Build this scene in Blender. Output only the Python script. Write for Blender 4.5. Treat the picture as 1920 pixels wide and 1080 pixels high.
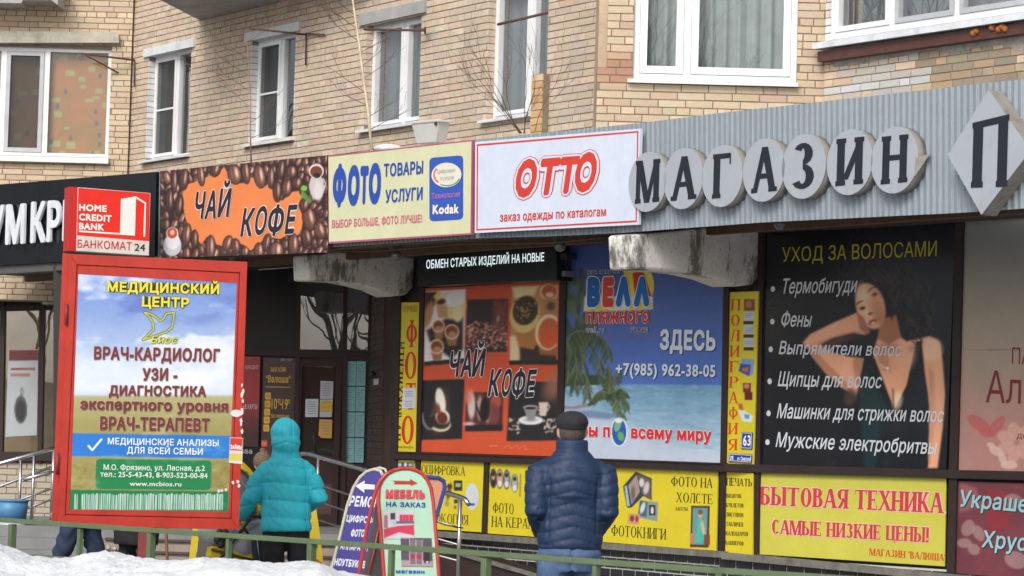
import bpy, bmesh, math, random
import numpy as np
from mathutils import Vector, Matrix
from mathutils.geometry import delaunay_2d_cdt
random.seed(7); rng = np.random.default_rng(7)
for o in list(bpy.data.objects): bpy.data.objects.remove(o)
SC = bpy.context.scene; COL = SC.collection

# ------------------------------------------------------------------ camera
F = 5200.0; CX, CY = 960.0, 540.0; ROLL = math.radians(1.6); CAMZ = 1.5
YH0 = 835.0                                   # the horizon's row at the middle column
PITCH = math.atan((YH0 - CY) * math.cos(ROLL) / F)
CAM = Vector((0, 0, CAMZ))
fwd = Vector((0, math.cos(PITCH), math.sin(PITCH)))
up0 = Vector((0, -math.sin(PITCH), math.cos(PITCH))); right0 = Vector((1, 0, 0))
# the picture's content is turned clockwise
right = right0 * math.cos(ROLL) + up0 * math.sin(ROLL)
up = up0 * math.cos(ROLL) - right0 * math.sin(ROLL)
cam = bpy.data.cameras.new('camera'); camo = bpy.data.objects.new('camera', cam); COL.objects.link(camo)
cam.sensor_width = 36.0; cam.lens = 36.0 * F / 1920.0; cam.clip_start = 0.1; cam.clip_end = 3000
M = Matrix((right, up, -fwd)).transposed().to_4x4(); M.translation = CAM
camo.matrix_world = M; SC.camera = camo
cam.dof.use_dof = True; cam.dof.focus_distance = 27.0; cam.dof.aperture_fstop = 9.0

# ------------------------------------------------------------------ light
EXPO = 0.34
SUN_EL, SUN_AZ = math.radians(38), math.radians(200)
world = bpy.data.worlds.new('World'); SC.world = world; world.use_nodes = True
nt = world.node_tree; nt.nodes.clear()
sky = nt.nodes.new('ShaderNodeTexSky'); sky.sky_type = 'NISHITA'; sky.sun_disc = False
sky.sun_elevation = SUN_EL; sky.sun_rotation = SUN_AZ; sky.air_density = 1.0; sky.dust_density = 4.0; sky.ozone_density = 1.0
hs = nt.nodes.new('ShaderNodeHueSaturation'); hs.inputs['Saturation'].default_value = 0.42
bg = nt.nodes.new('ShaderNodeBackground'); bg.inputs['Strength'].default_value = 0.112
wo = nt.nodes.new('ShaderNodeOutputWorld')
nt.links.new(sky.outputs[0], hs.inputs['Color']); nt.links.new(hs.outputs[0], bg.inputs[0]); nt.links.new(bg.outputs[0], wo.inputs[0])
sl = bpy.data.lights.new('sun', 'SUN'); sl.energy = 1.45; sl.angle = math.radians(22); sl.color = (1.0, 0.95, 0.88)
so = bpy.data.objects.new('sun', sl); COL.objects.link(so)
# sun_rotation turns clockwise from +Y; the lamp shines from that direction
sd = Vector((math.sin(SUN_AZ) * math.cos(SUN_EL), math.cos(SUN_AZ) * math.cos(SUN_EL), math.sin(SUN_EL)))
so.rotation_euler = sd.to_track_quat('Z', 'Y').to_euler(); so.location = (0, 0, 30)
SC.view_settings.view_transform = 'Standard'; SC.view_settings.look = 'None'
SC.view_settings.exposure = EXPO; SC.view_settings.gamma = 1.0; SC.view_settings.use_curve_mapping = False
SC.cycles.max_bounces = 6; SC.cycles.diffuse_bounces = 3; SC.cycles.glossy_bounces = 3
SC.cycles.transparent_max_bounces = 12; SC.cycles.caustics_reflective = False; SC.cycles.caustics_refractive = False

# ------------------------------------------------------------------ geometry of the place
def ray(x, y):
    return (fwd * F + right * (x - CX) - up * (y - CY)).normalized()
def hor(x): return YH0 + (x - CX) * math.tan(ROLL)
RB = np.array([list(right), list(up), list(fwd)])
class Pl:
    """a plane that stands in the place; at() finds where the sight line through a photo point meets it"""
    def __init__(s, p0, n):
        s.p0 = Vector(p0); s.n = Vector(n).normalized()
        if s.n.dot(CAM - s.p0) < 0: s.n = -s.n
        s.u = Vector((0, 0, 1)).cross(s.n).normalized()      # to the right along the plane
        s.v = s.n.cross(s.u).normalized()
    def at(s, x, y, off=0.0):
        r = ray(x, y); p = s.p0 + s.n * off
        return CAM + r * ((p - CAM).dot(s.n) / r.dot(s.n))
    def atn(s, X, Y, off=0.0):
        X = np.asarray(X, float); Y = np.asarray(Y, float)
        d = np.stack([X - CX, -(Y - CY), np.full(X.shape, F)], -1) @ RB
        n = np.array(s.n); p = np.array(s.p0 + s.n * 0) ; 
        o = np.asarray(off, float)
        t = ((p - np.array(CAM)) @ n + o) / (d @ n)
        return np.array(CAM) + d * t[..., None]
    def uz(s, x, y, off=0.0):
        q = s.at(x, y, off) - s.p0
        return q.dot(s.u), q.dot(s.v)
    def pt(s, u, z, off=0.0):
        return s.p0 + s.u * u + s.v * z + s.n * off
    def shift(s, off): return Pl(s.p0 + s.n * off, s.n)
def gp(x, sc):
    """ground point under photo column x where a metre measures sc photo pixels"""
    r = ray(x, hor(x)); Y = F / sc
    q = CAM + r * (Y / r.y); return Vector((q.x, q.y, 0))
def plane(xref, sc, xvp=None, ang=None):
    p = gp(xref, sc)
    if xvp is not None:
        r = ray(xvp, hor(xvp)); d = Vector((r.x, r.y, 0)).normalized()
    else: d = Vector((math.cos(math.radians(ang)), math.sin(math.radians(ang)), 0))
    return Pl(p, Vector((d.y, -d.x, 0)))

# ------------------------------------------------------------------ colour and materials
def lin(c, k=1.0):
    out = []
    for v in c[:3]:
        v = v / 255.0
        v = v / 12.92 if v <= 0.04045 else ((v + 0.055) / 1.055) ** 2.4
        out.append(min(v * k, 0.9))
    return tuple(out)
def linn(C, k=1.0):
    C = np.clip(C / 255.0, 0, 1)
    C = np.where(C <= 0.04045, C / 12.92, ((C + 0.055) / 1.055) ** 2.4)
    return np.clip(C * k, 0, 0.9)
MATS = {}
def mat(name, rgb, rough=0.6, metal=0.0, var=0.12, vs=6.0, bump=0.0, bs=40.0, spec=0.5, rgb2=None, dirt=0.0, emis=0.0, coat=0.0, obcol=False, attr=None, sheen=0.0):
    if name in MATS: return MATS[name]
    m = bpy.data.materials.new(name); m.use_nodes = True; n = m.node_tree; N = n.nodes; L = n.links
    b = N['Principled BSDF']
    tc = N.new('ShaderNodeTexCoord')
    nz = N.new('ShaderNodeTexNoise'); nz.inputs['Scale'].default_value = vs; nz.inputs['Detail'].default_value = 5; nz.inputs['Roughness'].default_value = 0.65
    L.new(tc.outputs['Object'], nz.inputs['Vector'])
    mx = N.new('ShaderNodeMix'); mx.data_type = 'RGBA'
    rmp = N.new('ShaderNodeMapRange'); rmp.inputs[1].default_value = 0.3; rmp.inputs[2].default_value = 0.7
    L.new(nz.outputs['Fac'], rmp.inputs[0]); L.new(rmp.outputs[0], mx.inputs[0])
    if obcol or attr:
        src = N.new('ShaderNodeObjectInfo') if obcol else N.new('ShaderNodeAttribute')
        if attr: src.attribute_name = attr
        mul = N.new('ShaderNodeMix'); mul.data_type = 'RGBA'; mul.blend_type = 'MULTIPLY'; mul.inputs[0].default_value = 1.0
        mx.inputs[6].default_value = (1 - var, 1 - var, 1 - var, 1); mx.inputs[7].default_value = (1 + var, 1 + var, 1 + var, 1)
        L.new(src.outputs['Color'], mul.inputs[6]); L.new(mx.outputs[2], mul.inputs[7]); colout = mul.outputs[2]
    else:
        c2 = rgb2 if rgb2 else tuple(min(0.95, v * (1 + var)) for v in rgb)
        c1 = rgb if rgb2 else tuple(v * (1 - var) for v in rgb)
        mx.inputs[6].default_value = (*c1, 1); mx.inputs[7].default_value = (*c2, 1); colout = mx.outputs[2]
    if dirt > 0:
        dz = N.new('ShaderNodeTexNoise'); dz.inputs['Scale'].default_value = 3.5; dz.inputs['Detail'].default_value = 9; dz.inputs['Roughness'].default_value = 0.75
        mp = N.new('ShaderNodeMapping'); mp.inputs['Scale'].default_value = (1, 1, 0.35)
        L.new(tc.outputs['Object'], mp.inputs[0]); L.new(mp.outputs[0], dz.inputs['Vector'])
        r2 = N.new('ShaderNodeMapRange'); r2.inputs[1].default_value = 0.52; r2.inputs[2].default_value = 0.7; r2.inputs[4].default_value = dirt
        L.new(dz.outputs['Fac'], r2.inputs[0])
        md = N.new('ShaderNodeMix'); md.data_type = 'RGBA'; md.blend_type = 'MULTIPLY'
        md.inputs[7].default_value = (0.30, 0.27, 0.22, 1)
        L.new(r2.outputs[0], md.inputs[0]); L.new(colout, md.inputs[6]); colout = md.outputs[2]
    L.new(colout, b.inputs['Base Color'])
    rr = N.new('ShaderNodeMapRange'); rr.inputs[3].default_value = max(0.02, rough - 0.08); rr.inputs[4].default_value = min(1, rough + 0.1)
    L.new(nz.outputs['Fac'], rr.inputs[0]); L.new(rr.outputs[0], b.inputs['Roughness'])
    b.inputs['Metallic'].default_value = metal; b.inputs['Specular IOR Level'].default_value = spec
    if coat: b.inputs['Coat Weight'].default_value = coat
    if sheen: b.inputs['Sheen Weight'].default_value = sheen
    if bump > 0:
        bz = N.new('ShaderNodeTexNoise'); bz.inputs['Scale'].default_value = bs; bz.inputs['Detail'].default_value = 6
        L.new(tc.outputs['Object'], bz.inputs['Vector'])
        bn = N.new('ShaderNodeBump'); bn.inputs['Strength'].default_value = 1.0; bn.inputs['Distance'].default_value = bump
        L.new(bz.outputs['Fac'], bn.inputs['Height']); L.new(bn.outputs[0], b.inputs['Normal'])
    if emis > 0:
        L.new(colout, b.inputs['Emission Color']); b.inputs['Emission Strength'].default_value = emis
    MATS[name] = m; return m
def ink(c, k=1.0, rough=0.45):
    return mat('ink_%d_%d_%d_%d' % (c[0], c[1], c[2], int(k * 100)), lin(c, k), rough, 0, 0.06, 4.0, dirt=.09)
def glass_mat(name, f0=.12, tint=(0.82, 0.86, 0.86), rough=0.0, wav=0.0):
    """a single pane: see through it, with a reflection that grows towards grazing angles"""
    if name in MATS: return MATS[name]
    m = bpy.data.materials.new(name); m.use_nodes = True; n = m.node_tree; N = n.nodes; L = n.links; N.clear()
    o = N.new('ShaderNodeOutputMaterial'); mix = N.new('ShaderNodeMixShader'); t = N.new('ShaderNodeBsdfTransparent'); g = N.new('ShaderNodeBsdfGlossy'); f = N.new('ShaderNodeLayerWeight'); f.inputs['Blend'].default_value = 0.5
    p = N.new('ShaderNodeMath'); p.operation = 'POWER'; p.inputs[1].default_value = 4.0; mr = N.new('ShaderNodeMapRange'); mr.inputs[3].default_value = f0
    t.inputs['Color'].default_value = (*tint, 1); g.inputs['Roughness'].default_value = rough; g.inputs['Color'].default_value = (.95, .97, 1, 1)
    if wav:
        tc = N.new('ShaderNodeTexCoord'); bz = N.new('ShaderNodeTexNoise'); bz.inputs['Scale'].default_value = 1.6; bz.inputs['Detail'].default_value = 1
        L.new(tc.outputs['Object'], bz.inputs['Vector'])
        bn = N.new('ShaderNodeBump'); bn.inputs['Strength'].default_value = 1.0; bn.inputs['Distance'].default_value = wav
        L.new(bz.outputs['Fac'], bn.inputs['Height']); L.new(bn.outputs[0], g.inputs['Normal'])
    L.new(f.outputs['Facing'], p.inputs[0]); L.new(p.outputs[0], mr.inputs[0]); L.new(mr.outputs[0], mix.inputs[0]); L.new(t.outputs[0], mix.inputs[1]); L.new(g.outputs[0], mix.inputs[2]); L.new(mix.outputs[0], o.inputs[0])
    MATS[name] = m; return m

# ------------------------------------------------------------------ mesh builder
class MB:
    def __init__(s): s.v = []; s.f = []; s.c = []; s.cur = None; s.sm = []
    def add(s, vs, fs, smooth=False):
        b = len(s.v); s.v.extend([tuple(p) for p in vs])
        for f in fs: s.f.append(tuple(b + i for i in f)); s.c.append(s.cur); s.sm.append(smooth)
        return s
    def poly(s, pts): return s.add(pts, [tuple(range(len(pts)))])
    def prism(s, front, back, smooth=False):
        n = len(front)
        fs = [tuple(range(n)), tuple(range(2 * n - 1, n - 1, -1))]
        s.add(list(front) + list(back), fs)
        b = len(s.v) - 2 * n
        for i in range(n):
            j = (i + 1) % n
            s.f.append((b + i, b + n + i, b + n + j, b + j)); s.c.append(s.cur); s.sm.append(smooth)
        return s
    def pp(s, pl, pts, t0, t1, smooth=False):
        fr = [pl.at(x, y, t1) for x, y in pts]; return s.prism(fr, [p - pl.n * (t1 - t0) for p in fr], smooth)
    def box(s, pl, u0, u1, z0, z1, o0, o1):
        return s.prism([pl.pt(u0, z0, o1), pl.pt(u1, z0, o1), pl.pt(u1, z1, o1), pl.pt(u0, z1, o1)],
                       [pl.pt(u0, z0, o0), pl.pt(u1, z0, o0), pl.pt(u1, z1, o0), pl.pt(u0, z1, o0)])
    def wbox(s, x0, x1, y0, y1, z0, z1):
        return s.prism([(x0, y0, z0), (x1, y0, z0), (x1, y1, z0), (x0, y1, z0)], [(x0, y0, z1), (x1, y0, z1), (x1, y1, z1), (x0, y1, z1)])
    def tube(s, pts, r, n=8, caps=True, flat=1.0):
        pts = [Vector(p) for p in pts]; rs = r if isinstance(r, (list, tuple)) else [r] * len(pts)
        rings = []; ref = None
        for i, p in enumerate(pts):
            d = (pts[min(i + 1, len(pts) - 1)] - pts[max(i - 1, 0)]).normalized()
            if ref is None:
                a = Vector((0, 0, 1)) if abs(d.z) < 0.9 else Vector((0, 1, 0))
                ref = d.cross(a).normalized()
            ref = (ref - d * ref.dot(d)).normalized(); w = d.cross(ref)
            rings.append([p + (ref * math.cos(2 * math.pi * k / n) + w * math.sin(2 * math.pi * k / n) * flat) * rs[i] for k in range(n)])
        b = len(s.v)
        for R in rings: s.v.extend(tuple(q) for q in R)
        for i in range(len(rings) - 1):
            for k in range(n):
                j = (k + 1) % n
                s.f.append((b + i * n + k, b + i * n + j, b + (i + 1) * n + j, b + (i + 1) * n + k)); s.c.append(s.cur); s.sm.append(True)
        if caps:
            s.f.append(tuple(b + k for k in range(n))[::-1]); s.c.append(s.cur); s.sm.append(False)
            e = b + (len(rings) - 1) * n
            s.f.append(tuple(e + k for k in range(n))); s.c.append(s.cur); s.sm.append(False)
        return s
    def bar(s, p0, p1, w, h, upv=(0, 0, 1)):
        p0, p1 = Vector(p0), Vector(p1); d = (p1 - p0).normalized(); U = Vector(upv); sd_ = d.cross(U).normalized(); U = sd_.cross(d).normalized()
        q = lambda p: [p + sd_ * a * w / 2 + U * b * h / 2 for a, b in ((-1, -1), (1, -1), (1, 1), (-1, 1))]
        return s.prism(q(p0), q(p1))
    def ell(s, c, r, n=16, m=10, R=None):
        c = Vector(c); vs = []; 
        for i in range(m + 1):
            th = math.pi * i / m
            for k in range(n):
                ph = 2 * math.pi * k / n
                q = Vector((r[0] * math.sin(th) * math.cos(ph), r[1] * math.sin(th) * math.sin(ph), r[2] * math.cos(th)))
                if R is not None: q = R @ q
                vs.append(c + q)
        fs = []
        for i in range(m):
            for k in range(n):
                j = (k + 1) % n
                if i == 0: fs.append((i * n + k, (i + 1) * n + k, (i + 1) * n + j))
                elif i == m - 1: fs.append((i * n + k, (i + 1) * n + k, i * n + j))
                else: fs.append((i * n + k, (i + 1) * n + k, (i + 1) * n + j, i * n + j))
        return s.add(vs, fs, True)
    def mesh(s, name, loc=(0, 0, 0)):
        me = bpy.data.meshes.new(name); L = Vector(loc)
        me.from_pydata([(p[0] - L.x, p[1] - L.y, p[2] - L.z) for p in s.v], [], s.f)
        me.polygons.foreach_set('use_smooth', s.sm)
        if any(c is not None for c in s.c):
            a = me.color_attributes.new('Col', 'FLOAT_COLOR', 'CORNER'); arr = []
            for p, c in zip(me.polygons, s.c):
                arr.extend((*(c or (0.5, 0.5, 0.5)), 1.0) * p.loop_total)
            a.data.foreach_set('color', arr)
        me.update(); return me
    def build(s, name, m, parent=None, loc=None, label=None, bevel=0):
        L = root_loc(parent) if parent is not None else Vector(loc if loc is not None else (0, 0, 0))
        me = s.mesh(name, L); me.materials.append(m)
        bmx = bmesh.new(); bmx.from_mesh(me); bmesh.ops.recalc_face_normals(bmx, faces=bmx.faces); bmx.to_mesh(me); bmx.free()
        return link(name, me, parent, L, label, bevel)
def root_loc(o):
    while o.parent is not None: o = o.parent
    return o.location.copy()
def link(name, me, parent=None, L=(0, 0, 0), label=None, bevel=0):
    o = bpy.data.objects.new(name, me); COL.objects.link(o)
    if parent is not None: o.parent = parent
    else: o.location = L
    if label: o['label'] = label
    if bevel:
        md = o.modifiers.new('edge', 'BEVEL'); md.width = bevel; md.segments = 2; md.limit_method = 'ANGLE'
    return o
def tag(o, label, cat, group=None, kind=None):
    if label: o['label'] = label
    if cat: o['category'] = cat
    if group: o['group'] = group
    if kind: o['kind'] = kind
    return o
def thing(name, loc, label, cat, group=None):
    o = bpy.data.objects.new(name, None); o.empty_display_size = 0.2; o.location = loc; COL.objects.link(o); return tag(o, label, cat, group)
def ctr(pts):
    p = sum((Vector(q) for q in pts), Vector()) / len(pts); return p

# ------------------------------------------------------------------ flat print: pictures as coloured fine grids
def sstep(t): t = np.clip(t, 0, 1); return t * t * (3 - 2 * t)
class Cv:
    def __init__(s, q, step=1.7, bgc=(128, 128, 128)):
        (x0, y0), (x1, y1), (x2, y2), (x3, y3) = q; s.q = q
        nx = max(2, int(max(abs(x1 - x0), abs(x2 - x3)) / step)); ny = max(2, int(max(abs(y3 - y0), abs(y2 - y1)) / step))
        a, b = np.meshgrid(np.linspace(0, 1, nx + 1), np.linspace(0, 1, ny + 1)); s.a, s.b = a, b
        s.X = (x0 * (1 - a) + x1 * a) * (1 - b) + (x3 * (1 - a) + x2 * a) * b
        s.Y = (y0 * (1 - a) + y1 * a) * (1 - b) + (y3 * (1 - a) + y2 * a) * b
        s.nx, s.ny = nx, ny; s.C = np.zeros(s.X.shape + (3,)); s.C[:] = bgc; s.soft = step * 1.0
    def mixin(s, m, w, col):
        c = np.asarray(col, float)
        s.C[m] = s.C[m] * (1 - w[:, None]) + (c if c.ndim > 1 else c[None, :]) * w[:, None]
    def ell(s, cx, cy, rx, ry, col, rot=0, soft=None, a=1.0):
        soft = soft or s.soft; R = max(rx, ry) + soft + 1
        m = (abs(s.X - cx) < R) & (abs(s.Y - cy) < R)
        if not m.any(): return
        dx, dy = s.X[m] - cx, s.Y[m] - cy; c, sn = math.cos(rot), math.sin(rot)
        u, v = (dx * c + dy * sn) / rx, (-dx * sn + dy * c) / ry
        d = (1 - np.sqrt(u * u + v * v)) * min(rx, ry)
        s.mixin(m, sstep(d / soft + 0.5) * a, col)
    def poly(s, pts, col, soft=None, a=1.0):
        soft = soft or s.soft; xs = [p[0] for p in pts]; ys = [p[1] for p in pts]
        m = (s.X > min(xs) - soft) & (s.X < max(xs) + soft) & (s.Y > min(ys) - soft) & (s.Y < max(ys) + soft)
        if not m.any(): return
        x, y = s.X[m], s.Y[m]; ins = np.zeros(x.shape, bool); dd = np.full(x.shape, 1e9); n = len(pts)
        for i in range(n):
            (ax, ay), (bx, by) = pts[i], pts[(i + 1) % n]
            if ay != by:
                cr = ((ay > y) != (by > y)) & (x < (bx - ax) * (y - ay) / (by - ay) + ax); ins ^= cr
            L2 = (bx - ax) ** 2 + (by - ay) ** 2 + 1e-9
            t = np.clip(((x - ax) * (bx - ax) + (y - ay) * (by - ay)) / L2, 0, 1)
            dd = np.minimum(dd, (x - ax - t * (bx - ax)) ** 2 + (y - ay - t * (by - ay)) ** 2)
        d = np.sqrt(dd) * np.where(ins, 1, -1)
        s.mixin(m, sstep(d / soft + 0.5) * a, col)
    def line(s, pts, w, col, soft=None, a=1.0):
        soft = soft or s.soft; xs = [p[0] for p in pts]; ys = [p[1] for p in pts]; R = w + soft
        m = (s.X > min(xs) - R) & (s.X < max(xs) + R) & (s.Y > min(ys) - R) & (s.Y < max(ys) + R)
        if not m.any(): return
        x, y = s.X[m], s.Y[m]; dd = np.full(x.shape, 1e9)
        for (ax, ay), (bx, by) in zip(pts[:-1], pts[1:]):
            L2 = (bx - ax) ** 2 + (by - ay) ** 2 + 1e-9
            t = np.clip(((x - ax) * (bx - ax) + (y - ay) * (by - ay)) / L2, 0, 1)
            dd = np.minimum(dd, (x - ax - t * (bx - ax)) ** 2 + (y - ay - t * (by - ay)) ** 2)
        s.mixin(m, sstep((w / 2 - np.sqrt(dd)) / soft + 0.5) * a, col)
    def rect(s, x0, y0, x1, y1, col, k0=0.0, lean=0.0, soft=None, a=1.0):
        """a box with its top and bottom edges running at slope k0 and sides leaning"""
        h = y1 - y0; dx = (x1 - x0)
        s.poly([(x0, y0), (x1, y0 + k0 * dx), (x1 - lean * h, y1 + k0 * dx), (x0 - lean * h, y1)], col, soft, a)
    def noise(s, sx, sy=None, seed=0, oct=4):
        sy = sy or sx; out = np.zeros(s.X.shape); amp = 1.0; tot = 0
        for o in range(oct):
            g = np.random.default_rng(seed * 17 + o); G = g.random((67, 67))
            x = (s.X / sx * 2 ** o) % 66; y = (s.Y / sy * 2 ** o) % 66
            xi, yi = x.astype(int), y.astype(int); fx, fy = sstep(x - xi), sstep(y - yi)
            v = (G[yi, xi] * (1 - fx) + G[yi, xi + 1] * fx) * (1 - fy) + (G[yi + 1, xi] * (1 - fx) + G[yi + 1, xi + 1] * fx) * fy
            out += v * amp; tot += amp; amp *= 0.5
        return out / tot
    def blur(s, n=1):
        for _ in range(n):
            P = np.pad(s.C, ((1, 1), (1, 1), (0, 0)), 'edge'); s.C = (P[1:-1, 1:-1] * 2 + P[:-2, 1:-1] + P[2:, 1:-1] + P[1:-1, :-2] + P[1:-1, 2:]) / 6
    def blend(s, w, col):
        w = np.clip(w, 0, 1)[..., None]; s.C = s.C * (1 - w) + np.asarray(col, float) * w
    def build(s, name, pl, off, parent, k=1.0, rough=0.35, back=None, mname=None):
        V = pl.atn(s.X, s.Y, off); L = np.array(root_loc(parent)); V = (V - L).reshape(-1, 3)
        nx, ny = s.nx, s.ny; i, j = np.meshgrid(np.arange(nx), np.arange(ny)); a = (j * (nx + 1) + i).ravel()
        fc = np.stack([a + nx + 1, a + nx + 2, a + 1, a], 1)
        me = bpy.data.meshes.new(name); me.vertices.add(len(V)); me.vertices.foreach_set('co', V.ravel().astype(np.float32))
        me.loops.add(fc.size); me.loops.foreach_set('vertex_index', fc.ravel().astype(np.int32))
        me.polygons.add(len(fc)); me.polygons.foreach_set('loop_start', np.arange(0, fc.size, 4, dtype=np.int32)); me.polygons.foreach_set('loop_total', np.full(len(fc), 4, np.int32))
        me.update(calc_edges=True)
        at = me.color_attributes.new('Col', 'FLOAT_COLOR', 'POINT'); C = linn(s.C * .97 + np.array((128, 129, 134.)) * .03 + (s.noise(3.1, 3.1, 99, 2) - .5)[..., None] * 5, k).reshape(-1, 3)  # grey reflected haze mixed into the print colours, then fine grain
        at.data.foreach_set('color', np.concatenate([C, np.ones((len(C), 1))], 1).ravel().astype(np.float32))
        me.materials.append(mat(mname or 'print_%d' % int(rough * 100), (1, 1, 1), rough, 0, 0.05, 3.0, attr='Col'))
        return link(name, me, parent)

# ------------------------------------------------------------------ lettering
TC = {}
def glyphs(txt, bold=0.0):
    """outline letters; a heavier weight is the same outline stamped round a small circle"""
    key = (txt, round(bold, 3))
    if key not in TC:
        c = bpy.data.curves.new('t', 'FONT'); c.body = txt; c.resolution_u = 3; c.space_character = 1.0 + bold * 2.2; c.fill_mode = 'NONE'
        o = bpy.data.objects.new('t', c); COL.objects.link(o)
        dg = bpy.context.evaluated_depsgraph_get(); me = o.evaluated_get(dg).to_mesh()
        v = [Vector(p.co[:2]) for p in me.vertices]; nb = {}
        for e in me.edges: nb.setdefault(e.vertices[0], []).append(e.vertices[1]); nb.setdefault(e.vertices[1], []).append(e.vertices[0])
        loops = []; seen = set()
        for i in range(len(v)):
            if i in seen or i not in nb: continue
            lp = [i]; seen.add(i)
            cand = [j for j in nb[i] if j == i + 1] or nb[i]; j = cand[0]
            while j not in seen:
                lp.append(j); seen.add(j); nx_ = [k for k in nb[j] if k not in seen]
                if not nx_: break
                j = nx_[0]
            if len(lp) > 2: loops.append(lp)
        o.evaluated_get(dg).to_mesh_clear(); bpy.data.objects.remove(o); bpy.data.curves.remove(c)
        # triangulate, keep what the outlines wind round (letters of variable fonts have crossing outlines)
        bbs = [(min(v[k].x for k in l), max(v[k].x for k in l), l) for l in loops]; bbs.sort(key=lambda t: t[0]); groups = []
        for x0, x1, l in bbs:
            if groups and x0 < groups[-1][0] - 1e-5: groups[-1][1].append(l); groups[-1][0] = max(groups[-1][0], x1)
            else: groups.append([x1, [l]])
        V2 = []; f = []
        for _, ls in groups:
            pts = []; ed = []
            for l in ls:
                b0 = len(pts); pts += [v[k] for k in l]; ed += [(b0 + i, b0 + (i + 1) % len(l)) for i in range(len(l))]
            co, _e, tris = delaunay_2d_cdt(pts, ed, [], 0, 1e-5, False)[:3]
            b1 = len(V2); V2 += [(q.x, q.y) for q in co]
            for t in tris:
                cx = sum(co[k].x for k in t) / len(t); cy = sum(co[k].y for k in t) / len(t); w = 0
                for p, q in ed:
                    a_, b_ = pts[p], pts[q]
                    if (a_.y > cy) != (b_.y > cy) and cx < (b_.x - a_.x) * (cy - a_.y) / (b_.y - a_.y) + a_.x: w += 1 if b_.y > a_.y else -1
                if w: f.append(tuple(b1 + k for k in t))
        v = np.array(V2)
        offs = [(0, 0)]
        if bold > 0:
            n = 6 if bold < .04 else (8 if bold < .09 else 14); offs = [(bold * math.cos(6.2832 * i / n + .4), bold * math.sin(6.2832 * i / n + .4)) for i in range(n)] + ([(0, 0)] if bold > .04 else [])
            if bold > .08: offs += [(bold * .5 * math.cos(6.2832 * i / 8), bold * .5 * math.sin(6.2832 * i / 8)) for i in range(8)]
        V = np.concatenate([v + np.array(d) for d in offs]); Z = np.concatenate([np.full(len(v), i * 6e-5) for i in range(len(offs))])
        Fc = [tuple(q + i * len(v) for q in t) for i in range(len(offs)) for t in f]
        TC[key] = (V, Fc, Z)
    return TC[key]
CAP = 0.729
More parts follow.
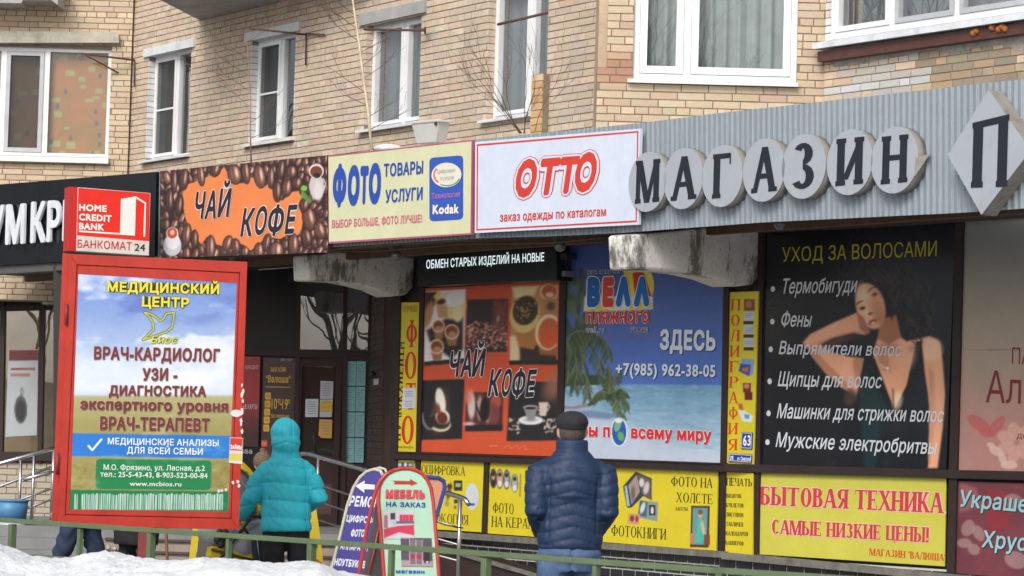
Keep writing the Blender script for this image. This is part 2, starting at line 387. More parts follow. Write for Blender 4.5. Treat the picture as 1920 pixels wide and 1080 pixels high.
def serif(txt, T=0.16, t=0.05, sf=0.06, gap=0.10):
    polys = []; x = 0.0; ts = t * 0.9
    def R(x0, y0, x1, y1): polys.append([(x0, y0), (x1, y0), (x1, y1), (x0, y1)])
    def V(a, y0=0, y1=1, b=1, tp=1, w=None):
        w = w or T; R(X + a, y0, X + a + w, y1)
        if b: R(X + a - sf, y0, X + a + w + sf, y0 + ts)
        if tp: R(X + a - sf, y1 - ts, X + a + w + sf, y1)
    def H(y, a, b): R(X + a, y, X + b, y + t)
    def Dg(x0, y0, x1, y1, w): polys.append([(X + x0, y0), (X + x0 + w, y0), (X + x1 + w, y1), (X + x1, y1)])
    def Fo(xc, y, w): R(X + xc - sf, y, X + xc + w + sf, y + ts)
    def E(cx, cy, rx, ry, a0=0, a1=360, w=None):
        w = w or T; n = max(6, int(abs(a1 - a0) / 22))
        for i in range(n):
            p, q = math.radians(a0 + (a1 - a0) * i / n), math.radians(a0 + (a1 - a0) * (i + 1) / n)
            polys.append([(X + cx + rx * math.cos(p), cy + ry * math.sin(p)), (X + cx + rx * math.cos(q), cy + ry * math.sin(q)),
                          (X + cx + (rx - w) * math.cos(q), cy + (ry - t) * math.sin(q)), (X + cx + (rx - w) * math.cos(p), cy + (ry - t) * math.sin(p))])
    for ch in txt:
        X = x; w = 0.6
        if ch == ' ': x += 0.35; continue
        if ch == 'А': Dg(0, 0, .27, 1, t * 1.3); Dg(.52, 0, .25, 1, T); H(.3, .1, .55); Fo(0, 0, t); Fo(.52, 0, T); w = .68
        elif ch == 'Б': V(0); H(1 - t, T, .5); R(X + .46, .78, X + .5, 1); H(.54, T, .28); H(0, T, .28); E(.28, .295, .3, .295, -90, 90); w = .58
        elif ch in 'ВЬЫЪ':
            V(0)
            if ch == 'В': H(1 - t, T, .26); E(.26, .765, .26, .235, -90, 90)
            H(.53, T, .28); H(0, T, .28); E(.28, .29, .3, .29, -90, 90); w = .58
            if ch == 'Ы': V(.66); w = .66 + T
        elif ch == 'Г': V(0); H(1 - t, T, .52); R(X + .48, .75, X + .52, 1); w = .54
        elif ch == 'Д': Dg(.08, .0, .22, 1, t * 1.4); V(.46, b=0); H(1 - t, .2, .46); H(0, 0, .72); R(X, -.2, X + t, .05); R(X + .72 - t, -.2, X + .72, .05); w = .72
        elif ch == 'Е': V(0); H(1 - t, T, .52); H(0, T, .54); H(.48, T, .4); R(X + .48, .78, X + .52, 1); R(X + .5, 0, X + .54, .25); R(X + .38, .38, X + .41, .63); w = .56
        elif ch == 'Ж': V(.36); Dg(.03, 0, .34, .5, t * 2); Dg(.34, .5, .05, 1, t * 2); Dg(.75, 0, .46, .5, t * 2); Dg(.46, .5, .73, 1, t * 2); w = .88
        elif ch == 'З': E(.24, .76, .24, .24, -90, 150); E(.24, .27, .28, .27, -150, 90); w = .54
        elif ch in 'ИЙ':
            V(0); V(.48); Dg(T * .7, .12, .48, .8, t * 1.4); w = .48 + T
            if ch == 'Й': E(.32, 1.2, .14, .1, 180, 360, w=.05)
        elif ch == 'К': V(0); Dg(T * .9, .42, .48, 1, t * 1.4); Dg(.5, 0, .18, .56, T); Fo(.44, 1 - ts, T * .6); Fo(.5, 0, T); w = .68
        elif ch == 'Л': Dg(.03, 0, .2, 1, t * 1.4); V(.46); H(1 - t, .18, .46); Fo(0.02, 0, t); w = .46 + T
        elif ch == 'М': V(0, w=t * 1.4); V(.66); Dg(.32, 0, .02, 1, T); Dg(.36, 0, .68, 1, t * 1.3); w = .66 + T
        elif ch == 'Н': V(0); V(.48); H(.48, T, .48); w = .48 + T
        elif ch == 'О': E(.33, .5, .33, .52); w = .66
        elif ch == 'П': V(0); V(.48); H(1 - t, T, .48); w = .48 + T
        elif ch == 'Р': V(0); H(1 - t, T, .28); H(.45, T, .28); E(.28, .725, .28, .275, -90, 90); w = .56
        elif ch == 'С': E(.32, .5, .32, .52, 45, 315); w = .58
        elif ch == 'Т': V(.24); H(1 - t, 0, .24 + T + .24); R(X, .76, X + .035, 1); R(X + .445 + T, .76, X + .48 + T, 1); w = .48 + T
        elif ch == 'У': Dg(.3, .35, .0, 1, T); Dg(.12, 0, .52, 1, t * 1.4); Fo(0, 1 - ts, T); Fo(.5, 1 - ts, t); w = .62
        elif ch == 'Ф': V(.31); E(.39, .5, .39, .33); w = .78
        elif ch == 'Х': Dg(.5, 0, .02, 1, T); Dg(.02, 0, .54, 1, t * 1.4); Fo(.5, 0, T); Fo(.02, 0, t); Fo(.02, 1 - ts, T); Fo(.52, 1 - ts, t); w = .68
        elif ch == 'Ц': V(0, b=0); V(.46, b=0); H(0, 0, .7); R(X + .66, -.2, X + .7, .04); w = .7
        elif ch == 'Ч': V(.44); V(0, .6, 1, 0, 1); E(.26, .62, .26, .2, 180, 300); w = .44 + T
        elif ch == 'Ш': V(0, b=0); V(.36, b=0); V(.72, b=0); H(0, 0, .86); w = .72 + T
        elif ch == 'Щ': V(0, b=0); V(.34, b=0); V(.68, b=0); H(0, 0, .9); R(X + .86, -.2, X + .9, .04); w = .9
        elif ch == 'Ю': V(0); H(.48, T, .34); E(.62, .5, .3, .52); w = .92
        elif ch == 'Я': V(.42); H(1 - t, .24, .42); H(.45, .24, .42); E(.28, .725, .28, .275, 90, 270); Dg(.04, 0, .3, .46, T * .8); w = .42 + T
        elif ch == '!': R(X, .28, X + T, 1); R(X, 0, X + T, .15); w = T
        elif ch in '“”"': R(X, .72, X + .07, 1); R(X + .13, .72, X + .2, 1); w = .2
        elif ch == '.': R(X, 0, X + .1, .1); w = .1
        else: V(0)
        x += w + gap
    return polys, x - gap
def put_text(pl, txt, x0, y0, x1, y1, h, off, m, parent, bold=0.0, shear=0.0, sf=None, name='lettering', lean=0.028, depth=0.0, label=None, hts=None, jit=None):
    """print a line of letters: baseline from (x0,y0) to (x1,y1) in photo points, h high"""
    if sf:
        polys, W = serif(txt, **(sf if isinstance(sf, dict) else {}))
        vs = []; fs = []; zo = []
        for i, p in enumerate(polys):
            b = len(vs); vs.extend(p); fs.append(tuple(range(b, b + len(p)))); zo.extend([i % 5 * 0.00025] * len(p))
        v = np.array(vs); v[:, 0] /= W; zo = np.array(zo)
    else:
        v, fs, zo = glyphs(txt, bold); v = v.copy(); mn, mxx = v[:, 0].min(), v[:, 0].max()
        v[:, 0] = (v[:, 0] - mn) / (mxx - mn); v[:, 1] = (v[:, 1] + bold) / (CAP + 2 * bold)
    Ln = math.hypot(x1 - x0, y1 - y0)
    hh = h if hts is None else h + (hts - h) * v[:, 0]
    X = x0 + v[:, 0] * (x1 - x0) + v[:, 1] * hh * (lean + shear); Y = y0 + v[:, 0] * (y1 - y0) - v[:, 1] * hh
    P = pl.atn(X, Y, off + depth + zo)
    mb = MB()
    if depth > 0:
        nrm = np.array(pl.n) * depth
        B = P - nrm; n = len(P); mb.add([tuple(p) for p in P] + [tuple(p) for p in B], fs)
        cnt = {}
        for f in fs:
            for i in range(len(f)):
                a, b = f[i], f[(i + 1) % len(f)]; kx = (min(a, b), max(a, b)); cnt.setdefault(kx, []).append((a, b))
        # weld first: font outlines repeat no vertex, so an edge seen once is a border
        for kx, l in cnt.items():
            if len(l) == 1: a, b = l[0]; mb.f.append((a, b, b + n, a + n)); mb.c.append(None); mb.sm.append(False)
    else: mb.add([tuple(p) for p in P], fs)
    L = root_loc(parent); me = mb.mesh(name, L); me.materials.append(m)
    return link(name, me, parent, label=label)
# ------------------------------------------------------------------ where the walls stand
PW = plane(1060, 187, xvp=-2600)                  # long brick wall
PB1 = plane(240, 144.5, ang=-1.0)                   # left bay, faces the street
PB2 = plane(1250, 197, ang=-0.6)                  # middle bay
PB3 = plane(1545, 198, xvp=-2900)                 # right brick wall
PF = plane(1060, 208, xvp=-2850)                  # front of the canopy
PS = plane(1060, 188, xvp=-2650)                  # shop front
PR = plane(1425, 206, xvp=-4200)                  # shop front, right part
PE = plane(600, 157, ang=2.0)                     # recessed entrance
PLB = plane(60, 142, ang=-2.0)                    # bank window far left
PG = plane(1070, 352, xvp=-3900)                  # green railing

M_mortar = mat('mortar', (0.25, 0.21, 0.16), 0.9, 0, 0.2, 9, 0.004, 60, dirt=0.3)
M_brickO = mat('brick_clay', (1, 1, 1), 0.85, 0, 0.12, 14, 0.004, 90, obcol=True, dirt=0.26)
M_brickA = mat('brick_clay_joined', (1, 1, 1), 0.85, 0, 0.12, 14, 0.004, 90, attr='Col', dirt=0.26)
M_pvc = mat('white_plastic', (0.78, 0.80, 0.82), 0.35, 0, 0.05, 3, dirt=0.12)
M_pvcdirty = mat('aged_white_paint', (0.66, 0.70, 0.74), 0.6, 0, 0.12, 8, 0.002, 40, dirt=0.35)
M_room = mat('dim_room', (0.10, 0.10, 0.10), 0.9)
M_glassf = glass_mat('bay_glass', .06, (0.90, 0.92, 0.92), 0.0, 0.0006)
M_glass = glass_mat('window_glass', .26, (0.80, 0.84, 0.86), 0.0, 0.0008)
M_glassd = glass_mat('shop_glass', .20, (0.75, 0.78, 0.78), 0.0, 0.0015)
M_rust = mat('rusty_iron', (0.16, 0.075, 0.045), 0.85, 0.2, 0.4, 20, 0.003, 60, rgb2=(0.10, 0.06, 0.05))
M_conc = mat('weathered_concrete', (.64, .63, .61), .9, 0, .12, 6, .006, 25, dirt=.9)
def stained(name, base, moss, dark):
    m = mat(name, base, .9, 0, .1, 6, .008, 22); n = m.node_tree; N = n.nodes; L = n.links; b = N['Principled BSDF']; tc = N.new('ShaderNodeTexCoord')
    col = b.inputs['Base Color'].links[0].from_socket
    for (sx, sy, sz), sc, lo, hi, c, amt in (((1, 1, .30), 4.2, .53, .60, moss, .85), ((1, 1, .45), 2.3, .55, .62, dark, .8), ((1, 1, 1), 26, .60, .66, dark, .7)):
        mp = N.new('ShaderNodeMapping'); mp.inputs['Scale'].default_value = (sx, sy, sz); z = N.new('ShaderNodeTexNoise'); z.inputs['Scale'].default_value = sc; z.inputs['Detail'].default_value = 10; z.inputs['Roughness'].default_value = .72
        r = N.new('ShaderNodeMapRange'); r.inputs[1].default_value = lo; r.inputs[2].default_value = hi; r.inputs[4].default_value = amt; x = N.new('ShaderNodeMix'); x.data_type = 'RGBA'; x.inputs[7].default_value = (*c, 1)
        L.new(tc.outputs['Object'], mp.inputs[0]); L.new(mp.outputs[0], z.inputs['Vector']); L.new(z.outputs['Fac'], r.inputs[0]); L.new(r.outputs[0], x.inputs[0]); L.new(col, x.inputs[6]); col = x.outputs[2]
    L.new(col, b.inputs['Base Color']); return m
M_conc = stained('stained_whitewash', (.74, .73, .70), (.10, .10, .055), (.07, .065, .055))
M_conc2 = mat('grey_concrete', (0.36, 0.36, 0.36), 0.9, 0, 0.15, 4, 0.004, 30, dirt=0.3)
M_snow = mat('snow_white', (0.82, 0.84, 0.86), 0.75, 0, 0.03, 5, 0.02, 18, rgb2=(0.72, 0.75, 0.79), dirt=.08)

BLD = thing('apartment_building', PW.at(700, 800) * 1.0, 'beige brick apartment block with white windows above the shop signs', 'building')
BLD.location.z = 0
ALLB = []     # every brick: plane, rectangle, depth, colour, wall part

def brick_rgb(pal, r):
    base = pal[r.choice(len(pal))]; k = 1.10 + r.normal() * 0.045
    return tuple(float(np.clip(c * k * (1 + r.normal() * 0.02), 0.02, 0.8)) for c in base)
PAL_MAIN = [(.53, .43, .335)] * 5 + [(.52, .42, .33)] * 5 + [(.56, .46, .36)] * 3 + [(.50, .43, .355)] * 2 + [(.54, .415, .31)]
PAL_BAY = [(.58, .46, .325)] * 5 + [(.56, .44, .32)] * 4 + [(.60, .49, .35)] * 3 + [(.54, .39, .29)] * 1
CH = 0.0745
def brick_wall(pl, name, u0, u1, z0, z1, ops, pal, colf=None, thick=0.38, seed=0, ztop=9.5, ush=0.0):
    r = np.random.default_rng(100 + seed)
    w = MB()
    # mortar slab split round the openings
    us = sorted({u0, u1, *[o[0] for o in ops], *[o[1] for o in ops]})
    us = [u for u in us if u0 <= u <= u1]
    for a, b in zip(us[:-1], us[1:]):
        cuts = sorted([(o[2], o[3]) for o in ops if o[0] < (a + b) / 2 < o[1]]); z = z0
        for c0, c1 in cuts:
            if c0 > z: w.box(pl, a, b, z, c0, -thick, -0.008)
            z = max(z, c1)
        if z < ztop: w.box(pl, a, b, z, ztop, -thick, -0.008)
    W = w.build('wall', M_mortar, BLD)
    i0 = int(math.floor(z0 / CH)); i1 = int(z1 / CH)
    for i in range(i0, i1):
        za, zb = i * CH + 0.005, (i + 1) * CH - 0.005; zm = (za + zb) / 2
        if za < z0 - 0.05: continue
        hdr = (i % 6 == 3); L = 0.1225 if hdr else 0.2525
        ph = {0: 0, 1: 0.13, 2: 0.065, 4: 0.19, 5: 0.0}.get(i % 6, 0.04) + r.normal() * 0.012
        u = u0 - ph; forb = [(o[0], o[1]) for o in ops if o[2] < zm + 0.01 and zm - 0.01 < o[3]]
        while u < u1:
            l = L if (hdr or r.random() > 0.06) else 0.1225
            a, b = u, u + l; u = b + 0.0095
            segs = [(max(a, u0 + 0.0), min(b, u1))]
            for f0, f1 in forb:
                n = []
                for s0, s1 in segs:
                    if s1 <= f0 or s0 >= f1: n.append((s0, s1)); continue
                    if s0 < f0: n.append((s0, f0))
                    if s1 > f1: n.append((f1, s1))
                segs = n
            for s0, s1 in segs:
                if s1 - s0 < 0.025: continue
                dz = r.normal() * 0.0009; c = brick_rgb(pal, r)
                if colf: c = colf((s0 + s1) / 2, zm, c, r)
                if c is None: continue
                ALLB.append((pl, s0 + 0.001, s1 - 0.001, za + dz, zb + dz, r.normal() * 0.0012, c, W))
    return W
def jamb(pl, W, u, z0, z1, depth, side, pal, r):
    """bricks that show on the side of an opening"""
    i = int(math.ceil(z0 / CH))
    while (i + 1) * CH < z1:
        za, zb = i * CH + 0.005, (i + 1) * CH - 0.005; c = brick_rgb(pal, r); a, b = (u - 0.01, u + 0.004) if side > 0 else (u - 0.004, u + 0.01)
        ALLB.append((pl, a, b, za, zb, 'j%g' % depth, c, W)); i += 1
M_curt = {}
def curtain(pl, u0, u1, z0, z1, off, m, parent, folds=7, amp=0.03, name='curtain', ph=0.0):
    n = 70; mb = MB(); top = []; bot = []
    for i in range(n + 1):
        u = u0 + (u1 - u0) * i / n; a = amp * (math.sin(i / n * folds * 6.283 + ph) + 0.4 * math.sin(i / n * folds * 14.1 + 1 + ph))
        top.append(pl.pt(u, z1, off + a * 0.7)); bot.append(pl.pt(u, z0, off + a))
    mb.add(top + bot, [(i, i + 1, n + 2 + i, n + 1 + i) for i in range(n)], True)
    return mb.build(name, m, parent)
def screen_mat():
    if 'insect_screen' in MATS: return MATS['insect_screen']
    m = bpy.data.materials.new('insect_screen'); m.use_nodes = True; N = m.node_tree.nodes; L = m.node_tree.links; b = N['Principled BSDF']; b.inputs['Base Color'].default_value = (.06, .065, .07, 1); b.inputs['Roughness'].default_value = .9; b.inputs['Alpha'].default_value = .55
    MATS['insect_screen'] = m; return m
def window(pl, u0, u1, z0, z1, rec, mull, sash, m_c=None, cur=True, fw=0.042, sw=0.040, curt=None, bars=None, label=None, fm=None, gm=None):
    """outer frame is the part; mullion, sash, pane, curtain and room hang under it"""
    fm = fm or M_pvc; f0, f1 = -rec - 0.03, -rec + 0.035
    w = MB(); w.box(pl, u0, u1, z0, z0 + fw, f0, f1); w.box(pl, u0, u1, z1 - fw, z1, f0, f1)
    w.box(pl, u0, u0 + fw, z0 + fw, z1 - fw, f0, f1); w.box(pl, u1 - fw, u1, z0 + fw, z1 - fw, f0, f1)
    W = w.build('window', fm, BLD, label=label)
    xs = [u0 + fw] + [u0 + (u1 - u0) * m for m in mull] + [u1 - fw]; mw = 0.035
    for m in mull:
        c = u0 + (u1 - u0) * m; MB().box(pl, c - mw, c + mw, z0 + fw, z1 - fw, f0 + 0.002, f1 - 0.003).build('mullion', fm, W)
    for i, (a, b) in enumerate(zip(xs[:-1], xs[1:])):
        if i > 0: a += mw
        if i < len(xs) - 2: b -= mw
        za, zb = z0 + fw, z1 - fw
        if sash[i]:
            q = MB(); a, b, za, zb = a + .003, b - .003, za + .003, zb - .003; o0, o1 = f0 + 0.01, f1 + 0.012
            q.box(pl, a, b, za, za + sw, o0, o1); q.box(pl, a, b, zb - sw, zb, o0, o1); q.box(pl, a, a + sw, za + sw, zb - sw, o0, o1); q.box(pl, b - sw, b, za + sw, zb - sw, o0, o1)
            q.build('sash', fm if sash[i] != 2 else mat('grey_sash', (.45, .47, .50), .5), W); a, b, za, zb = a + sw, b - sw, za + sw, zb - sw
        MB().poly([pl.pt(a, za, f0 + .02), pl.pt(b, za, f0 + .02), pl.pt(b, zb, f0 + .02), pl.pt(a, zb, f0 + .02)]).build('pane', gm or M_glass, W)
        if bars and bars.get(i): 
            MB().poly([pl.pt(a, za, f1 - .004), pl.pt(b, za, f1 - .004), pl.pt(b, zb, f1 - .004), pl.pt(a, zb, f1 - .004)]).build('insect_screen', screen_mat(), W)
            zz = z0 + (z1 - z0) * abs(bars[i]); bars[i] < 0 or MB().box(pl, a, b, zz - 0.012, zz + 0.012, f1 - 0.01, f1 + 0.002).build('glazing_bar', fm, W)
    if curt: curt(W)
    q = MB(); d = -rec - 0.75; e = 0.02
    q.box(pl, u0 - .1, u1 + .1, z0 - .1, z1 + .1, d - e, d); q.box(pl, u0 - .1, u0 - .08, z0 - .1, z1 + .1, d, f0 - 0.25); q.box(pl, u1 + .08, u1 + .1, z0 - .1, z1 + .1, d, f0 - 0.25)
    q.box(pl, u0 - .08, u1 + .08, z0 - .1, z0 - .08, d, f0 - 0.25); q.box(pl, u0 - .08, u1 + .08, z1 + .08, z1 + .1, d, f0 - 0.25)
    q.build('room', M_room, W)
    return W
def rect(pl, xl, xr, yl, yr):
    """opening in wall measures: photo columns and (top, bottom) rows at the left and right edge"""
    u0 = pl.uz(xl, sum(yl) / 2)[0]; u1 = pl.uz(xr, sum(yr) / 2)[0]
    z1 = (pl.uz(xl, yl[0])[1] + pl.uz(xr, yr[0])[1]) / 2; z0 = (pl.uz(xl, yl[1])[1] + pl.uz(xr, yr[1])[1]) / 2
    return [u0, u1, z0, z1]
# ---- long wall
uA = PW.uz(239.5, 200)[0]; uB = PW.uz(1150, 200)[0]
O1 = rect(PW, 276, 356, (104, 300), (92, 290)); O2 = rect(PW, 469, 552, (76, 272), (60, 257))
O3 = rect(PW, 684, 788, (46, 246), (26, 226)); O4 = rect(PW, 914, 1027, (-34, 226), (-52, 208))
WM = brick_wall(PW, 'wall', uA, uB, 3.55, 7.6, [O1, O2, O3, O4], PAL_MAIN, seed=1)
rr = np.random.default_rng(5); PALW = [(.62, .64, .66), (.58, .59, .60), (.66, .67, .68)]
REC = 0.13
for O, pal in ((O1, PALW), (O2, PALW), (O3, PAL_MAIN), (O4, PAL_MAIN)):
    jamb(PW, WM, O[0], O[2], O[3], REC, 1, pal, rr); jamb(PW, WM, O[1], O[2], O[3], REC, -1, pal, rr)
M_cg = mat('grey_curtain_cloth', (.33, .35, .35), .9, 0, .1, 3); M_cw = mat('pale_curtain_cloth', (.42, .44, .45), .9)
M_cd = mat('dark_blind_cloth', (.16, .17, .175), .9, 0, .2, 2)
def cfull(pl, O, m, a=0.02, folds=6, gap0=0.0, gap1=1.0, ph=0):
    return lambda W: curtain(pl, O[0] + (O[1] - O[0]) * gap0, O[0] + (O[1] - O[0]) * gap1, O[2], O[3], -REC - 0.14, m, W, folds, a, ph=ph)
window(PW, *O1, REC, [.55], [1, 0], curt=cfull(PW, O1, M_cd, .008, 3), bars={0: .48}, label='narrow white window with a dark blind, nearest the left bay')
window(PW, *O2, REC, [.56], [1, 0], curt=cfull(PW, O2, M_cd, .01, 4), bars={0: .48}, label='narrow white window above the coffee sign')
window(PW, *O3, REC, [.60], [1, 1], curt=cfull(PW, O3, M_cg, .02, 4), label='white window behind the pale birch stem')
window(PW, *O4, REC, [.62], [1, 1], curt=cfull(PW, O4, M_cg, .025, 5), label='tall white window beside the bare twigs')
def sill(pl, u0, u1, z, out, th, m, parent=None, name='sill', drop=0.015, inn=-0.1):
    fr = [pl.pt(u0, z - th - drop, out), pl.pt(u1, z - th - drop, out), pl.pt(u1, z - drop, out), pl.pt(u0, z - drop, out)]
    bk = [pl.pt(u0, z - th, inn), pl.pt(u1, z - th, inn), pl.pt(u1, z, inn), pl.pt(u0, z, inn)]
    return MB().prism(fr, bk).build(name, m, parent or BLD)
for O in (O1, O2, O3, O4): sill(PW, O[0] - 0.06, O[1] + 0.05, O[2] + 0.01, 0.07, 0.03, M_pvcdirty)
for O, m, l, h in ((O1, M_pvcdirty, .11, .10), (O2, M_pvcdirty, .13, .10), (O3, M_conc2, .12, .13)):
    MB().box(PW, O[0] - l, O[1] + .10, O[3] - 0.005, O[3] + h, -.1, 0.035).build('lintel', m, BLD)
# ---- left bay
uL = PB1.uz(-140, 200)[0]; uR = PB1.uz(243, 200)[0]
OB1 = rect(PB1, -90, 206, (84, 292), (92, 292))
WB1 = brick_wall(PB1, 'wall', uL, uR, 3.2, 8.2, [OB1], PAL_BAY, seed=2)
M_cur = mat('orange_patterned_cloth', (.45, .26, .13), .85)
def lcurt(W):
    q = [(-95, 84), (212, 92), (212, 294), (-95, 292)]; cv = Cv(q, 2.0, (176, 132, 92)); r = random.Random(3)
    cv.blend(cv.noise(46, 90, 3) * 1.2 - 0.2, (200, 120, 82)); cv.blend(cv.noise(20, 30, 9) * 1.6 - 0.6, (150, 132, 76))
    for i in range(46):
        x, y = r.uniform(-95, 210), r.uniform(90, 290)
        cv.rect(x, y, x + r.uniform(9, 20), y + r.uniform(5, 14), (172, 176, 120), 0, 0, 3, .9)
    for i in range(40):
        x, y = r.uniform(-95, 210), r.uniform(100, 290); cv.ell(x, y, 3.5, 5, (96, 106, 120), 0, 2.5, .85)
    o = cv.build('curtain', PB1, -REC - 0.05, W, 0.9, .9)
    return o
W_l = window(PB1, *OB1, REC * .7, [.314, .59], [0, 2, 0], curt=lcurt, fw=.05, sw=.055, bars={1: -1}, gm=M_glassf, label='wide window with orange patterned curtains in the left bay')
M_lint = mat('old_lintel_concrete', (.46, .44, .37), .9, 0, .2, 8, .008, 30, dirt=.5)
MB().pp(PB1, [(-140, 57), (216, 60), (222, 64), (223, 80), (-140, 80)], -.1, .10).build('lintel', M_lint, BLD)
sill(PB1, OB1[0], OB1[1] + .02, OB1[2] - 0.0, .09, .07, M_pvc)
# ---- the piece that turns from the left bay to the long wall is hidden; the middle bay
uC0 = PB2.uz(1118, 200)[0]; uC1 = PB2.uz(1546, 200)[0]
OB2 = rect(PB2, 1190, 1497, (-160, 150), (-160, 153))
notch = [uC0 - 0.02, PB2.uz(1139, 60)[0], PB2.uz(1139, 126)[1], 9.5]
def colC(u, z, c, r):
    x = (u - uC0) / (uC1 - uC0)
    if z > 5.02 and x < .18 and z < 5.32: return brick_rgb([(.45, .25, .17), (.50, .33, .22)], r)
    return c
WC = brick_wall(PB2, 'wall', uC0, uC1, 3.9, 7.2, [OB2, notch], PAL_BAY, colC, seed=3)
M_cc = mat('grey_green_curtain_cloth', (.30, .34, .34), .85, 0, .15, 5)
window(PB2, *OB2, REC * .6, [.33], [1, 1], gm=M_glassf, fw=.06, sw=.07, curt=lambda W: curtain(PB2, OB2[0], OB2[1], OB2[2], OB2[3], -.30, M_cc, W, 11, .045), label='big white window with grey curtains in the middle bay')
sill(PB2, OB2[0] - .05, OB2[1] + .01, OB2[2] + .005, .07, .035, M_pvc)
# side return of the middle bay back to the long wall
a = PB2.pt(uC0, 0, -.03); MB().wbox(a.x + .004, a.x + .30, a.y, a.y + 2.2, 3.9, 9.4).build('bay_side_wall', mat('brick_mass', (.48, .36, .25), .9, 0, .2, 3), BLD)
# ---- right wall
uD0 = PB3.uz(1546, 100)[0]; uD1 = PB3.uz(2060, 100)[0]
OB3 = rect(PB3, 1562, 2040, (-120, 82), (-190, -3))
def colD(u, z, c, r):
    f = (u - uD0) / (uD1 - uD0); zs = OB3[2] - z
    if zs < 0.16 : return brick_rgb([(.66, .66, .66), (.60, .58, .55)], r)
    if .42 < zs < .50 and f < .38: return brick_rgb([(.56, .57, .58)], r)
    if .20 < zs < .62 and .08 < f < .42 and r.random() < .6: return brick_rgb([(.50, .48, .45), (.50, .45, .39)], r)
    if f > .38 and r.random() < .75: return brick_rgb([(.30, .25, .19), (.36, .30, .22), (.42, .31, .20)], r)
    return c
WD = brick_wall(PB3, 'wall', uD0, uD1, 3.9, 7.0, [OB3], PAL_BAY, colD, seed=4)
window(PB3, *OB3, .02, [.26, .52, .80], [1, 2, 2, 1], fw=.06, sw=.05, curt=lambda W: curtain(PB3, OB3[0], OB3[1], OB3[2], OB3[3], -.32, M_cg, W, 9, .03), label='wide white window with four lights at the right edge')
sill(PB3, OB3[0] - .10, OB3[1] + .1, OB3[2] - .02, .16, .06, M_pvcdirty, inn=-.02)
M_brn = mat('red_brown_steel', (.09, .035, .028), .6, 0, .25, 9)
MB().box(PB3, OB3[0] - .09, OB3[1], OB3[2] - .21, OB3[2] - .115, -.02, .10).build('sill_angle_iron', M_brn, BLD)
# smear of mortar and grime under that sill
# orange foam blobs
fb = MB(); r_ = random.Random(4)
for x, y in ((1826, 62), (1832, 58), (1862, 52), (1880, 50), (1885, 54), (1874, 55)):
    fb.ell(PB3.at(x, y, .11), (.03 + r_.random() * .02, .02, .03), 8, 6)
fb.build('foam_filling', mat('orange_foam', (.34, .12, .03), .8, 0, .2, 30, .01, 50), BLD)
sm = MB(); pts = [(1555, 118), (1600, 110), (1660, 100), (1730, 90), (1800, 78), (1860, 66), (1925, 56), (1925, 100), (1880, 84), (1840, 88), (1790, 98), (1740, 92), (1700, 104), (1650, 112), (1610, 122), (1565, 126)]
sm.pp(PB3, pts, -.004, .004); sm.build('mortar_smear', mat('old_mortar', (.33, .31, .28), .9, 0, .3, 12, .006, 40), BLD)
# brick stub beside the twigs
stub = MB(); r2 = np.random.default_rng(12)
usb = PW.uz(1010, 195)[0]; use = PW.uz(1030, 195)[0]; zs0, zs1 = PW.uz(1020, 255)[1], PW.uz(1020, 141)[1]
for k in range(int((zs1 - zs0) / CH) + 1):
    z = zs1 - (k + 1) * CH
    ALLB.append((PW.shift(.10), usb, use, z + .005, z + CH - .005, 0.0, brick_rgb([(.56, .36, .18), (.58, .42, .25), (.52, .33, .15)], r2), WM))
MB().box(PW, usb + .005, use - .005, zs0 - .1, zs1, -.0, .095).build('brick_stub_core', M_mortar, BLD)

# ---- put the bricks in: the 300 largest in view one by one, the rest joined per wall
def px_size(b):
    pl, u0, u1, z0, z1 = b[:5]; p = pl.pt((u0 + u1) / 2, (z0 + z1) / 2); d = p - CAM
    y = d.dot(up) / d.dot(fwd); x = d.dot(right) / d.dot(fwd)
    if not (-.184 < x < .184 and -.101 < y < .104): return 0
    fx = x * F + CX; yy = CY - y * F
    if yy > float(np.interp(fx, [0, 293, 613, 885, 1200, 1340, 1920], [345, 322, 290, 262, 231, 213, 148])): return 0
    return (u1 - u0) * abs(pl.u.dot(right)) / d.length * F * min(1, 0.2 + abs(pl.u.dot(right)))
order = sorted(range(len(ALLB)), key=lambda i: -px_size(ALLB[i]) if not isinstance(ALLB[i][5], str) else 0)
single = set(order[:300])
bm_ = bmesh.new(); bmesh.ops.create_cube(bm_, size=1.0); bmesh.ops.bevel(bm_, geom=bm_.edges[:], offset=0.02, segments=1, affect='EDGES')
bme = bpy.data.meshes.new('brick'); bm_.to_mesh(bme); bm_.free(); bme.materials.append(M_brickO)
joined = {}
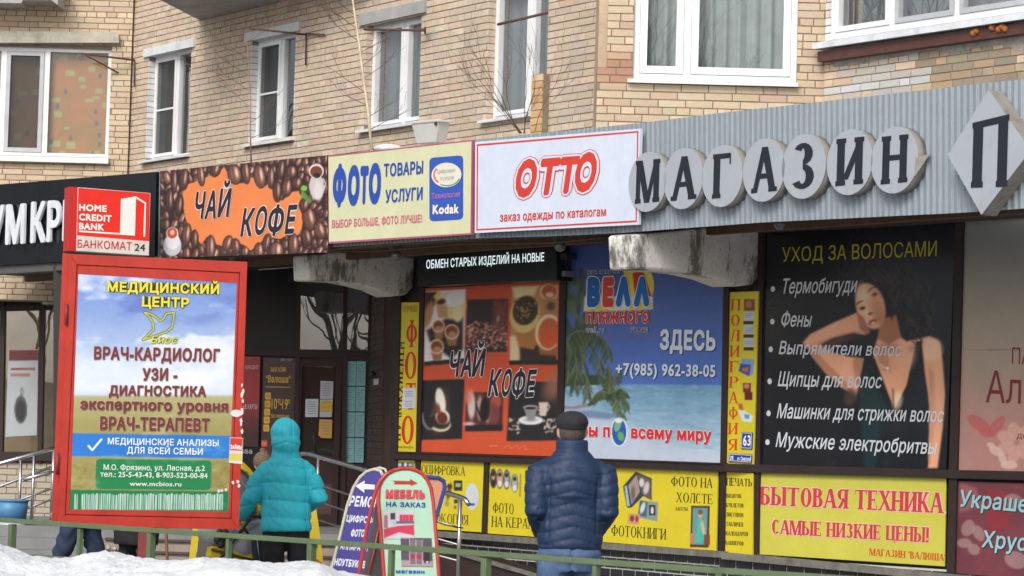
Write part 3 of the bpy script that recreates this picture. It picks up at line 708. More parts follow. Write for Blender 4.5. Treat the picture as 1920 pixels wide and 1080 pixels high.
for i, (pl, u0, u1, z0, z1, o, c, W) in enumerate(ALLB):
    if i in single:
        ob = bpy.data.objects.new('brick', bme); COL.objects.link(ob); ob.parent = W
        p = pl.pt((u0 + u1) / 2, (z0 + z1) / 2, o - .03) - BLD.location
        R = Matrix((pl.u, pl.v, pl.n)).transposed().to_4x4(); ob.matrix_local = Matrix.Translation(p) @ R @ Matrix.Diagonal((u1 - u0, z1 - z0, .06, 1))
        ob.color = (*c, 1)
    else:
        mb = joined.setdefault(W.name, (W, MB()))[1]; mb.cur = c
        if isinstance(o, str): oa, ob_ = -float(o[1:]) - .02, 0.0
        else: oa, ob_ = -.02, o
        e = .0025
        f = [pl.pt(u0 + e, z0 + e, ob_), pl.pt(u1 - e, z0 + e, ob_), pl.pt(u1 - e, z1 - e, ob_), pl.pt(u0 + e, z1 - e, ob_),
             pl.pt(u0, z0, ob_ - e), pl.pt(u1, z0, ob_ - e), pl.pt(u1, z1, ob_ - e), pl.pt(u0, z1, ob_ - e),
             pl.pt(u0, z0, oa), pl.pt(u1, z0, oa), pl.pt(u1, z1, oa), pl.pt(u0, z1, oa)]
        mb.add(f, [(0, 1, 2, 3)] + [(4 + k, 4 + (k + 1) % 4, (k + 1) % 4, k) for k in range(4)] + [(8 + k, 8 + (k + 1) % 4, 4 + (k + 1) % 4, 4 + k) for k in range(4)])
for W, mb in joined.values():
    me = mb.mesh('brickwork', BLD.location); me.materials.append(M_brickA); o = link('brickwork', me, W); o['kind'] = 'stuff'
# balcony slabs over the wall
bs = MB(); w0 = PW.uz(372, 38); zb = w0[1]; uE = PW.uz(770, 38)[0]; Wa, Wb = PW.pt(w0[0], zb, -.02), PW.pt(uE, zb, -.02); O1_ = Wa + Vector((-.36, -1.85, 0)); O2_ = Wb + (O1_ - Wb) * .12 + Vector((0, -.05, 0))
bs.prism([Wa, Wb, O2_, O1_], [p + Vector((0, 0, .14)) for p in (Wa, Wb, O2_, O1_)])
bs.build('balcony_slab', mat('balcony_concrete', (.40, .40, .40), .9, 0, .2, 4, .004, 30, dirt=.3), BLD)
for a_, b_ in ((Wa, O1_), (O1_, O2_)): MB().bar(a_ + Vector((0, 0, .64)), b_ + Vector((0, 0, .64)), .08, .99).build('balcony_parapet', mat('balcony_concrete', (0, 0, 0)), BLD)
b2 = MB(); b2.pp(PB1, [(-60, -40), (112, -40), (108, 9), (96, 0), (42, 0), (40, 6), (-60, 4)], .0, .5); b2.build('balcony_slab', mat('balcony_concrete', (.4, .4, .4)), BLD)
# rest of the body of the block behind the shops
core = MB(); A = PB1.pt(uL, 0, -2.2); Bq = PB3.pt(uD1, 0, -2.2); core.wbox(A.x + .5, Bq.x + 6, 42.5, 54, -.0, 9.4)
core.build('building_core', mat('brick_mass', (.40, .31, .23), .9, 0, .2, 3), BLD)
# ------------------------------------------------------------------ canopy over the shops
M_cor = mat('galvanised_sheet', (.30, .35, .395), .55, .1, .05, 2.5, dirt=.08)
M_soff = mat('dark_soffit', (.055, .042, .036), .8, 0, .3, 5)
CAN = thing('shop_canopy', PF.at(1100, 440), 'grey corrugated canopy band running above the shop fronts', 'canopy'); CAN.location.z = 0
XT = [280, 615, 890, 1200, 1340, 1920, 2060]; YT = [326, 293, 262, 231, 213, 148, 132]
XB = [280, 615, 890, 1030, 1160, 1430, 1800, 1920, 2060]; YB = [478, 464, 447, 443, 437, 417, 399, 391, 382]
xs = [280 + i * 1.25 for i in range(int((2060 - 280) / 1.25))]
# ridges: one row of points per side
mb = MB(); n = len(xs); tp = []; bt = []
for x in xs:
    yt, yb = float(np.interp(x, XT, YT)), float(np.interp(x, XB, YB)); u = PF.uz(x, (yt + yb) / 2)[0]; o = .008 * math.sin(2 * math.pi * u / .066)
    tp.append(PF.at(x, yt, o)); bt.append(PF.at(x, yb, o))
mb.add(tp + bt, [(i, i + 1, n + i + 1, n + i) for i in range(n - 1)]); mb.build('corrugated_band', M_cor, CAN)
zb = [PF.uz(x, y)[1] for x, y in zip(XB, YB)]
def slab(x0, x1, y, zt0, zt1, zo=0):
    pass
b = MB(); ua, ub = PF.uz(-60, 400)[0], PF.uz(2050, 400)[0]; zc = PF.uz(1160, 437)[1]
b.box(PF, ua, ub, zc + .10, zc + .32, -1.75, -.03); b.build('roof_slab', M_soff, CAN)
b = MB(); b.box(PF, ua, ub, zc + .05, zc + .10, -.12, -.03); b.box(PF, ua, ub, zc + .03, zc + .1, -.9, -.82); b.build('soffit_board', mat('brown_board', (.13, .075, .04), .75, 0, .3, 9), CAN)
b = MB(); b.box(PF, PF.uz(600, 300)[0], ub, zc + .32, zc + .40, -1.7, -.05); b.build('roof_snow', M_snow, CAN)
# concrete consoles
def console(name, pts, wall_pts, label, pl, out, back, seed):
    """pts: side outline in photo points on the side plane that stands square to the wall"""
    t = thing(name, (0, 0, 0), label, 'bracket', 'concrete consoles under the canopy')
    x0, y0 = wall_pts; p = pl.at(x0, y0); side = Pl(p, pl.u)   # plane square to the wall
    fr = [side.at(x, y) for x, y in pts]; t.location = (p.x, p.y, p.z)
    q = MB(); q.prism(fr, [f - pl.u * 0.34 for f in fr]); q.build('console_body', M_conc, t, bevel=.025)
    return t
console('concrete_console', [(578, 478), (780, 455), (776, 540), (762, 553), (735, 556), (705, 543), (675, 535), (640, 528), (580, 526)], (776, 500), 'weathered concrete console left of the scrolling sign', PS, 1, 1, 1)
console('concrete_console', [(1192, 440), (1428, 415), (1424, 520), (1412, 534), (1385, 537), (1345, 522), (1300, 512), (1195, 505)], (1426, 480), 'weathered concrete console above the beach poster', PR, 1, 1, 2)
# bulkhead lamps
M_bulb = mat('ribbed_lamp_glass', (.10, .105, .105), .2, 0, .1, 9, coat=.5)
for x, y, l in ((437, 482, 'round glass lamp under the coffee sign'), (743, 480, 'round glass lamp at the top of the left console'), (1050, 462, 'ribbed lamp between scrolling sign and beach poster'), (1462, 420, 'round glass lamp above the black hair poster')):
    p = PF.at(x, y, -.3); t = thing('bulkhead_lamp', p, l, 'lamp', 'lamps under the canopy')
    MB().tube([p + Vector((0, 0, .16)), p + Vector((0, 0, .05))], [.06, .07], 12).build('lamp_base', mat('lamp_base_dark', (.06, .06, .06)), t)
    MB().ell(p, (.052, .052, .05), 14, 8).build('lamp_glass', M_bulb, t)
p = PS.at(1050, 500, .12); t = thing('wall_speaker', p, 'dark boxy floodlight fixed beside the scrolling sign', 'floodlight')
q = MB(); q.pp(PS, [(1040, 476), (1062, 475), (1062, 486), (1040, 487)], .02, .16); q.pp(PS, [(1043, 486), (1061, 485), (1060, 508), (1042, 509)], .02, .10); q.build('housing', mat('black_plastic', (.03, .03, .032), .5), t)
MB().pp(PS, [(1039, 509), (1060, 508), (1060, 518), (1039, 519)], .02, .14).build('bracket', mat('grey_plastic', (.22, .23, .24), .5), t)

# ------------------------------------------------------------------ signs on the canopy
def board(name, pl, q, off, m, label, cat='sign', th=.03, group=None, part='panel'):
    c = ctr([pl.at(x, y, off) for x, y in q]); t = thing(name, c, label, cat, group)
    MB().pp(pl, q, off - th, off).build(part, m, t); return t
K = 1.0
# black sign
t = board('bank_fascia_sign', PF, [(-40, 349), (293, 322), (290, 481), (-40, 500)], .10, mat('black_gloss_panel', (.010, .012, .016), .12, 0, .2, 2, spec=.35), 'glossy black fascia sign with white raised letters, far left', th=.12)
put_text(PF, 'УМ', -23, 461, 44, 457, 76, .13, mat('white_letter_plastic', (.75, .79, .84), .4), t, bold=.03, depth=.03, name='letter')
put_text(PF, 'КРЕДИТ', 56, 456, 240, 445, 78, .13, mat('white_letter_plastic', (.75, .79, .84)), t, bold=.03, depth=.03, name='letter')
for x in (72, 160):
    MB().pp(PF, [(x, 342 - (x - 0) * .08 + 4), (x + 1.2, 342 - x * .08 + 4), (x + 1, 492 - x * .06), (x - .2, 492 - x * .06)], .098, .1015).build('panel_joint', mat('joint_black', (.005, .005, .005), .4), t)
MB().pp(PF, [(-40, 501), (290, 482), (290, 496), (-40, 516)], -.1, .06).build('lower_trim', mat('grey_trim', (.10, .10, .10), .6), t)
MB().pp(PF, [(293, 322), (299, 321), (296, 483), (290, 484)], -.1, .06).build('side_trim', mat('light_grey_trim', (.42, .45, .47), .5, .3), t)

# coffee bean sign
Q = [(300, 321), (613, 291), (615, 473), (300, 484)]
t = board('tea_coffee_sign', PF, Q, .08, ink((60, 40, 35)), 'orange coffee-bean sign reading ЧАЙ КОФЕ on the canopy')
cv = Cv(Q, 1.5, (52, 36, 36)); cv.blend(cv.noise(18, 22, 4) * 1.2 - .3, (74, 58, 60)); R = random.Random(11)
def bean(cv, x, y, rx, ry, rot=0, tone=0, crease=True):
    d = [(98, 64, 54), (118, 80, 68), (88, 58, 52), (132, 94, 78)][tone % 4]
    cv.ell(x, y, rx + 1.6, ry + 1.6, (36, 22, 22), rot); cv.ell(x, y, rx, ry, tuple(v * .72 for v in d), rot)
    cv.ell(x + rx * .12, y - ry * .08, rx * .72, ry * .78, d, rot, 4); cv.ell(x + rx * .30, y - ry * .18, rx * .24, ry * .5, tuple(min(255, v * 1.15 + 95) for v in d), rot, 3, .85)
    if crease: 
        s, c = math.sin(rot), math.cos(rot); cv.line([(x + ry * .85 * s - rx * .15 * c, y - ry * .85 * c), (x - rx * .25, y), (x - ry * .85 * s - rx * .1, y + ry * .85 * c)], 1.2, (44, 26, 24), a=.75)
for gx in range(302, 622, 13):
    for gy in range(286, 492, 17):
        x, y = gx + R.uniform(-4, 4), gy + R.uniform(-5, 5); bean(cv, x, y, R.uniform(5, 7.5), R.uniform(8, 12), R.uniform(-.5, .5), R.randrange(4), R.random() < .5)
org = [(343, 356), (352, 345), (364, 342), (374, 336), (385, 333), (393, 330), (410, 320), (421, 314), (430, 330), (440, 342), (458, 344), (468, 334), (476, 333), (486, 346), (500, 350), (511, 356), (514, 372), (530, 376), (545, 360), (560, 358), (566, 372), (562, 388), (568, 410), (566, 428), (560, 440), (552, 444), (540, 440), (526, 448), (510, 446), (500, 440), (492, 452), (480, 462), (470, 470), (462, 462), (450, 456), (440, 458), (430, 452), (418, 462), (406, 458), (400, 446), (388, 444), (378, 458), (366, 446), (356, 432), (348, 410), (344, 390), (342, 372)]
cv.poly([(x, y + 2) for x, y in org], (40, 26, 26), 5); cv.poly(org, (224, 124, 70), 2.0); cv.blend(cv.noise(90, 90, 8) * .5 * (cv.C[..., 0] > 200), (240, 150, 86))
for x, y, rx, ry, rot, tn in ((327, 340, 4.5, 20, 0, 1), (345, 336, 8, 20, .1, 0), (377, 330, 6, 18, -.1, 3), (404, 318, 9, 13, .3, 0), (440, 327, 12, 18, -.2, 3), (461, 324, 7, 20, -.1, 1), (487, 331, 10, 21, -.15, 3), (508, 333, 6, 19, 0, 1), (527, 318, 7, 18, .1, 0), (547, 322, 9, 11, 0, 1), (520, 359, 7.5, 19, 0, 0), (538, 352, 9, 16, .1, 1), (557, 343, 10, 11, .2, 0), (395, 464, 8, 22, 0, 1), (427, 456, 8, 14, .3, 1), (442, 462, 8, 14, -.1, 0), (486, 470, 9, 14, 0, 1), (500, 455, 7, 16, .2, 0), (519, 470, 12, 16, 0, 3), (551, 458, 9, 18, 0, 1), (580, 410, 12, 22, -.2, 1), (575, 445, 9, 16, -.2, 0), (600, 432, 10, 16, -.3, 1), (350, 440, 8, 20, .1, 1), (365, 448, 6, 16, 0, 0), (336, 386, 7, 20, .1, 2), (318, 376, 7, 22, 0, 2), (571, 384, 9, 12, .2, 0)):
    bean(cv, x, y, rx, ry, rot, tn)
cv.ell(594, 350, 14, 24, (196, 190, 190), -.05); cv.ell(596, 356, 8, 18, (214, 210, 210), 0, 8); cv.ell(593, 321, 14, 13.5, (226, 220, 218)); cv.ell(593, 322, 11.5, 11, (120, 58, 34)); cv.ell(594, 329, 7, 5, (40, 30, 34)); cv.line([(606, 335), (611, 345), (606, 358)], 2.2, (205, 200, 200))
cv.ell(570, 353, 6, 5, (110, 190, 60)); cv.poly([(568, 356), (585, 378), (580, 382), (566, 368)], (80, 140, 60)); cv.poly([(566, 358), (563, 374), (570, 370)], (96, 160, 70))
cv.ell(323, 460, 17, 20, (196, 196, 204)); cv.ell(324, 452, 13, 16, (226, 226, 232)); cv.ell(323, 438, 11.5, 12, (240, 225, 220)); cv.ell(323, 437, 9.5, 10, (196, 66, 40)); cv.ell(323, 436, 4.5, 5, (240, 190, 160), 0, 3)
cv.build('printed_picture', PF, .083, t, 1.05)
def outlined(pl, txt, x0, y0, x1, y1, h, off, c1, c2, par, k=1.0, b0=.03, b1=.07, **kw):
    put_text(pl, txt, x0 - h * .015, y0 + h * .03, x1 + h * .015, y1 + h * .03, h * 1.06, off, ink(c2, k), par, bold=b1, **kw)
    put_text(pl, txt, x0, y0, x1, y1, h, off + .003, ink(c1, k), par, bold=b0, **kw)
INK = (34, 34, 46); WH = (225, 222, 222)
for ch, x0, x1, y, h in (('Ч', 362, 380, 411, 52), ('А', 383, 404, 411, 54), ('Й', 407, 428, 408, 55)): outlined(PF, ch, x0, y, x1, y - 1, h, .088, INK, WH, t, shear=.10)
for ch, x0, x1, y, h in (('К', 450, 471, 444, 54), ('О', 475, 496, 441, 54), ('Ф', 499, 528, 440, 54), ('Е', 533, 550, 439, 55)): outlined(PF, ch, x0, y, x1, y - 1, h, .088, INK, WH, t, shear=.12)

# photo goods sign
Q = [(615, 292), (886, 262), (884, 440), (616, 457)]
t = board('photo_goods_sign', PF, Q, .08, ink((178, 92, 118)), 'pale yellow sign reading ФОТО ТОВАРЫ УСЛУГИ')
Q2 = [(616, 294.5), (884, 265), (882, 437), (617, 453.5)]
cv = Cv(Q2, 3.0, (216, 216, 178)); cv.blend(cv.noise(60, 90, 2) * .5, (206, 214, 170)); cv.build('printed_field', PF, .083, t, 1.0)
BL = (40, 78, 172); PK = (206, 110, 132)
for ch, x0, x1, yb, h in (('Ф', 623, 648, 386, 76), ('О', 651, 673, 386, 76), ('Т', 674, 689.5, 384, 73), ('О', 690.5, 713, 383, 77)): put_text(PF, ch, x0, yb, x1, yb - 1, h, .087, ink(BL), t, bold=.075)
put_text(PF, 'ТОВАРЫ', 719, 332, 793, 326, 25, .087, ink(BL), t, bold=.035); put_text(PF, 'УСЛУГИ', 722, 381, 792, 375, 25, .087, ink(BL), t, bold=.035)
put_text(PF, 'ВЫБОР БОЛЬШЕ, ФОТО ЛУЧШЕ!', 622, 428, 791, 417, 15.5, .087, ink(PK), t, bold=.03)
Q3 = [(805, 296), (868, 291), (868, 411), (805, 415)]
def rrect(q, r, n=5):
    out = []
    for i in range(4):
        p = Vector(q[i]); a = (Vector(q[i - 1]) - p).normalized(); b = (Vector(q[(i + 1) % 4]) - p).normalized()
        for k in range(n + 1):
            s = k / n; out.append(tuple(p + a * r * (1 - s) ** 2 + b * r * s ** 2))
    return out
MB().pp(PF, rrect(Q3, 9), .082, .0875).build('blue_badge', ink((50, 88, 182)), t)
def ellp(cx, cy, rx, ry, n=28, rot=0): return [(cx + rx * math.cos(a) * math.cos(rot) - ry * math.sin(a) * math.sin(rot), cy + rx * math.cos(a) * math.sin(rot) + ry * math.sin(a) * math.cos(rot)) for a in [2 * math.pi * i / n for i in range(n)]]
MB().pp(PF, ellp(837, 328, 28, 23, 28, -.06), .0875, .0895).build('badge_oval', ink((224, 222, 206)), t)
arc = lambda cx, cy, rx, ry, a0, a1, w, n=12: [(cx + rx * math.cos(math.radians(a0 + (a1 - a0) * i / n)), cy + ry * math.sin(math.radians(a0 + (a1 - a0) * i / n))) for i in range(n + 1)] + [(cx + (rx - w) * math.cos(math.radians(a1 - (a1 - a0) * i / n)), cy + (ry - w) * math.sin(math.radians(a1 - (a1 - a0) * i / n))) for i in range(n + 1)]
MB().pp(PF, arc(837, 328, 25, 20, 130, 220, 3.5), .0895, .0905).build('oval_stripe', ink((222, 120, 110)), t); MB().pp(PF, arc(838, 328, 26, 21, 20, 120, 2), .0895, .0905).build('oval_stripe', ink((60, 140, 90)), t)
put_text(PF, 'Цифровые', 820, 326, 853, 322, 7.5, .0905, ink((120, 130, 150)), t); put_text(PF, 'Услуги', 825, 339, 850, 336, 7.5, .0905, ink((120, 130, 150)), t)
put_text(PF, 'Технология', 809, 373, 862, 369, 11, .0905, ink((190, 120, 170)), t, bold=.01); put_text(PF, 'Kodak', 811, 402, 860, 400, 19, .0905, ink((236, 232, 214)), t, bold=.045)

# white mail order sign
Q = [(891, 266), (1200, 241), (1197, 421), (890, 437)]
t = board('mail_order_sign', PF, Q, .08, ink((208, 218, 236)), 'white sign with red lettering ОТТО and red border'); RD = (208, 62, 48)
def inset(q, a, k=1.0):
    c = (sum(p[0] for p in q) / 4, sum(p[1] for p in q) / 4); return [(x + (a if x < c[0] else -a) * .7, y + (a if y < c[1] else -a)) for x, y in q]
def ring(pl, q, a, w, o0, o1, m, par, name):
    A, B_ = inset(q, a), inset(q, a + w)
    for i in range(4):
        j = (i + 1) % 4; MB().pp(pl, [A[i], A[j], B_[j], B_[i]], o0, o1).build(name, m, par)
ring(PF, Q, 4.5, 3.2, .08, .0815, ink(RD), t, 'border_line')
for b_, c_, o_, g in ((.155, RD, .0825, 1.0), (.125, (208, 218, 236), .084, 1.0), (.05, RD, .0855, 1.0)):
    for ch, x0, x1, yb, h, w_ in (('О', 962, 1001, 372, 77, 1), ('Т', 1005, 1042, 368, 75, 1), ('Т', 1042, 1078, 365, 75, 1), ('О', 1073, 1113, 362, 80, 1)):
        e = (b_ - .05) * 52; e2 = (b_ - .05) * 60
        put_text(PF, 'O' if ch == 'О' else 'T', x0 - e, yb + e2 * .8, x1 + e, yb - 3 + e2 * .8, h + e2 * 1.5, o_ + (x0 - 960) * 4e-6, ink(c_), t, bold=b_, shear=.12)
put_text(PF, 'заказ одежды по каталогам', 937, 416, 1136, 405, 17.5, .083, ink(RD), t, bold=.025)

# round letter boxes
M_disc = mat('pale_grey_letter_face', (.40, .44, .49), .5, .1, .06, 3, dirt=.15); M_dside = mat('cream_letter_side', (.30, .28, .245), .75, 0, .2, 10, dirt=.5)
M_let = mat('navy_black_letter', (.014, .018, .028), .4)
for ch, cx, cy, ry, lb in (('М', 1214, 341, 55, 'first disc, letter М, overlapping the white sign'), ('А', 1281, 335, 56, 'letter А, right after the М'), ('Г', 1354, 330, 57, 'letter Г, third from the white sign'), ('А', 1432, 319, 58, 'letter А, between the Г and the З'), ('З', 1507, 312, 59.5, 'letter З, like a figure three'), ('И', 1593, 304, 60.5, 'letter И, next to last'), ('Н', 1677, 300, 61.5, 'last disc, letter Н, beside the diamond')):
    s_ = (PF.at(cx, cy - 50) - PF.at(cx, cy + 50)).length / 100; R_ = ry * s_; c = PF.at(cx, cy, .105)
    t = thing('letter_disc', c, 'round grey sign box on the canopy: ' + lb, 'letter sign', 'round letter boxes spelling МАГАЗИН')
    pts = lambda R1, o: [c + PF.u * R1 * math.cos(2 * math.pi * k / 48) + PF.v * R1 * math.sin(2 * math.pi * k / 48) + PF.n * o for k in range(48)]
    MB().prism(pts(R_, -.004), pts(R_, -.10), True).build('side_band', M_dside, t); MB().prism(pts(R_ * 1.01, .002), pts(R_ * 1.01, -.004)).build('face', M_disc, t)
    w = {'М': 43, 'А': 42, 'Г': 33, 'З': 42, 'И': 48, 'Н': 46}[ch]; h = ry * 1.46
    put_text(PF, ch, cx - w / 2 - 1, cy + h * .5 + 1, cx + w / 2 - 1, cy + h * .5 - w * .10 + 1, h, .110, M_let, t, sf=dict(T=.20 if ch != 'М' else .21, t=.115, sf=.03), name='letter', hts=h)
dq = [(1853, 168), (1932, 282), (1840, 403), (1777, 291)]
t = thing('diamond_letter_box', PF.at(1850, 285, .17), 'diamond-shaped grey sign box with black letter П', 'letter sign')
MB().pp(PF, dq, .01, .166).build('side_band', M_dside, t); MB().pp(PF, dq, .167, .172).build('face', M_disc, t)
put_text(PF, 'П', 1822, 352, 1887, 350, 122, .176, M_let, t, sf=dict(T=.19, t=.10, sf=.02), name='letter', hts=136)
t = thing('sign_stub', PF.at(1735, 310, .05), 'small cream metal stub beside the last letter disc', 'bracket')
MB().prism([PF.at(1718, 295, .12), PF.at(1744, 288, .03), PF.at(1716, 330, .12)], [PF.at(1712, 297, .02), PF.at(1740, 290, .0), PF.at(1710, 328, .02)]).build('stub_plate', M_dside, t)

# projecting bank sign
PH = Pl(PF.at(205, 420, .85), Vector((0.45, -1, 0)))
Q = [(146, 351), (282, 362), (279, 479), (143, 470)]
t = board('bank_box_sign', PH, Q, 0, mat('white_acrylic', (.72, .70, .66), .35), 'red and white projecting box sign reading HOME CREDIT BANK', th=.2)
MB().pp(PH, [(147, 352), (281, 362.5), (279.5, 452), (144.5, 441)], 0, .003).build('red_face', ink((222, 42, 30), 1.1), t)
MB().pp(PH, [(131, 350), (147, 351), (143, 471), (128, 470)], -.22, -.005).build('side_face', ink((196, 40, 40)), t)
for s_, y, w in (('HOME', 395, 52), ('CREDIT', 413, 61), ('BANK', 430, 47)): put_text(PH, s_, 148, y, 148 + w, y + w * .055, 13.5, .006, ink((240, 232, 226), 1.1), t, bold=.045)
wl = ink((236, 232, 230), 1.1)
MB().pp(PH, [(148, 432), (225, 437), (225, 440), (148, 435)], .003, .006).build('white_rule', wl, t)
MB().pp(PH, [(227, 373), (255, 368), (253, 442), (225, 440)], .003, .006).build('tower_face', wl, t)
MB().pp(PH, [(255, 368), (274, 380), (272, 444), (269, 444), (271, 382), (255, 372)], .003, .006).build('tower_outline', wl, t)
put_text(PH, 'БАНКОМАТ', 145, 464, 247, 469, 15, .004, ink((205, 60, 48)), t, bold=.01); put_text(PH, '24', 252, 470, 272, 471, 14, .004, ink((50, 45, 45)), t, bold=.01)
# ------------------------------------------------------------------ shop front
M_frame = mat('brown_frame', (.036, .024, .023), .5, 0, .2, 4, spec=.3)
M_dark = mat('dark_backing', (.02, .018, .018), .6)
KS = 1.2          # prints under the canopy hang in shade: their own colours are lighter than they look
SH = thing('shop_window_wall', PS.at(1000, 900), 'brown framed shop window wall covered with posters', 'shop front'); SH.location.z = 0
def strip(pl, pts, o0, o1, nm='frame_post', m=None, par=None): return MB().pp(pl, pts, o0, o1).build(nm, m or M_frame, par or SH)
# backing
strip(PS, [(736, 440), (1432, 400), (1424, 1045), (732, 992)], -.25, -.02, 'backing_wall', M_dark)
strip(PR, [(1424, 400), (2040, 360), (2030, 1110), (1418, 1046)], -.25, -.02, 'backing_wall', M_dark)
# posts
for a, b, w in (((748, 480), (737, 990), 8), ((791, 530), (780, 992), 8), ((1056, 455), (1048, 860), 12), ((912, 862), (907, 1000), 9), ((1078, 864), (1072, 1012), 9), ((1361, 540), (1352, 1036), 10)):
    strip(PS, [(a[0] - w / 2, a[1]), (a[0] + w / 2, a[1]), (b[0] + w / 2, b[1]), (b[0] - w / 2, b[1])], -.02, .048)
for a, b, w in (((1427, 425), (1416, 1042), 10), ((1799, 400), (1782, 1078), 15)):
    strip(PR, [(a[0] - w / 2, a[1]), (a[0] + w / 2, a[1]), (b[0] + w / 2, b[1]), (b[0] - w / 2, b[1])], -.02, .055)
strip(PS, [(738, 848), (1356, 870), (1355, 885), (737, 860)], -.02, .078, 'frame_rail'); strip(PS, [(738, 846), (1356, 868), (1356, 871), (738, 849)], -.02, .09, 'rail_lip')
strip(PR, [(1356, 869), (1790, 881), (2030, 886), (2030, 903), (1789, 897), (1356, 884)], -.02, .078, 'frame_rail')
strip(PR, [(1418, 424), (1800, 396), (2035, 380), (2035, 392), (1799, 408), (1420, 436)], -.02, .075, 'frame_rail')
strip(PS, [(735, 990), (1355, 1034), (1355, 1046), (735, 1001)], -.02, .10, 'window_ledge', mat('stone_ledge', (.17, .165, .15), .85, 0, .3, 9, .004, 50, dirt=.4))
strip(PR, [(1352, 1036), (1420, 1041), (1785, 1077), (2030, 1100), (2030, 1113), (1785, 1090), (1352, 1048)], -.02, .10, 'window_ledge', mat('stone_ledge', (.2, .2, .2)))
# side return towards the entrance: brown painted brick
P2 = PS.pt(PS.uz(741, 700)[0], 0, -.02); P1 = PE.pt(PE.uz(693, 700)[0], 0, 0)
d = (P2 - P1); d.z = 0; RET = Pl(P1, Vector((d.y, -d.x, 0)))
M_bb = mat('brown_painted_brick', (.075, .048, .040), .6, 0, .2, 8)
strip(RET, [(692, 480), (742, 462), (736, 1000), (683, 985)], -.2, -.004, 'return_wall', mat('brown_plaster', (.05, .03, .025), .7))
bb = MB(); r = random.Random(2)
L_ = (P2 - P1).length; zz = .45
u0 = RET.uz(693, 700)[0]; k = 0
while zz < 4.2:
    u = u0 - (.13 if k % 2 else 0); 
    while u < u0 + L_ * .52:
        a, b = max(u, u0), min(u + .25, u0 + L_ * .52)
        if b - a > .03: bb.box(RET, a + .004, b - .004, zz + .004, zz + .07, -.01, .006 + r.random() * .004)
        u += .26
    zz += .075; k += 1
o = bb.build('painted_brick', mat('brown_painted_brick', (0, 0, 0)), SH); o['kind'] = 'stuff'
MB().pp(RET, [(724, 470), (741, 464), (736, 985), (720, 980)], -.01, .012).build('rust_panel', mat('rust_brown_sheet', (.055, .028, .018), .7, 0, .6, 3), SH)
MB().pp(RET, [(700, 711), (709, 710), (709, 721), (700, 722)], .01, .014).build('paper_scrap', ink((215, 215, 215)), SH)
q = MB(); q.ell(RET.at(697, 701, .06), (.05, .05, .035), 10, 6); q.build('door_camera', mat('black_plastic', (.03, .03, .03)), SH)
# dark tiles of the plinth
TIL = thing('tiled_plinth', PS.at(1100, 1040), 'low wall of dark glazed tiles with pale joints under the shop windows', 'wall'); TIL.location.z = 0
M_tile = mat('dark_glazed_tile', (.022, .022, .028), .22, 0, .4, 7, coat=.3, obcol=False); M_grout = mat('pale_grout', (.55, .55, .52), .9)
tm = bmesh.new(); bmesh.ops.create_cube(tm, size=1); bmesh.ops.bevel(tm, geom=tm.edges[:], offset=.03, segments=1, affect='EDGES'); tme = bpy.data.meshes.new('tile'); tm.to_mesh(tme); tm.free(); tme.materials.append(M_tile)
def tiles(pl, x0, x1, ytop, seed):
    ua, ub = pl.uz(x0, ytop)[0], pl.uz(x1, ytop)[0]; zt = min(pl.uz(x0, ytop)[1], pl.uz(x1, ytop + (x1 - x0) * .075)[1])
    MB().box(pl, ua, ub, -.3, zt + .06, -.25, .020).build('plinth_core', M_grout, TIL); r = random.Random(seed); nn = 0
    TH = .105; TW = .200; zk = zt + .05; row = 0
    while zk > .12:
        u = ua + (TW / 2 if row % 2 else 0) - TW
        while u < ub:
            a, b = max(u + .007, ua), min(u + TW - .007, ub)
            if b - a > .03:
                p = pl.pt((a + b) / 2, zk - TH / 2, .022)
                e = p - CAM; yy = CY - e.dot(up) / e.dot(fwd) * F
                ob = bpy.data.objects.new('tile', tme); COL.objects.link(ob); ob.parent = TIL
                R_ = Matrix((pl.u, pl.v, pl.n)).transposed().to_4x4(); tw = Matrix.Rotation(r.gauss(0, .006), 4, 'Y')
                ob.matrix_local = Matrix.Translation(p - TIL.location) @ R_ @ tw @ Matrix.Diagonal((b - a, TH - .014, .010, 1)); nn += 1
            u += TW
        zk -= TH; row += 1
        if row > 5: break
    return nn
tiles(PS, 735, 1352, 1001, 1); tiles(PR, 1352, 2030, 1047, 2)

def prt(pl, q, fn, name, label, cat='poster', k=KS, step=1.7, rough=.35, off=.03, bgc=(128, 128, 128), backm=None, group=None, bordm=None):
    c = ctr([pl.at(x, y, off) for x, y in q]); t = thing(name, c, label, cat, group)
    MB().pp(pl, q, off - .015, off - .001).build('panel', bordm or M_dark, t)
    cv = Cv(q, step, bgc)
    if fn: fn(cv)
    cv.build('printed_picture', pl, off, t, k, rough); return t
# scrolling display
t = thing('scrolling_sign', PS.at(912, 496, .15), 'black scrolling display with white lettering ОБМЕН СТАРЫХ ИЗДЕЛИЙ НА НОВЫЕ', 'sign')
MB().pp(PS, [(783, 476), (1043, 457), (1044, 521), (783, 534)], .0, .20).build('housing', mat('black_display', (.012, .015, .018), .35, 0, .3, 3), t)
MB().pp(PS, [(783, 531), (1044, 518), (1044, 525), (783, 537)], .0, .215).build('lower_lip', mat('black_display', (0, 0, 0)), t)
M_led = mat('white_led_dots', (.75, .88, .92), .5, 0, .1, 90, emis=.75)
put_text(PS, 'ОБМЕН СТАРЫХ ИЗДЕЛИЙ НА НОВЫЕ', 799, 504, 1020, 489.5, 16.5, .204, M_led, t, bold=.012)
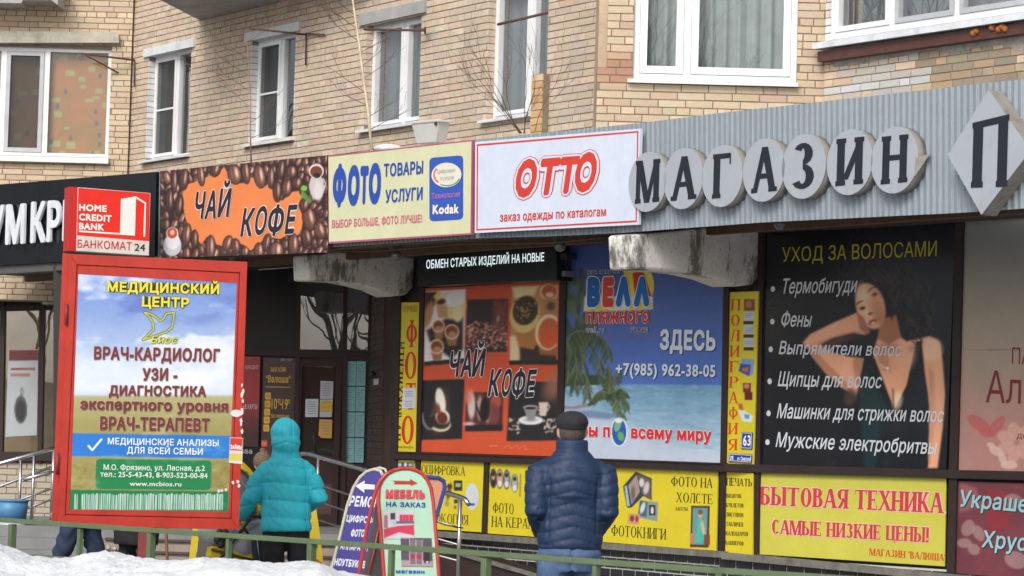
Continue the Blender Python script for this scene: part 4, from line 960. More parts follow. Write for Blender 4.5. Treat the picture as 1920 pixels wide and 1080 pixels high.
# tea and coffee poster
def coffee(cv):
    cv.blend(cv.noise(120, 120, 5) * .3, (206, 84, 44)); B = (34, 30, 32)
    # panel one: teapot and cups
    cv.poly([(797, 546), (873, 542), (870, 677), (795, 683)], (224, 222, 226), 1.5)
    cv.poly([(797, 548), (822, 547), (816, 570), (800, 590), (797, 600)], (60, 36, 26), 4); cv.poly([(800, 620), (838, 596), (868, 590), (868, 655), (845, 672), (806, 640)], (44, 28, 28), 8)
    cv.ell(848, 573, 26, 26, (226, 196, 140), 0, 8); cv.ell(852, 562, 18, 14, (240, 238, 240), 0, 6); cv.ell(858, 588, 10, 16, (235, 215, 160), 0, 5)
    cv.ell(826, 566, 11, 7, (196, 150, 96), -.2, 3); cv.ell(827, 566, 8, 4.5, (58, 38, 26), -.2, 2); cv.poly([(818, 572), (838, 572), (840, 596), (822, 596)], (190, 146, 96), 4); cv.poly([(812, 556), (822, 545), (828, 548), (820, 566)], (214, 190, 110), 3)
    cv.ell(803, 590, 8, 26, (184, 128, 90), .25, 6)
    for x, y, a in ((822, 611, 12), (847, 622, 14), (819, 650, 13.5)):
        cv.poly([(x - a * .9, y + 4), (x + a * .9, y + 4), (x + a * .6, y + 26), (x - a * .5, y + 26)], (150, 106, 62), 5)
        cv.ell(x, y, a, a * 1.02, (228, 206, 176)); cv.ell(x, y, a - 2.6, a - 2.6, (122, 60, 30), 0, 3); cv.ell(x + 1, y + 5, a * .55, a * .4, (190, 150, 120), 0, 3, .8)
    cv.poly([(795, 678), (871, 672), (871, 680), (795, 686)], B, 1)
    # panel two: beans
    cv.poly([(876, 562), (952, 560), (950, 659), (873, 661)], (42, 34, 34), 1.5); R = random.Random(5)
    cv.poly([(926, 562), (952, 561), (950, 620), (920, 620)], (92, 46, 36), 8)
    for i in range(420):
        x, y = R.uniform(876, 951), R.uniform(598, 656)
        if y < 600 + abs(x - 900) * .35: continue
        v = R.random(); cv.ell(x, y, R.uniform(1.6, 2.8), R.uniform(1.4, 2.2), [(186, 122, 100), (120, 66, 54), (60, 34, 30), (214, 160, 140)][int(v * 4)], R.uniform(0, 3), 1.2)
    for i in range(60):
        x, y = R.uniform(924, 950), R.uniform(564, 622); cv.ell(x, y, 3, 2.5, (118, 62, 50), 0, 2, .7)
    cv.ell(934, 598, 3, 7, (170, 150, 140), .2, 3, .8)
    # panel three: tea jar
    cv.poly([(960, 537), (1049, 533), (1046, 676), (956, 678)], (186, 134, 84), 1.5); cv.poly([(960, 538), (1010, 536), (1000, 556), (965, 560)], (226, 206, 150), 8); cv.poly([(956, 630), (966, 630), (980, 676), (956, 677)], (226, 200, 160), 5)
    cv.poly([(975, 650), (1046, 640), (1045, 676), (975, 677)], (52, 34, 30), 8)
    cv.poly([(961, 600), (1013, 585), (1010, 640), (1000, 656), (975, 650)], (176, 116, 52), 6); cv.ell(984, 590, 28, 35, (212, 180, 112), .25); cv.ell(985, 582, 23, 28, (58, 44, 28), .35, 3)
    for i in range(60): cv.ell(985 + R.gauss(0, 9), 585 + R.gauss(0, 11), 1.8, 1.5, [(150, 120, 50), (196, 164, 60), (30, 26, 20)][R.randrange(3)], 0, 1)
    cv.ell(1029, 548, 17, 16, (220, 186, 140)); cv.ell(1030, 547, 14, 13, (176, 84, 40)); cv.ell(1031, 553, 8, 5, (220, 190, 170), 0, 3); cv.poly([(1015, 560), (1045, 560), (1045, 590), (1020, 590)], (176, 124, 70), 5); cv.ell(1033, 574, 8, 8, (70, 56, 40), 0, 5, .8)
    cv.poly([(1006, 630), (1046, 640), (1045, 668), (1012, 665)], (150, 92, 50), 6); cv.ell(1028, 623, 24.5, 34, (232, 208, 160), .1); cv.ell(1029, 625, 20, 29, (196, 96, 48), .1, 4); cv.ell(1031, 632, 13, 17, (214, 84, 40), .1, 8)
    cv.poly([(1047, 530), (1056, 530), (1052, 680), (1043, 680)], (206, 84, 44), 1)
    cv.poly([(955, 676), (1046, 674), (1046, 684), (955, 684)], B, 1)
    # lower row
    cv.poly([(791, 713), (871, 711), (866, 823), (788, 825)], (30, 28, 30), 1.5); cv.ell(826, 770, 16, 44, (90, 60, 50), .15, 10, .7); cv.ell(823, 793, 23, 16, (206, 194, 168), .25, 2); cv.ell(824, 790, 20, 14, (44, 32, 28), .25, 4)
    cv.ell(826, 752, 9, 25, (232, 230, 214), -.15, 3); cv.ell(830, 782, 13, 14, (220, 214, 196), -.4, 3); cv.ell(829, 784, 10, 12, (96, 40, 24), -.3, 3); cv.ell(822, 768, 4, 12, (130, 56, 30), -.2, 4); cv.ell(800, 790, 8, 18, (200, 196, 186), -.4, 2, .5); cv.ell(803, 788, 7, 16, (30, 28, 30), -.4, 2)
    cv.poly([(874, 735), (944, 735), (942, 806), (872, 808)], (74, 36, 34), 1.5)
    for x, y, a, b, c in ((884, 760, 7, 26, (232, 214, 210)), (879, 745, 6, 14, (214, 130, 110)), (900, 765, 6, 22, (200, 170, 160)), (930, 752, 10, 14, (186, 80, 60)), (914, 776, 6, 16, (220, 180, 170)), (925, 775, 12, 20, (120, 60, 56)), (880, 795, 10, 4, (220, 200, 200))): cv.ell(x, y, a, b, c, 0, 5, .85)
    cv.ell(909, 768, 9, 22, (24, 20, 22), 0, 3); cv.line([(893, 760), (899, 776), (905, 790)], 3.5, (26, 20, 22)); cv.ell(909, 749, 4, 3, (20, 18, 20)); cv.poly([(872, 798), (943, 796), (942, 808), (872, 809)], (30, 26, 28), 2)
    cv.poly([(956, 716), (1047, 716), (1043, 826), (950, 827)], (32, 30, 32), 1.5); cv.ell(1040, 722, 18, 30, (150, 104, 74), .5, 22, .8)
    for i in range(200):
        x = R.uniform(955, 1044); y = R.uniform(785, 812)
        if abs(x - 998) > 22 or y < 786: cv.ell(x, y, 2, 1.6, (206, 190, 176) if R.random() < .6 else (40, 34, 34), 0, 1)
    cv.ell(995, 788, 23, 8.5, (226, 226, 230)); cv.ell(995, 787, 15, 5, (190, 190, 194), 0, 2); cv.poly([(982, 764), (1008, 764), (1002, 789), (989, 789)], (136, 134, 136), 2); cv.ell(995, 764, 13.5, 4.2, (214, 212, 212)); cv.ell(995, 765, 11, 3, (34, 26, 26)); cv.poly([(1010, 754), (1028, 754), (1024, 780), (1012, 780)], (210, 192, 178), 2); cv.line([(1026, 757), (1031, 762), (1026, 771)], 2, (210, 200, 190)); cv.line([(1008, 768), (1014, 772), (1008, 778)], 1.8, (190, 186, 186))
    cv.blur(1); cv.line([(918, 836), (932, 836)], 1.2, (236, 170, 140)); cv.line([(944, 840), (956, 834), (958, 842), (970, 834), (972, 842), (984, 835), (984, 842), (990, 842)], 1.0, (230, 160, 130), a=.6)
Qc = [(793, 541), (1054, 527), (1047, 856), (785, 847)]
t = prt(PS, Qc, coffee, 'coffee_poster', 'orange poster with six coffee and tea pictures, ЧАЙ КОФЕ', bgc=(196, 76, 42))
for ch, x0, x1, y, h in (('Ч', 840, 858, 708, 50), ('А', 862, 883, 708, 52), ('Й', 884, 905, 707, 53)): outlined(PS, ch, x0, y, x1, y - 1, h, .034, INK, WH, t, k=KS, shear=.10)
for ch, x0, x1, y, h in (('К', 914, 934, 744, 52), ('О', 938, 955, 744, 52), ('Ф', 957, 981, 745, 52), ('Е', 984, 1000, 745, 52)): outlined(PS, ch, x0, y, x1, y - 1, h, .034, INK, WH, t, k=KS, shear=.12)
# beach poster
def frond(cv, pts, w, col, R, ln=16, drop=1.0):
    n = 26
    for i in range(n):
        s = i / n * (len(pts) - 1); k = int(s); f = s - k
        x = pts[k][0] * (1 - f) + pts[min(k + 1, len(pts) - 1)][0] * f; y = pts[k][1] * (1 - f) + pts[min(k + 1, len(pts) - 1)][1] * f
        l = ln * (1 - .6 * abs(i / n - .4)); 
        for sg in (-1, 1): cv.line([(x, y), (x + sg * l * .45 + R.uniform(-2, 2), y + l * drop)], 1.8, [(46, 66, 44), (74, 92, 52), (36, 52, 40), (104, 112, 70)][R.randrange(4)], a=.85)
    cv.line(pts, w, col)
def beach(cv):
    Y = cv.Y; sky0 = np.array((66, 90, 152.)); sky1 = np.array((78, 112, 190.)); f = sstep((Y - 470) / 250)[..., None]
    cv.C = sky0 * (1 - f) + sky1 * f; cl = cv.noise(130, 34, 21); cv.blend(sstep((cl - .5) * 4) * .45 * (Y < 640), (98, 98, 150))
    sea = Y > 721; w = (np.clip((Y - 721) / 140, 0, 1))
    dcol = np.stack([110 + 70 * w, 158 + 42 * w, 190 + 22 * w], -1); cv.C[sea] = dcol[sea]
    n2 = cv.noise(26, 5, 31); cv.blend(sea * (n2 - .35) * .7, (74, 124, 164)); cv.blend(sea * sstep((cv.noise(14, 3, 37) - .6) * 5) * .3, (210, 222, 232))
    sand = sstep(((Y - 735) - (cv.X - 1060) * .40) / 30); cv.blend(sand * .85 * sea, (176, 190, 212)); 
    cv.blend(sstep((Y - 835) / 30) * .6 * sea * (.6 + .5 * cv.noise(60, 8, 5)), (196, 204, 216))
    cv.poly([(1050, 790), (1150, 790), (1250, 850), (1352, 866), (1350, 874), (1050, 866)], (186, 196, 214), 12, .7)
    cv.rect(1074, 721, 1118, 725, (214, 214, 200)); cv.poly([(1072, 724), (1120, 724), (1130, 770), (1060, 780)], (140, 176, 208), 10, .6)
    R = random.Random(8)
    cv.poly([(1062, 700), (1124, 704), (1124, 722), (1062, 724)], (52, 66, 60), 3)
    cv.line([(1090, 505), (1086, 560), (1081, 620)], 7, (66, 66, 62))
    for k in range(60): cv.ell(1060 + R.uniform(0, 55), 520 + R.uniform(0, 110), R.uniform(3, 7), R.uniform(8, 16), [(62, 86, 66), (48, 68, 60), (90, 106, 74)][R.randrange(3)], R.uniform(-.6, .6), 4, .75)
    cv.ell(1086, 632, 10, 26, (70, 70, 58), 0, 6)
    for p in ([(1085, 620), (1104, 634), (1122, 668), (1128, 700)], [(1085, 620), (1112, 622), (1136, 640), (1142, 668)], [(1083, 620), (1088, 660), (1100, 710), (1102, 748)], [(1082, 620), (1072, 650), (1066, 690), (1064, 720)], [(1083, 622), (1078, 660), (1082, 700), (1076, 730)], [(1083, 620), (1070, 628), (1060, 646), (1056, 670)]): frond(cv, p, 2.2, (112, 116, 78), R, 26)
    cv.line([(1036, 762), (1075, 765), (1110, 758), (1132, 742), (1140, 738)], 6, (142, 126, 134)); cv.line([(1105, 759), (1132, 743), (1142, 737)], 5, (84, 72, 70))
    for p in ([(1141, 738), (1136, 712), (1124, 700)], [(1141, 738), (1144, 706), (1140, 684)], [(1141, 736), (1158, 700), (1162, 690)], [(1141, 738), (1128, 732), (1116, 740), (1108, 752)], [(1141, 738), (1160, 736), (1172, 746), (1176, 770)], [(1143, 740), (1156, 750), (1160, 768), (1172, 780)], [(1143, 738), (1164, 728), (1176, 738)]): frond(cv, p, 1.8, (120, 122, 76), R, 15)
    cv.poly([(1060, 772), (1110, 770), (1165, 778), (1140, 786), (1080, 782)], (96, 118, 158), 6, .75)
    cv.blur(1)
    # sun fan behind the logo
    cv.ell(1196, 535, 30, 42, (232, 206, 70)); cv.poly([(1186, 512), (1206, 508), (1222, 556), (1190, 552)], (196, 40, 36), 2); cv.poly([(1168, 508), (1186, 508), (1180, 540)], (236, 200, 40), 2); cv.poly([(1208, 508), (1222, 530), (1224, 552)], (232, 190, 60), 2)
    cv.poly([(1096, 556), (1224, 556), (1224, 580), (1094, 584)], (214, 222, 232), 5); cv.poly([(1099, 572), (1222, 566), (1222, 578), (1160, 584), (1099, 581)], (232, 200, 60), 3); cv.poly([(1142, 566), (1164, 548), (1190, 566), (1180, 580), (1142, 580)], (210, 226, 240), 5)
    # globe
    cv.ell(1161, 810, 15.5, 27, (236, 240, 244)); cv.ell(1161, 810, 13.5, 25, (36, 84, 164)); cv.ell(1158, 798, 6, 12, (120, 170, 130), .3, 2); cv.ell(1164, 818, 6, 9, (96, 160, 90), -.3, 2); cv.ell(1160, 789, 7, 4, (220, 230, 235), 0, 2)
Qb = [(1064, 461), (1359, 442), (1350, 870), (1054, 857)]
t = prt(PS, Qb, beach, 'beach_poster', 'blue beach poster with palms and telephone number', step=1.6)
W2 = (206, 216, 232); RD2 = (206, 40, 48)
put_text(PS, 'сеть агентств', 1100, 516, 1162, 514, 12, .033, ink((226, 228, 232), KS), t, bold=.05); put_text(PS, 'сеть агентств', 1100, 516, 1162, 514, 11.5, .035, ink((50, 60, 90), KS), t)
for ch, x0, x1, y, c in (('В', 1100, 1124, 576, (24, 96, 168)), ('Е', 1129, 1150, 576, (206, 66, 46)), ('Λ', 1154, 1182, 575, (22, 104, 178)), ('Λ', 1188, 1217, 575, (22, 104, 178))):
    put_text(PS, ch, x0 - 2, y + 3, x1 + 2, y + 3, 62, .036, ink((222, 228, 236), KS), t, bold=.14); put_text(PS, ch, x0, y, x1, y, 57, .041, ink(c, KS), t, bold=.10)
outlined(PS, 'ПЛЯЖНОГО', 1098, 607, 1217, 606, 23, .034, (206, 52, 44), (226, 226, 230), t, k=KS, b0=.05, b1=.09)
outlined(PS, 'well.ru', 1098, 624, 1133, 624, 13, .034, (56, 70, 130), (226, 228, 232), t, k=KS, b0=.0, b1=.05); outlined(PS, 'отдыха', 1181, 624, 1215, 624, 13, .034, (56, 60, 90), (226, 228, 232), t, k=KS, b0=.0, b1=.05)
for s_, x0, y0, x1, y1, h, b in (('ЗДЕСЬ', 1237, 656, 1341, 658, 39, .05), ('+7(985) 962-38-05', 1154, 703, 1341, 707, 24, .03)):
    put_text(PS, s_, x0 + 1.5, y0 + 1.6, x1 + 1.5, y1 + 1.6, h, .033, ink((30, 46, 100), KS), t, bold=b); put_text(PS, s_, x0, y0, x1, y1, h, .036, ink(W2, KS), t, bold=b)
outlined(PS, 'Туры п', 1056, 818, 1143, 820, 25, .034, RD2, (232, 232, 236), t, k=KS, b0=.045, b1=.09); outlined(PS, 'всему миру', 1183, 822, 1333, 828, 25, .034, RD2, (232, 232, 236), t, k=KS, b0=.045, b1=.09)
# yellow strips
YE = (204, 188, 40)
def yel(cv): cv.blend(cv.noise(70, 70, 6) * .35, (210, 192, 30)); cv.blend(sstep((cv.noise(40, 60, 16) - .5) * 3) * .15, (190, 178, 50))
M_yb = ink((196, 180, 40), KS)
t = prt(PS, [(752, 567), (786, 567), (779, 849), (740, 846)], yel, 'photo_strip_sign', 'narrow yellow upright strip sign with red letters ФОТО', cat='sign', bgc=YE, step=3, bordm=M_yb)
put_text(PS, 'СРОЧНОЕ', 755, 585, 783, 585, 12, .032, ink((176, 120, 40), KS), t, sf=dict(T=.18, t=.06))
RS = (190, 46, 30)
for ch, x0, x1, y, h in (('Ф', 761, 781, 651, 51), ('О', 758, 780, 710, 50), ('Т', 760, 778, 768, 50), ('О', 752, 775, 832, 52)): put_text(PS, ch, x0, y, x1, y, h, .032, ink(RS, KS), t, sf=dict(T=.17, t=.07))
ys = [(752, 829, 'НА'), (753, 770, 'ДОКУМЕНТЫ')]
pos = [('Н', 826), ('А', 808), ('Д', 785), ('О', 770), ('К', 753), ('У', 737), ('М', 719), ('Е', 702), ('Н', 686), ('Т', 670), ('Ы', 654)]
for ch, y in pos:        # letters lying on their side, read upwards
    gpoly, w = serif(ch, T=.2, t=.1, sf=.08); q = MB(); xb = 750 + (826 - y) * .040
    for i, p in enumerate(gpoly): q.poly([PS.at(xb - (1 - v) * 9 + 1, y - u / w * 12.5, .032 + i % 5 * .0003) for u, v in p])
    q.build('lettering', ink((50, 44, 20), KS), t)
put_text(PS, 'www.fotovill.ru', 744, 840, 775, 841, 6, .032, ink((60, 52, 20), KS), t)
MB().pp(PS, [(756, 728), (779, 727), (777, 765), (753, 766)], .03, .036).build('white_notice', ink((196, 198, 210), KS), t)
for yy in (734, 738, 742, 752, 757, 761): MB().pp(PS, [(759, yy), (774, yy - .3), (774, yy + 1), (759, yy + 1.3)], .036, .037).build('notice_line', ink((130, 132, 140), KS), t)
def poli(cv):
    yel(cv)
    cv.rect(1395, 561, 1415, 583, (120, 72, 60)); cv.ell(1404, 570, 6, 7, (180, 110, 90)); 
    for y in (585, 610, 634): cv.rect(1395, y, 1413, y + 16, (190, 200, 214)); [cv.line([(1397, y + 3 + 3.5 * k), (1412, y + 3 + 3.5 * k)], 1, (110, 130, 170), 1, .8) for k in range(4)]; cv.rect(1394, y + 17, 1413, y + 23, (56, 36, 40))
    cv.poly([(1391, 672), (1414, 674), (1412, 700), (1409, 704), (1386, 694)], (120, 150, 200)); cv.poly([(1388, 682), (1408, 684), (1405, 706), (1385, 696)], (40, 76, 150)); cv.poly([(1392, 690), (1404, 688), (1402, 698), (1390, 696)], (190, 90, 50), 2)
    cv.rect(1393, 718, 1408, 736, (110, 36, 36)); cv.ell(1400, 724, 5, 5, (190, 120, 110), 0, 3); cv.rect(1396, 735, 1411, 750, (92, 24, 30))
    cv.poly([(1384, 757), (1392, 757), (1394, 770), (1386, 768)], (170, 90, 50), 2); cv.poly([(1384, 768), (1396, 770), (1412, 780), (1410, 792), (1392, 790)], (206, 214, 220), 3); cv.poly([(1396, 776), (1406, 778), (1404, 786), (1396, 784)], (90, 150, 200), 2)
t = prt(PS, [(1365, 548), (1422, 546), (1413, 873), (1357, 870)], poli, 'printing_strip_sign', 'yellow upright strip sign reading ПОЛИГРАФИЯ with small pictures', cat='sign', bgc=YE, step=1.6, bordm=M_yb)
for ch, y in zip('ПОЛИГРАФИЯ', (582, 611, 640, 669, 698, 727, 756, 786, 814, 844)): put_text(PS, ch, 1371 - (y - 582) * .022, y, 1387 - (y - 582) * .022, y, 21 if ch != 'Ф' else 23, .032, ink((200, 66, 30), KS), t, sf=dict(T=.15, t=.06))
def plate(pl, q, txts, nm, label, off=.045):
    c = ctr([pl.at(x, y, off) for x, y in q]); t = thing(nm, c, label, 'sign'); MB().pp(pl, q, off - .012, off).build('plate', ink((26, 56, 150), KS), t); ring(pl, q, 1.2, .9, off, off + .0015, ink((220, 224, 234), KS), t, 'white_border')
    for a in txts: put_text(pl, a[0], *a[1:6], off + .002, ink((226, 230, 240), KS), t, bold=.03)
    return t
plate(PS, [(1390, 810), (1410, 811), (1409, 842), (1389, 841)], [('63', 1393, 836, 1407, 836, 21)], 'house_number_plate', 'small blue house number plate reading 63 on the yellow strip')
plate(PS, [(1366, 850), (1409, 852), (1408, 868), (1365, 865)], [('28', 1368, 862, 1375, 862, 8), ('ул. Свирская', 1382, 863, 1407, 864, 7)], 'street_name_plate', 'thin blue street name plate under the house number')
# lower yellow panels
def dig(cv):
    yel(cv); cv.rect(851, 901, 867, 920, (34, 40, 36)); cv.rect(854, 906, 864, 913, (150, 160, 110)); cv.ell(885, 931, 12.5, 25, (190, 200, 212)); cv.ell(885, 930, 3, 5, (206, 190, 120)); cv.ell(885, 930, 1.3, 2.4, (230, 230, 230)); cv.rect(880, 944, 890, 948, (50, 70, 140)); cv.ell(843, 912, 5, 5, (60, 30, 40), 0, 2); cv.ell(842, 922, 4, 16, (80, 60, 40), .2, 3, .8); cv.ell(838, 944, 4, 6, (150, 140, 100), 0, 2); cv.rect(851, 936, 858, 944, (40, 50, 70)); cv.rect(851, 948, 856, 954, (110, 110, 90))
BK = (52, 46, 22)
t = prt(PS, [(782, 863), (907, 867), (903, 998), (778, 990)], dig, 'digitising_panel', 'yellow panel reading ОЦИФРОВКА with a silver disc, left of the lower row', cat='sign', bgc=YE, step=1.8, bordm=M_yb)
put_text(PS, 'ОЦИФРОВКА', 790, 888, 872, 892, 16.5, .032, ink(BK, KS), t, sf=dict(T=.13, t=.045)); put_text(PS, 'ФОТОКОПИЯ', 783, 978, 877, 984, 18, .032, ink((86, 78, 24), KS), t, sf=dict(T=.13, t=.045))
def ker(cv):
    yel(cv); R = random.Random(1)
    for x, y, c in ((925, 897, (60, 60, 56)), (937, 898, (190, 150, 130)), (950, 899, (90, 130, 160)), (965, 906, (120, 170, 190))):
        cv.ell(x, y, 6.5, 18.5 if x < 960 else 17, (54, 54, 60)); cv.ell(x, y, 5.2, 16.5, c, 0, 2); cv.ell(x, y - 3, 3, 6, (196, 150, 120), 0, 2, .9); cv.ell(x, y - 8, 3.2, 4, (50, 36, 30), 0, 2); cv.ell(x, y + 9, 4, 6, (210, 200, 200) if x > 930 else (40, 40, 40), 0, 2)
    cv.line([(976, 890), (975, 930)], 1.4, (60, 60, 50)); cv.rect(985, 882, 1010, 914, (36, 36, 40)); cv.rect(988, 886, 1008, 908, (90, 96, 104))
t = prt(PS, [(917, 867), (1074, 873), (1068, 1011), (913, 1000)], ker, 'ceramic_photo_panel', 'yellow panel with four oval portraits, partly behind the man', cat='sign', bgc=YE, step=1.6, bordm=M_yb)
put_text(PS, 'ФОТО', 924, 961, 963, 964, 19, .032, ink(BK, KS), t, sf=dict(T=.13, t=.045)); put_text(PS, 'НА КЕРАМИКЕ', 922, 987, 1034, 994, 19, .032, ink(BK, KS), t, sf=dict(T=.13, t=.045))
def book(cv):
    yel(cv); cv.poly([(1168, 912), (1192, 884), (1222, 897), (1222, 938), (1206, 930), (1184, 952), (1176, 952)], (50, 54, 66), 2); cv.poly([(1171, 912), (1176, 949), (1181, 949), (1175, 910)], (150, 176, 200), 1.5); cv.poly([(1178, 910), (1194, 890), (1200, 922), (1184, 946)], (150, 138, 128), 2); cv.poly([(1196, 890), (1220, 899), (1220, 936), (1204, 926)], (90, 84, 84), 2); cv.ell(1212, 915, 5, 12, (190, 180, 180), .2, 3); cv.ell(1187, 925, 4, 14, (110, 90, 80), 0, 4); cv.ell(1203, 905, 5, 8, (200, 190, 190), 0, 3)
    cv.poly([(1200, 938), (1234, 942), (1233, 978), (1196, 970)], (128, 140, 138), 1.5); cv.poly([(1200, 938), (1214, 941), (1212, 970), (1196, 966)], (60, 90, 110), 2); cv.ell(1205, 952, 4, 11, (190, 200, 206), .3, 3); cv.rect(1217, 947, 1229, 966, (30, 32, 36)); cv.ell(1223, 957, 3, 7, (196, 196, 200)); cv.poly([(1178, 962), (1200, 964), (1198, 984), (1177, 982)], (190, 140, 110), 2); cv.ell(1185, 972, 4, 6, (110, 60, 50), 0, 2); cv.ell(1194, 973, 3, 6, (150, 50, 40), 0, 2)
    cv.rect(1296, 948, 1331, 1026, (74, 46, 36), .02, .03); cv.rect(1299, 952, 1327, 1021, (92, 140, 150), .02, .03, 2); cv.ell(1313, 966, 4, 7, (196, 150, 120)); cv.ell(1313, 960, 4.5, 5, (110, 80, 40)); cv.poly([(1308, 974), (1319, 974), (1322, 1000), (1316, 1018), (1300, 1018), (1306, 996)], (70, 170, 150), 3); cv.ell(1318, 990, 3, 14, (206, 160, 130), -.2, 2); cv.rect(1320, 1002, 1331, 1022, (120, 60, 46)); cv.rect(1294, 1000, 1303, 1020, (170, 120, 100))
t = prt(PS, [(1084, 874), (1346, 884), (1343, 1033), (1078, 1012)], book, 'photo_book_panel', 'yellow panel reading ФОТОКНИГИ with an open album, right of the man', cat='sign', bgc=YE, step=1.6, bordm=M_yb)
put_text(PS, 'ФОТОКНИГИ', 1146, 1004, 1248, 1012, 20, .032, ink(BK, KS), t, sf=dict(T=.13, t=.045)); put_text(PS, 'ФОТО НА', 1258, 911, 1336, 915, 18, .032, ink(BK, KS), t, sf=dict(T=.13, t=.045)); put_text(PS, 'ХОЛСТЕ', 1268, 941, 1336, 945, 18, .032, ink(BK, KS), t, sf=dict(T=.13, t=.045)); put_text(PS, 'БАГЕТЫ', 1267, 957, 1289, 958, 6.5, .032, ink((90, 80, 30), KS), t, sf=dict(T=.2, t=.09))
t = prt(PS, [(1361, 885), (1412, 887), (1411, 1040), (1357, 1036)], yel, 'printing_price_panel', 'slim yellow panel headed ПЕЧАТЬ with a short list', cat='sign', bgc=YE, step=3, bordm=M_yb)
put_text(PS, 'ПЕЧАТЬ', 1362, 910, 1410, 912, 14, .032, ink(BK, KS), t, sf=dict(T=.16, t=.06))
for i, s_ in enumerate(('ВИЗИТОК', 'БУКЛЕТОВ', 'ЛИСТОВОК', 'ТАБЛИЧЕК', 'КАЛЕНДАРЕЙ', 'БАННЕРОВ')): put_text(PS, s_, 1362 - i * .3, 933 + i * 17.6, 1362 + len(s_) * 4, 934 + i * 17.8, 7.5, .032, ink((80, 70, 26), KS), t, sf=dict(T=.2, t=.08))
def qr(cv): yel(cv); cv.rect(743, 867, 775, 876, (40, 50, 84)); cv.rect(746, 869, 753, 874, (190, 196, 206)); cv.ell(760, 871, 3, 4, (200, 206, 220)); cv.rect(766, 869, 773, 874, (170, 176, 196))
t = prt(PS, [(741, 862), (777, 863), (774, 990), (737, 987)], qr, 'corner_panel', 'slim yellow panel behind the red folding board', cat='sign', bgc=YE, step=1.8, bordm=M_yb)
t = prt(PR, [(1424, 884), (1774, 897), (1771, 1062), (1420, 1039)], lambda cv: cv.blend(cv.noise(120, 70, 12) * .4, (172, 172, 70)), 'appliance_panel', 'large yellow-green panel under the black poster, red words БЫТОВАЯ ТЕХНИКА', cat='sign', bgc=(188, 184, 72), step=3, bordm=ink((180, 178, 70), KS))
R3 = (180, 56, 60); P3 = (214, 170, 160)
for s_, x0, y0, x1, y1, h, h2 in (('БЫТОВАЯ ТЕХНИКА', 1425, 946, 1766, 962, 34, 38), ('САМЫЕ НИЗКИЕ ЦЕНЫ!', 1447, 1000, 1741, 1017, 26, 28)):
    put_text(PR, s_, x0 - 1.5, y0 + 1.8, x1 + 1.5, y1 + 1.8, h + 3.5, .0315, ink(P3, KS), t, sf=dict(T=.26, t=.14, sf=.10, gap=.045), hts=h2 + 3.5)
    put_text(PR, s_, x0, y0, x1, y1, h, .0335, ink(R3, KS), t, sf=dict(T=.21, t=.07, sf=.07, gap=.10), hts=h2)
put_text(PR, 'МАГАЗИН “ВАЛЮША”', 1630, 1041, 1773, 1052, 13, .032, ink((190, 70, 30), KS), t, sf=dict(T=.2, t=.07))
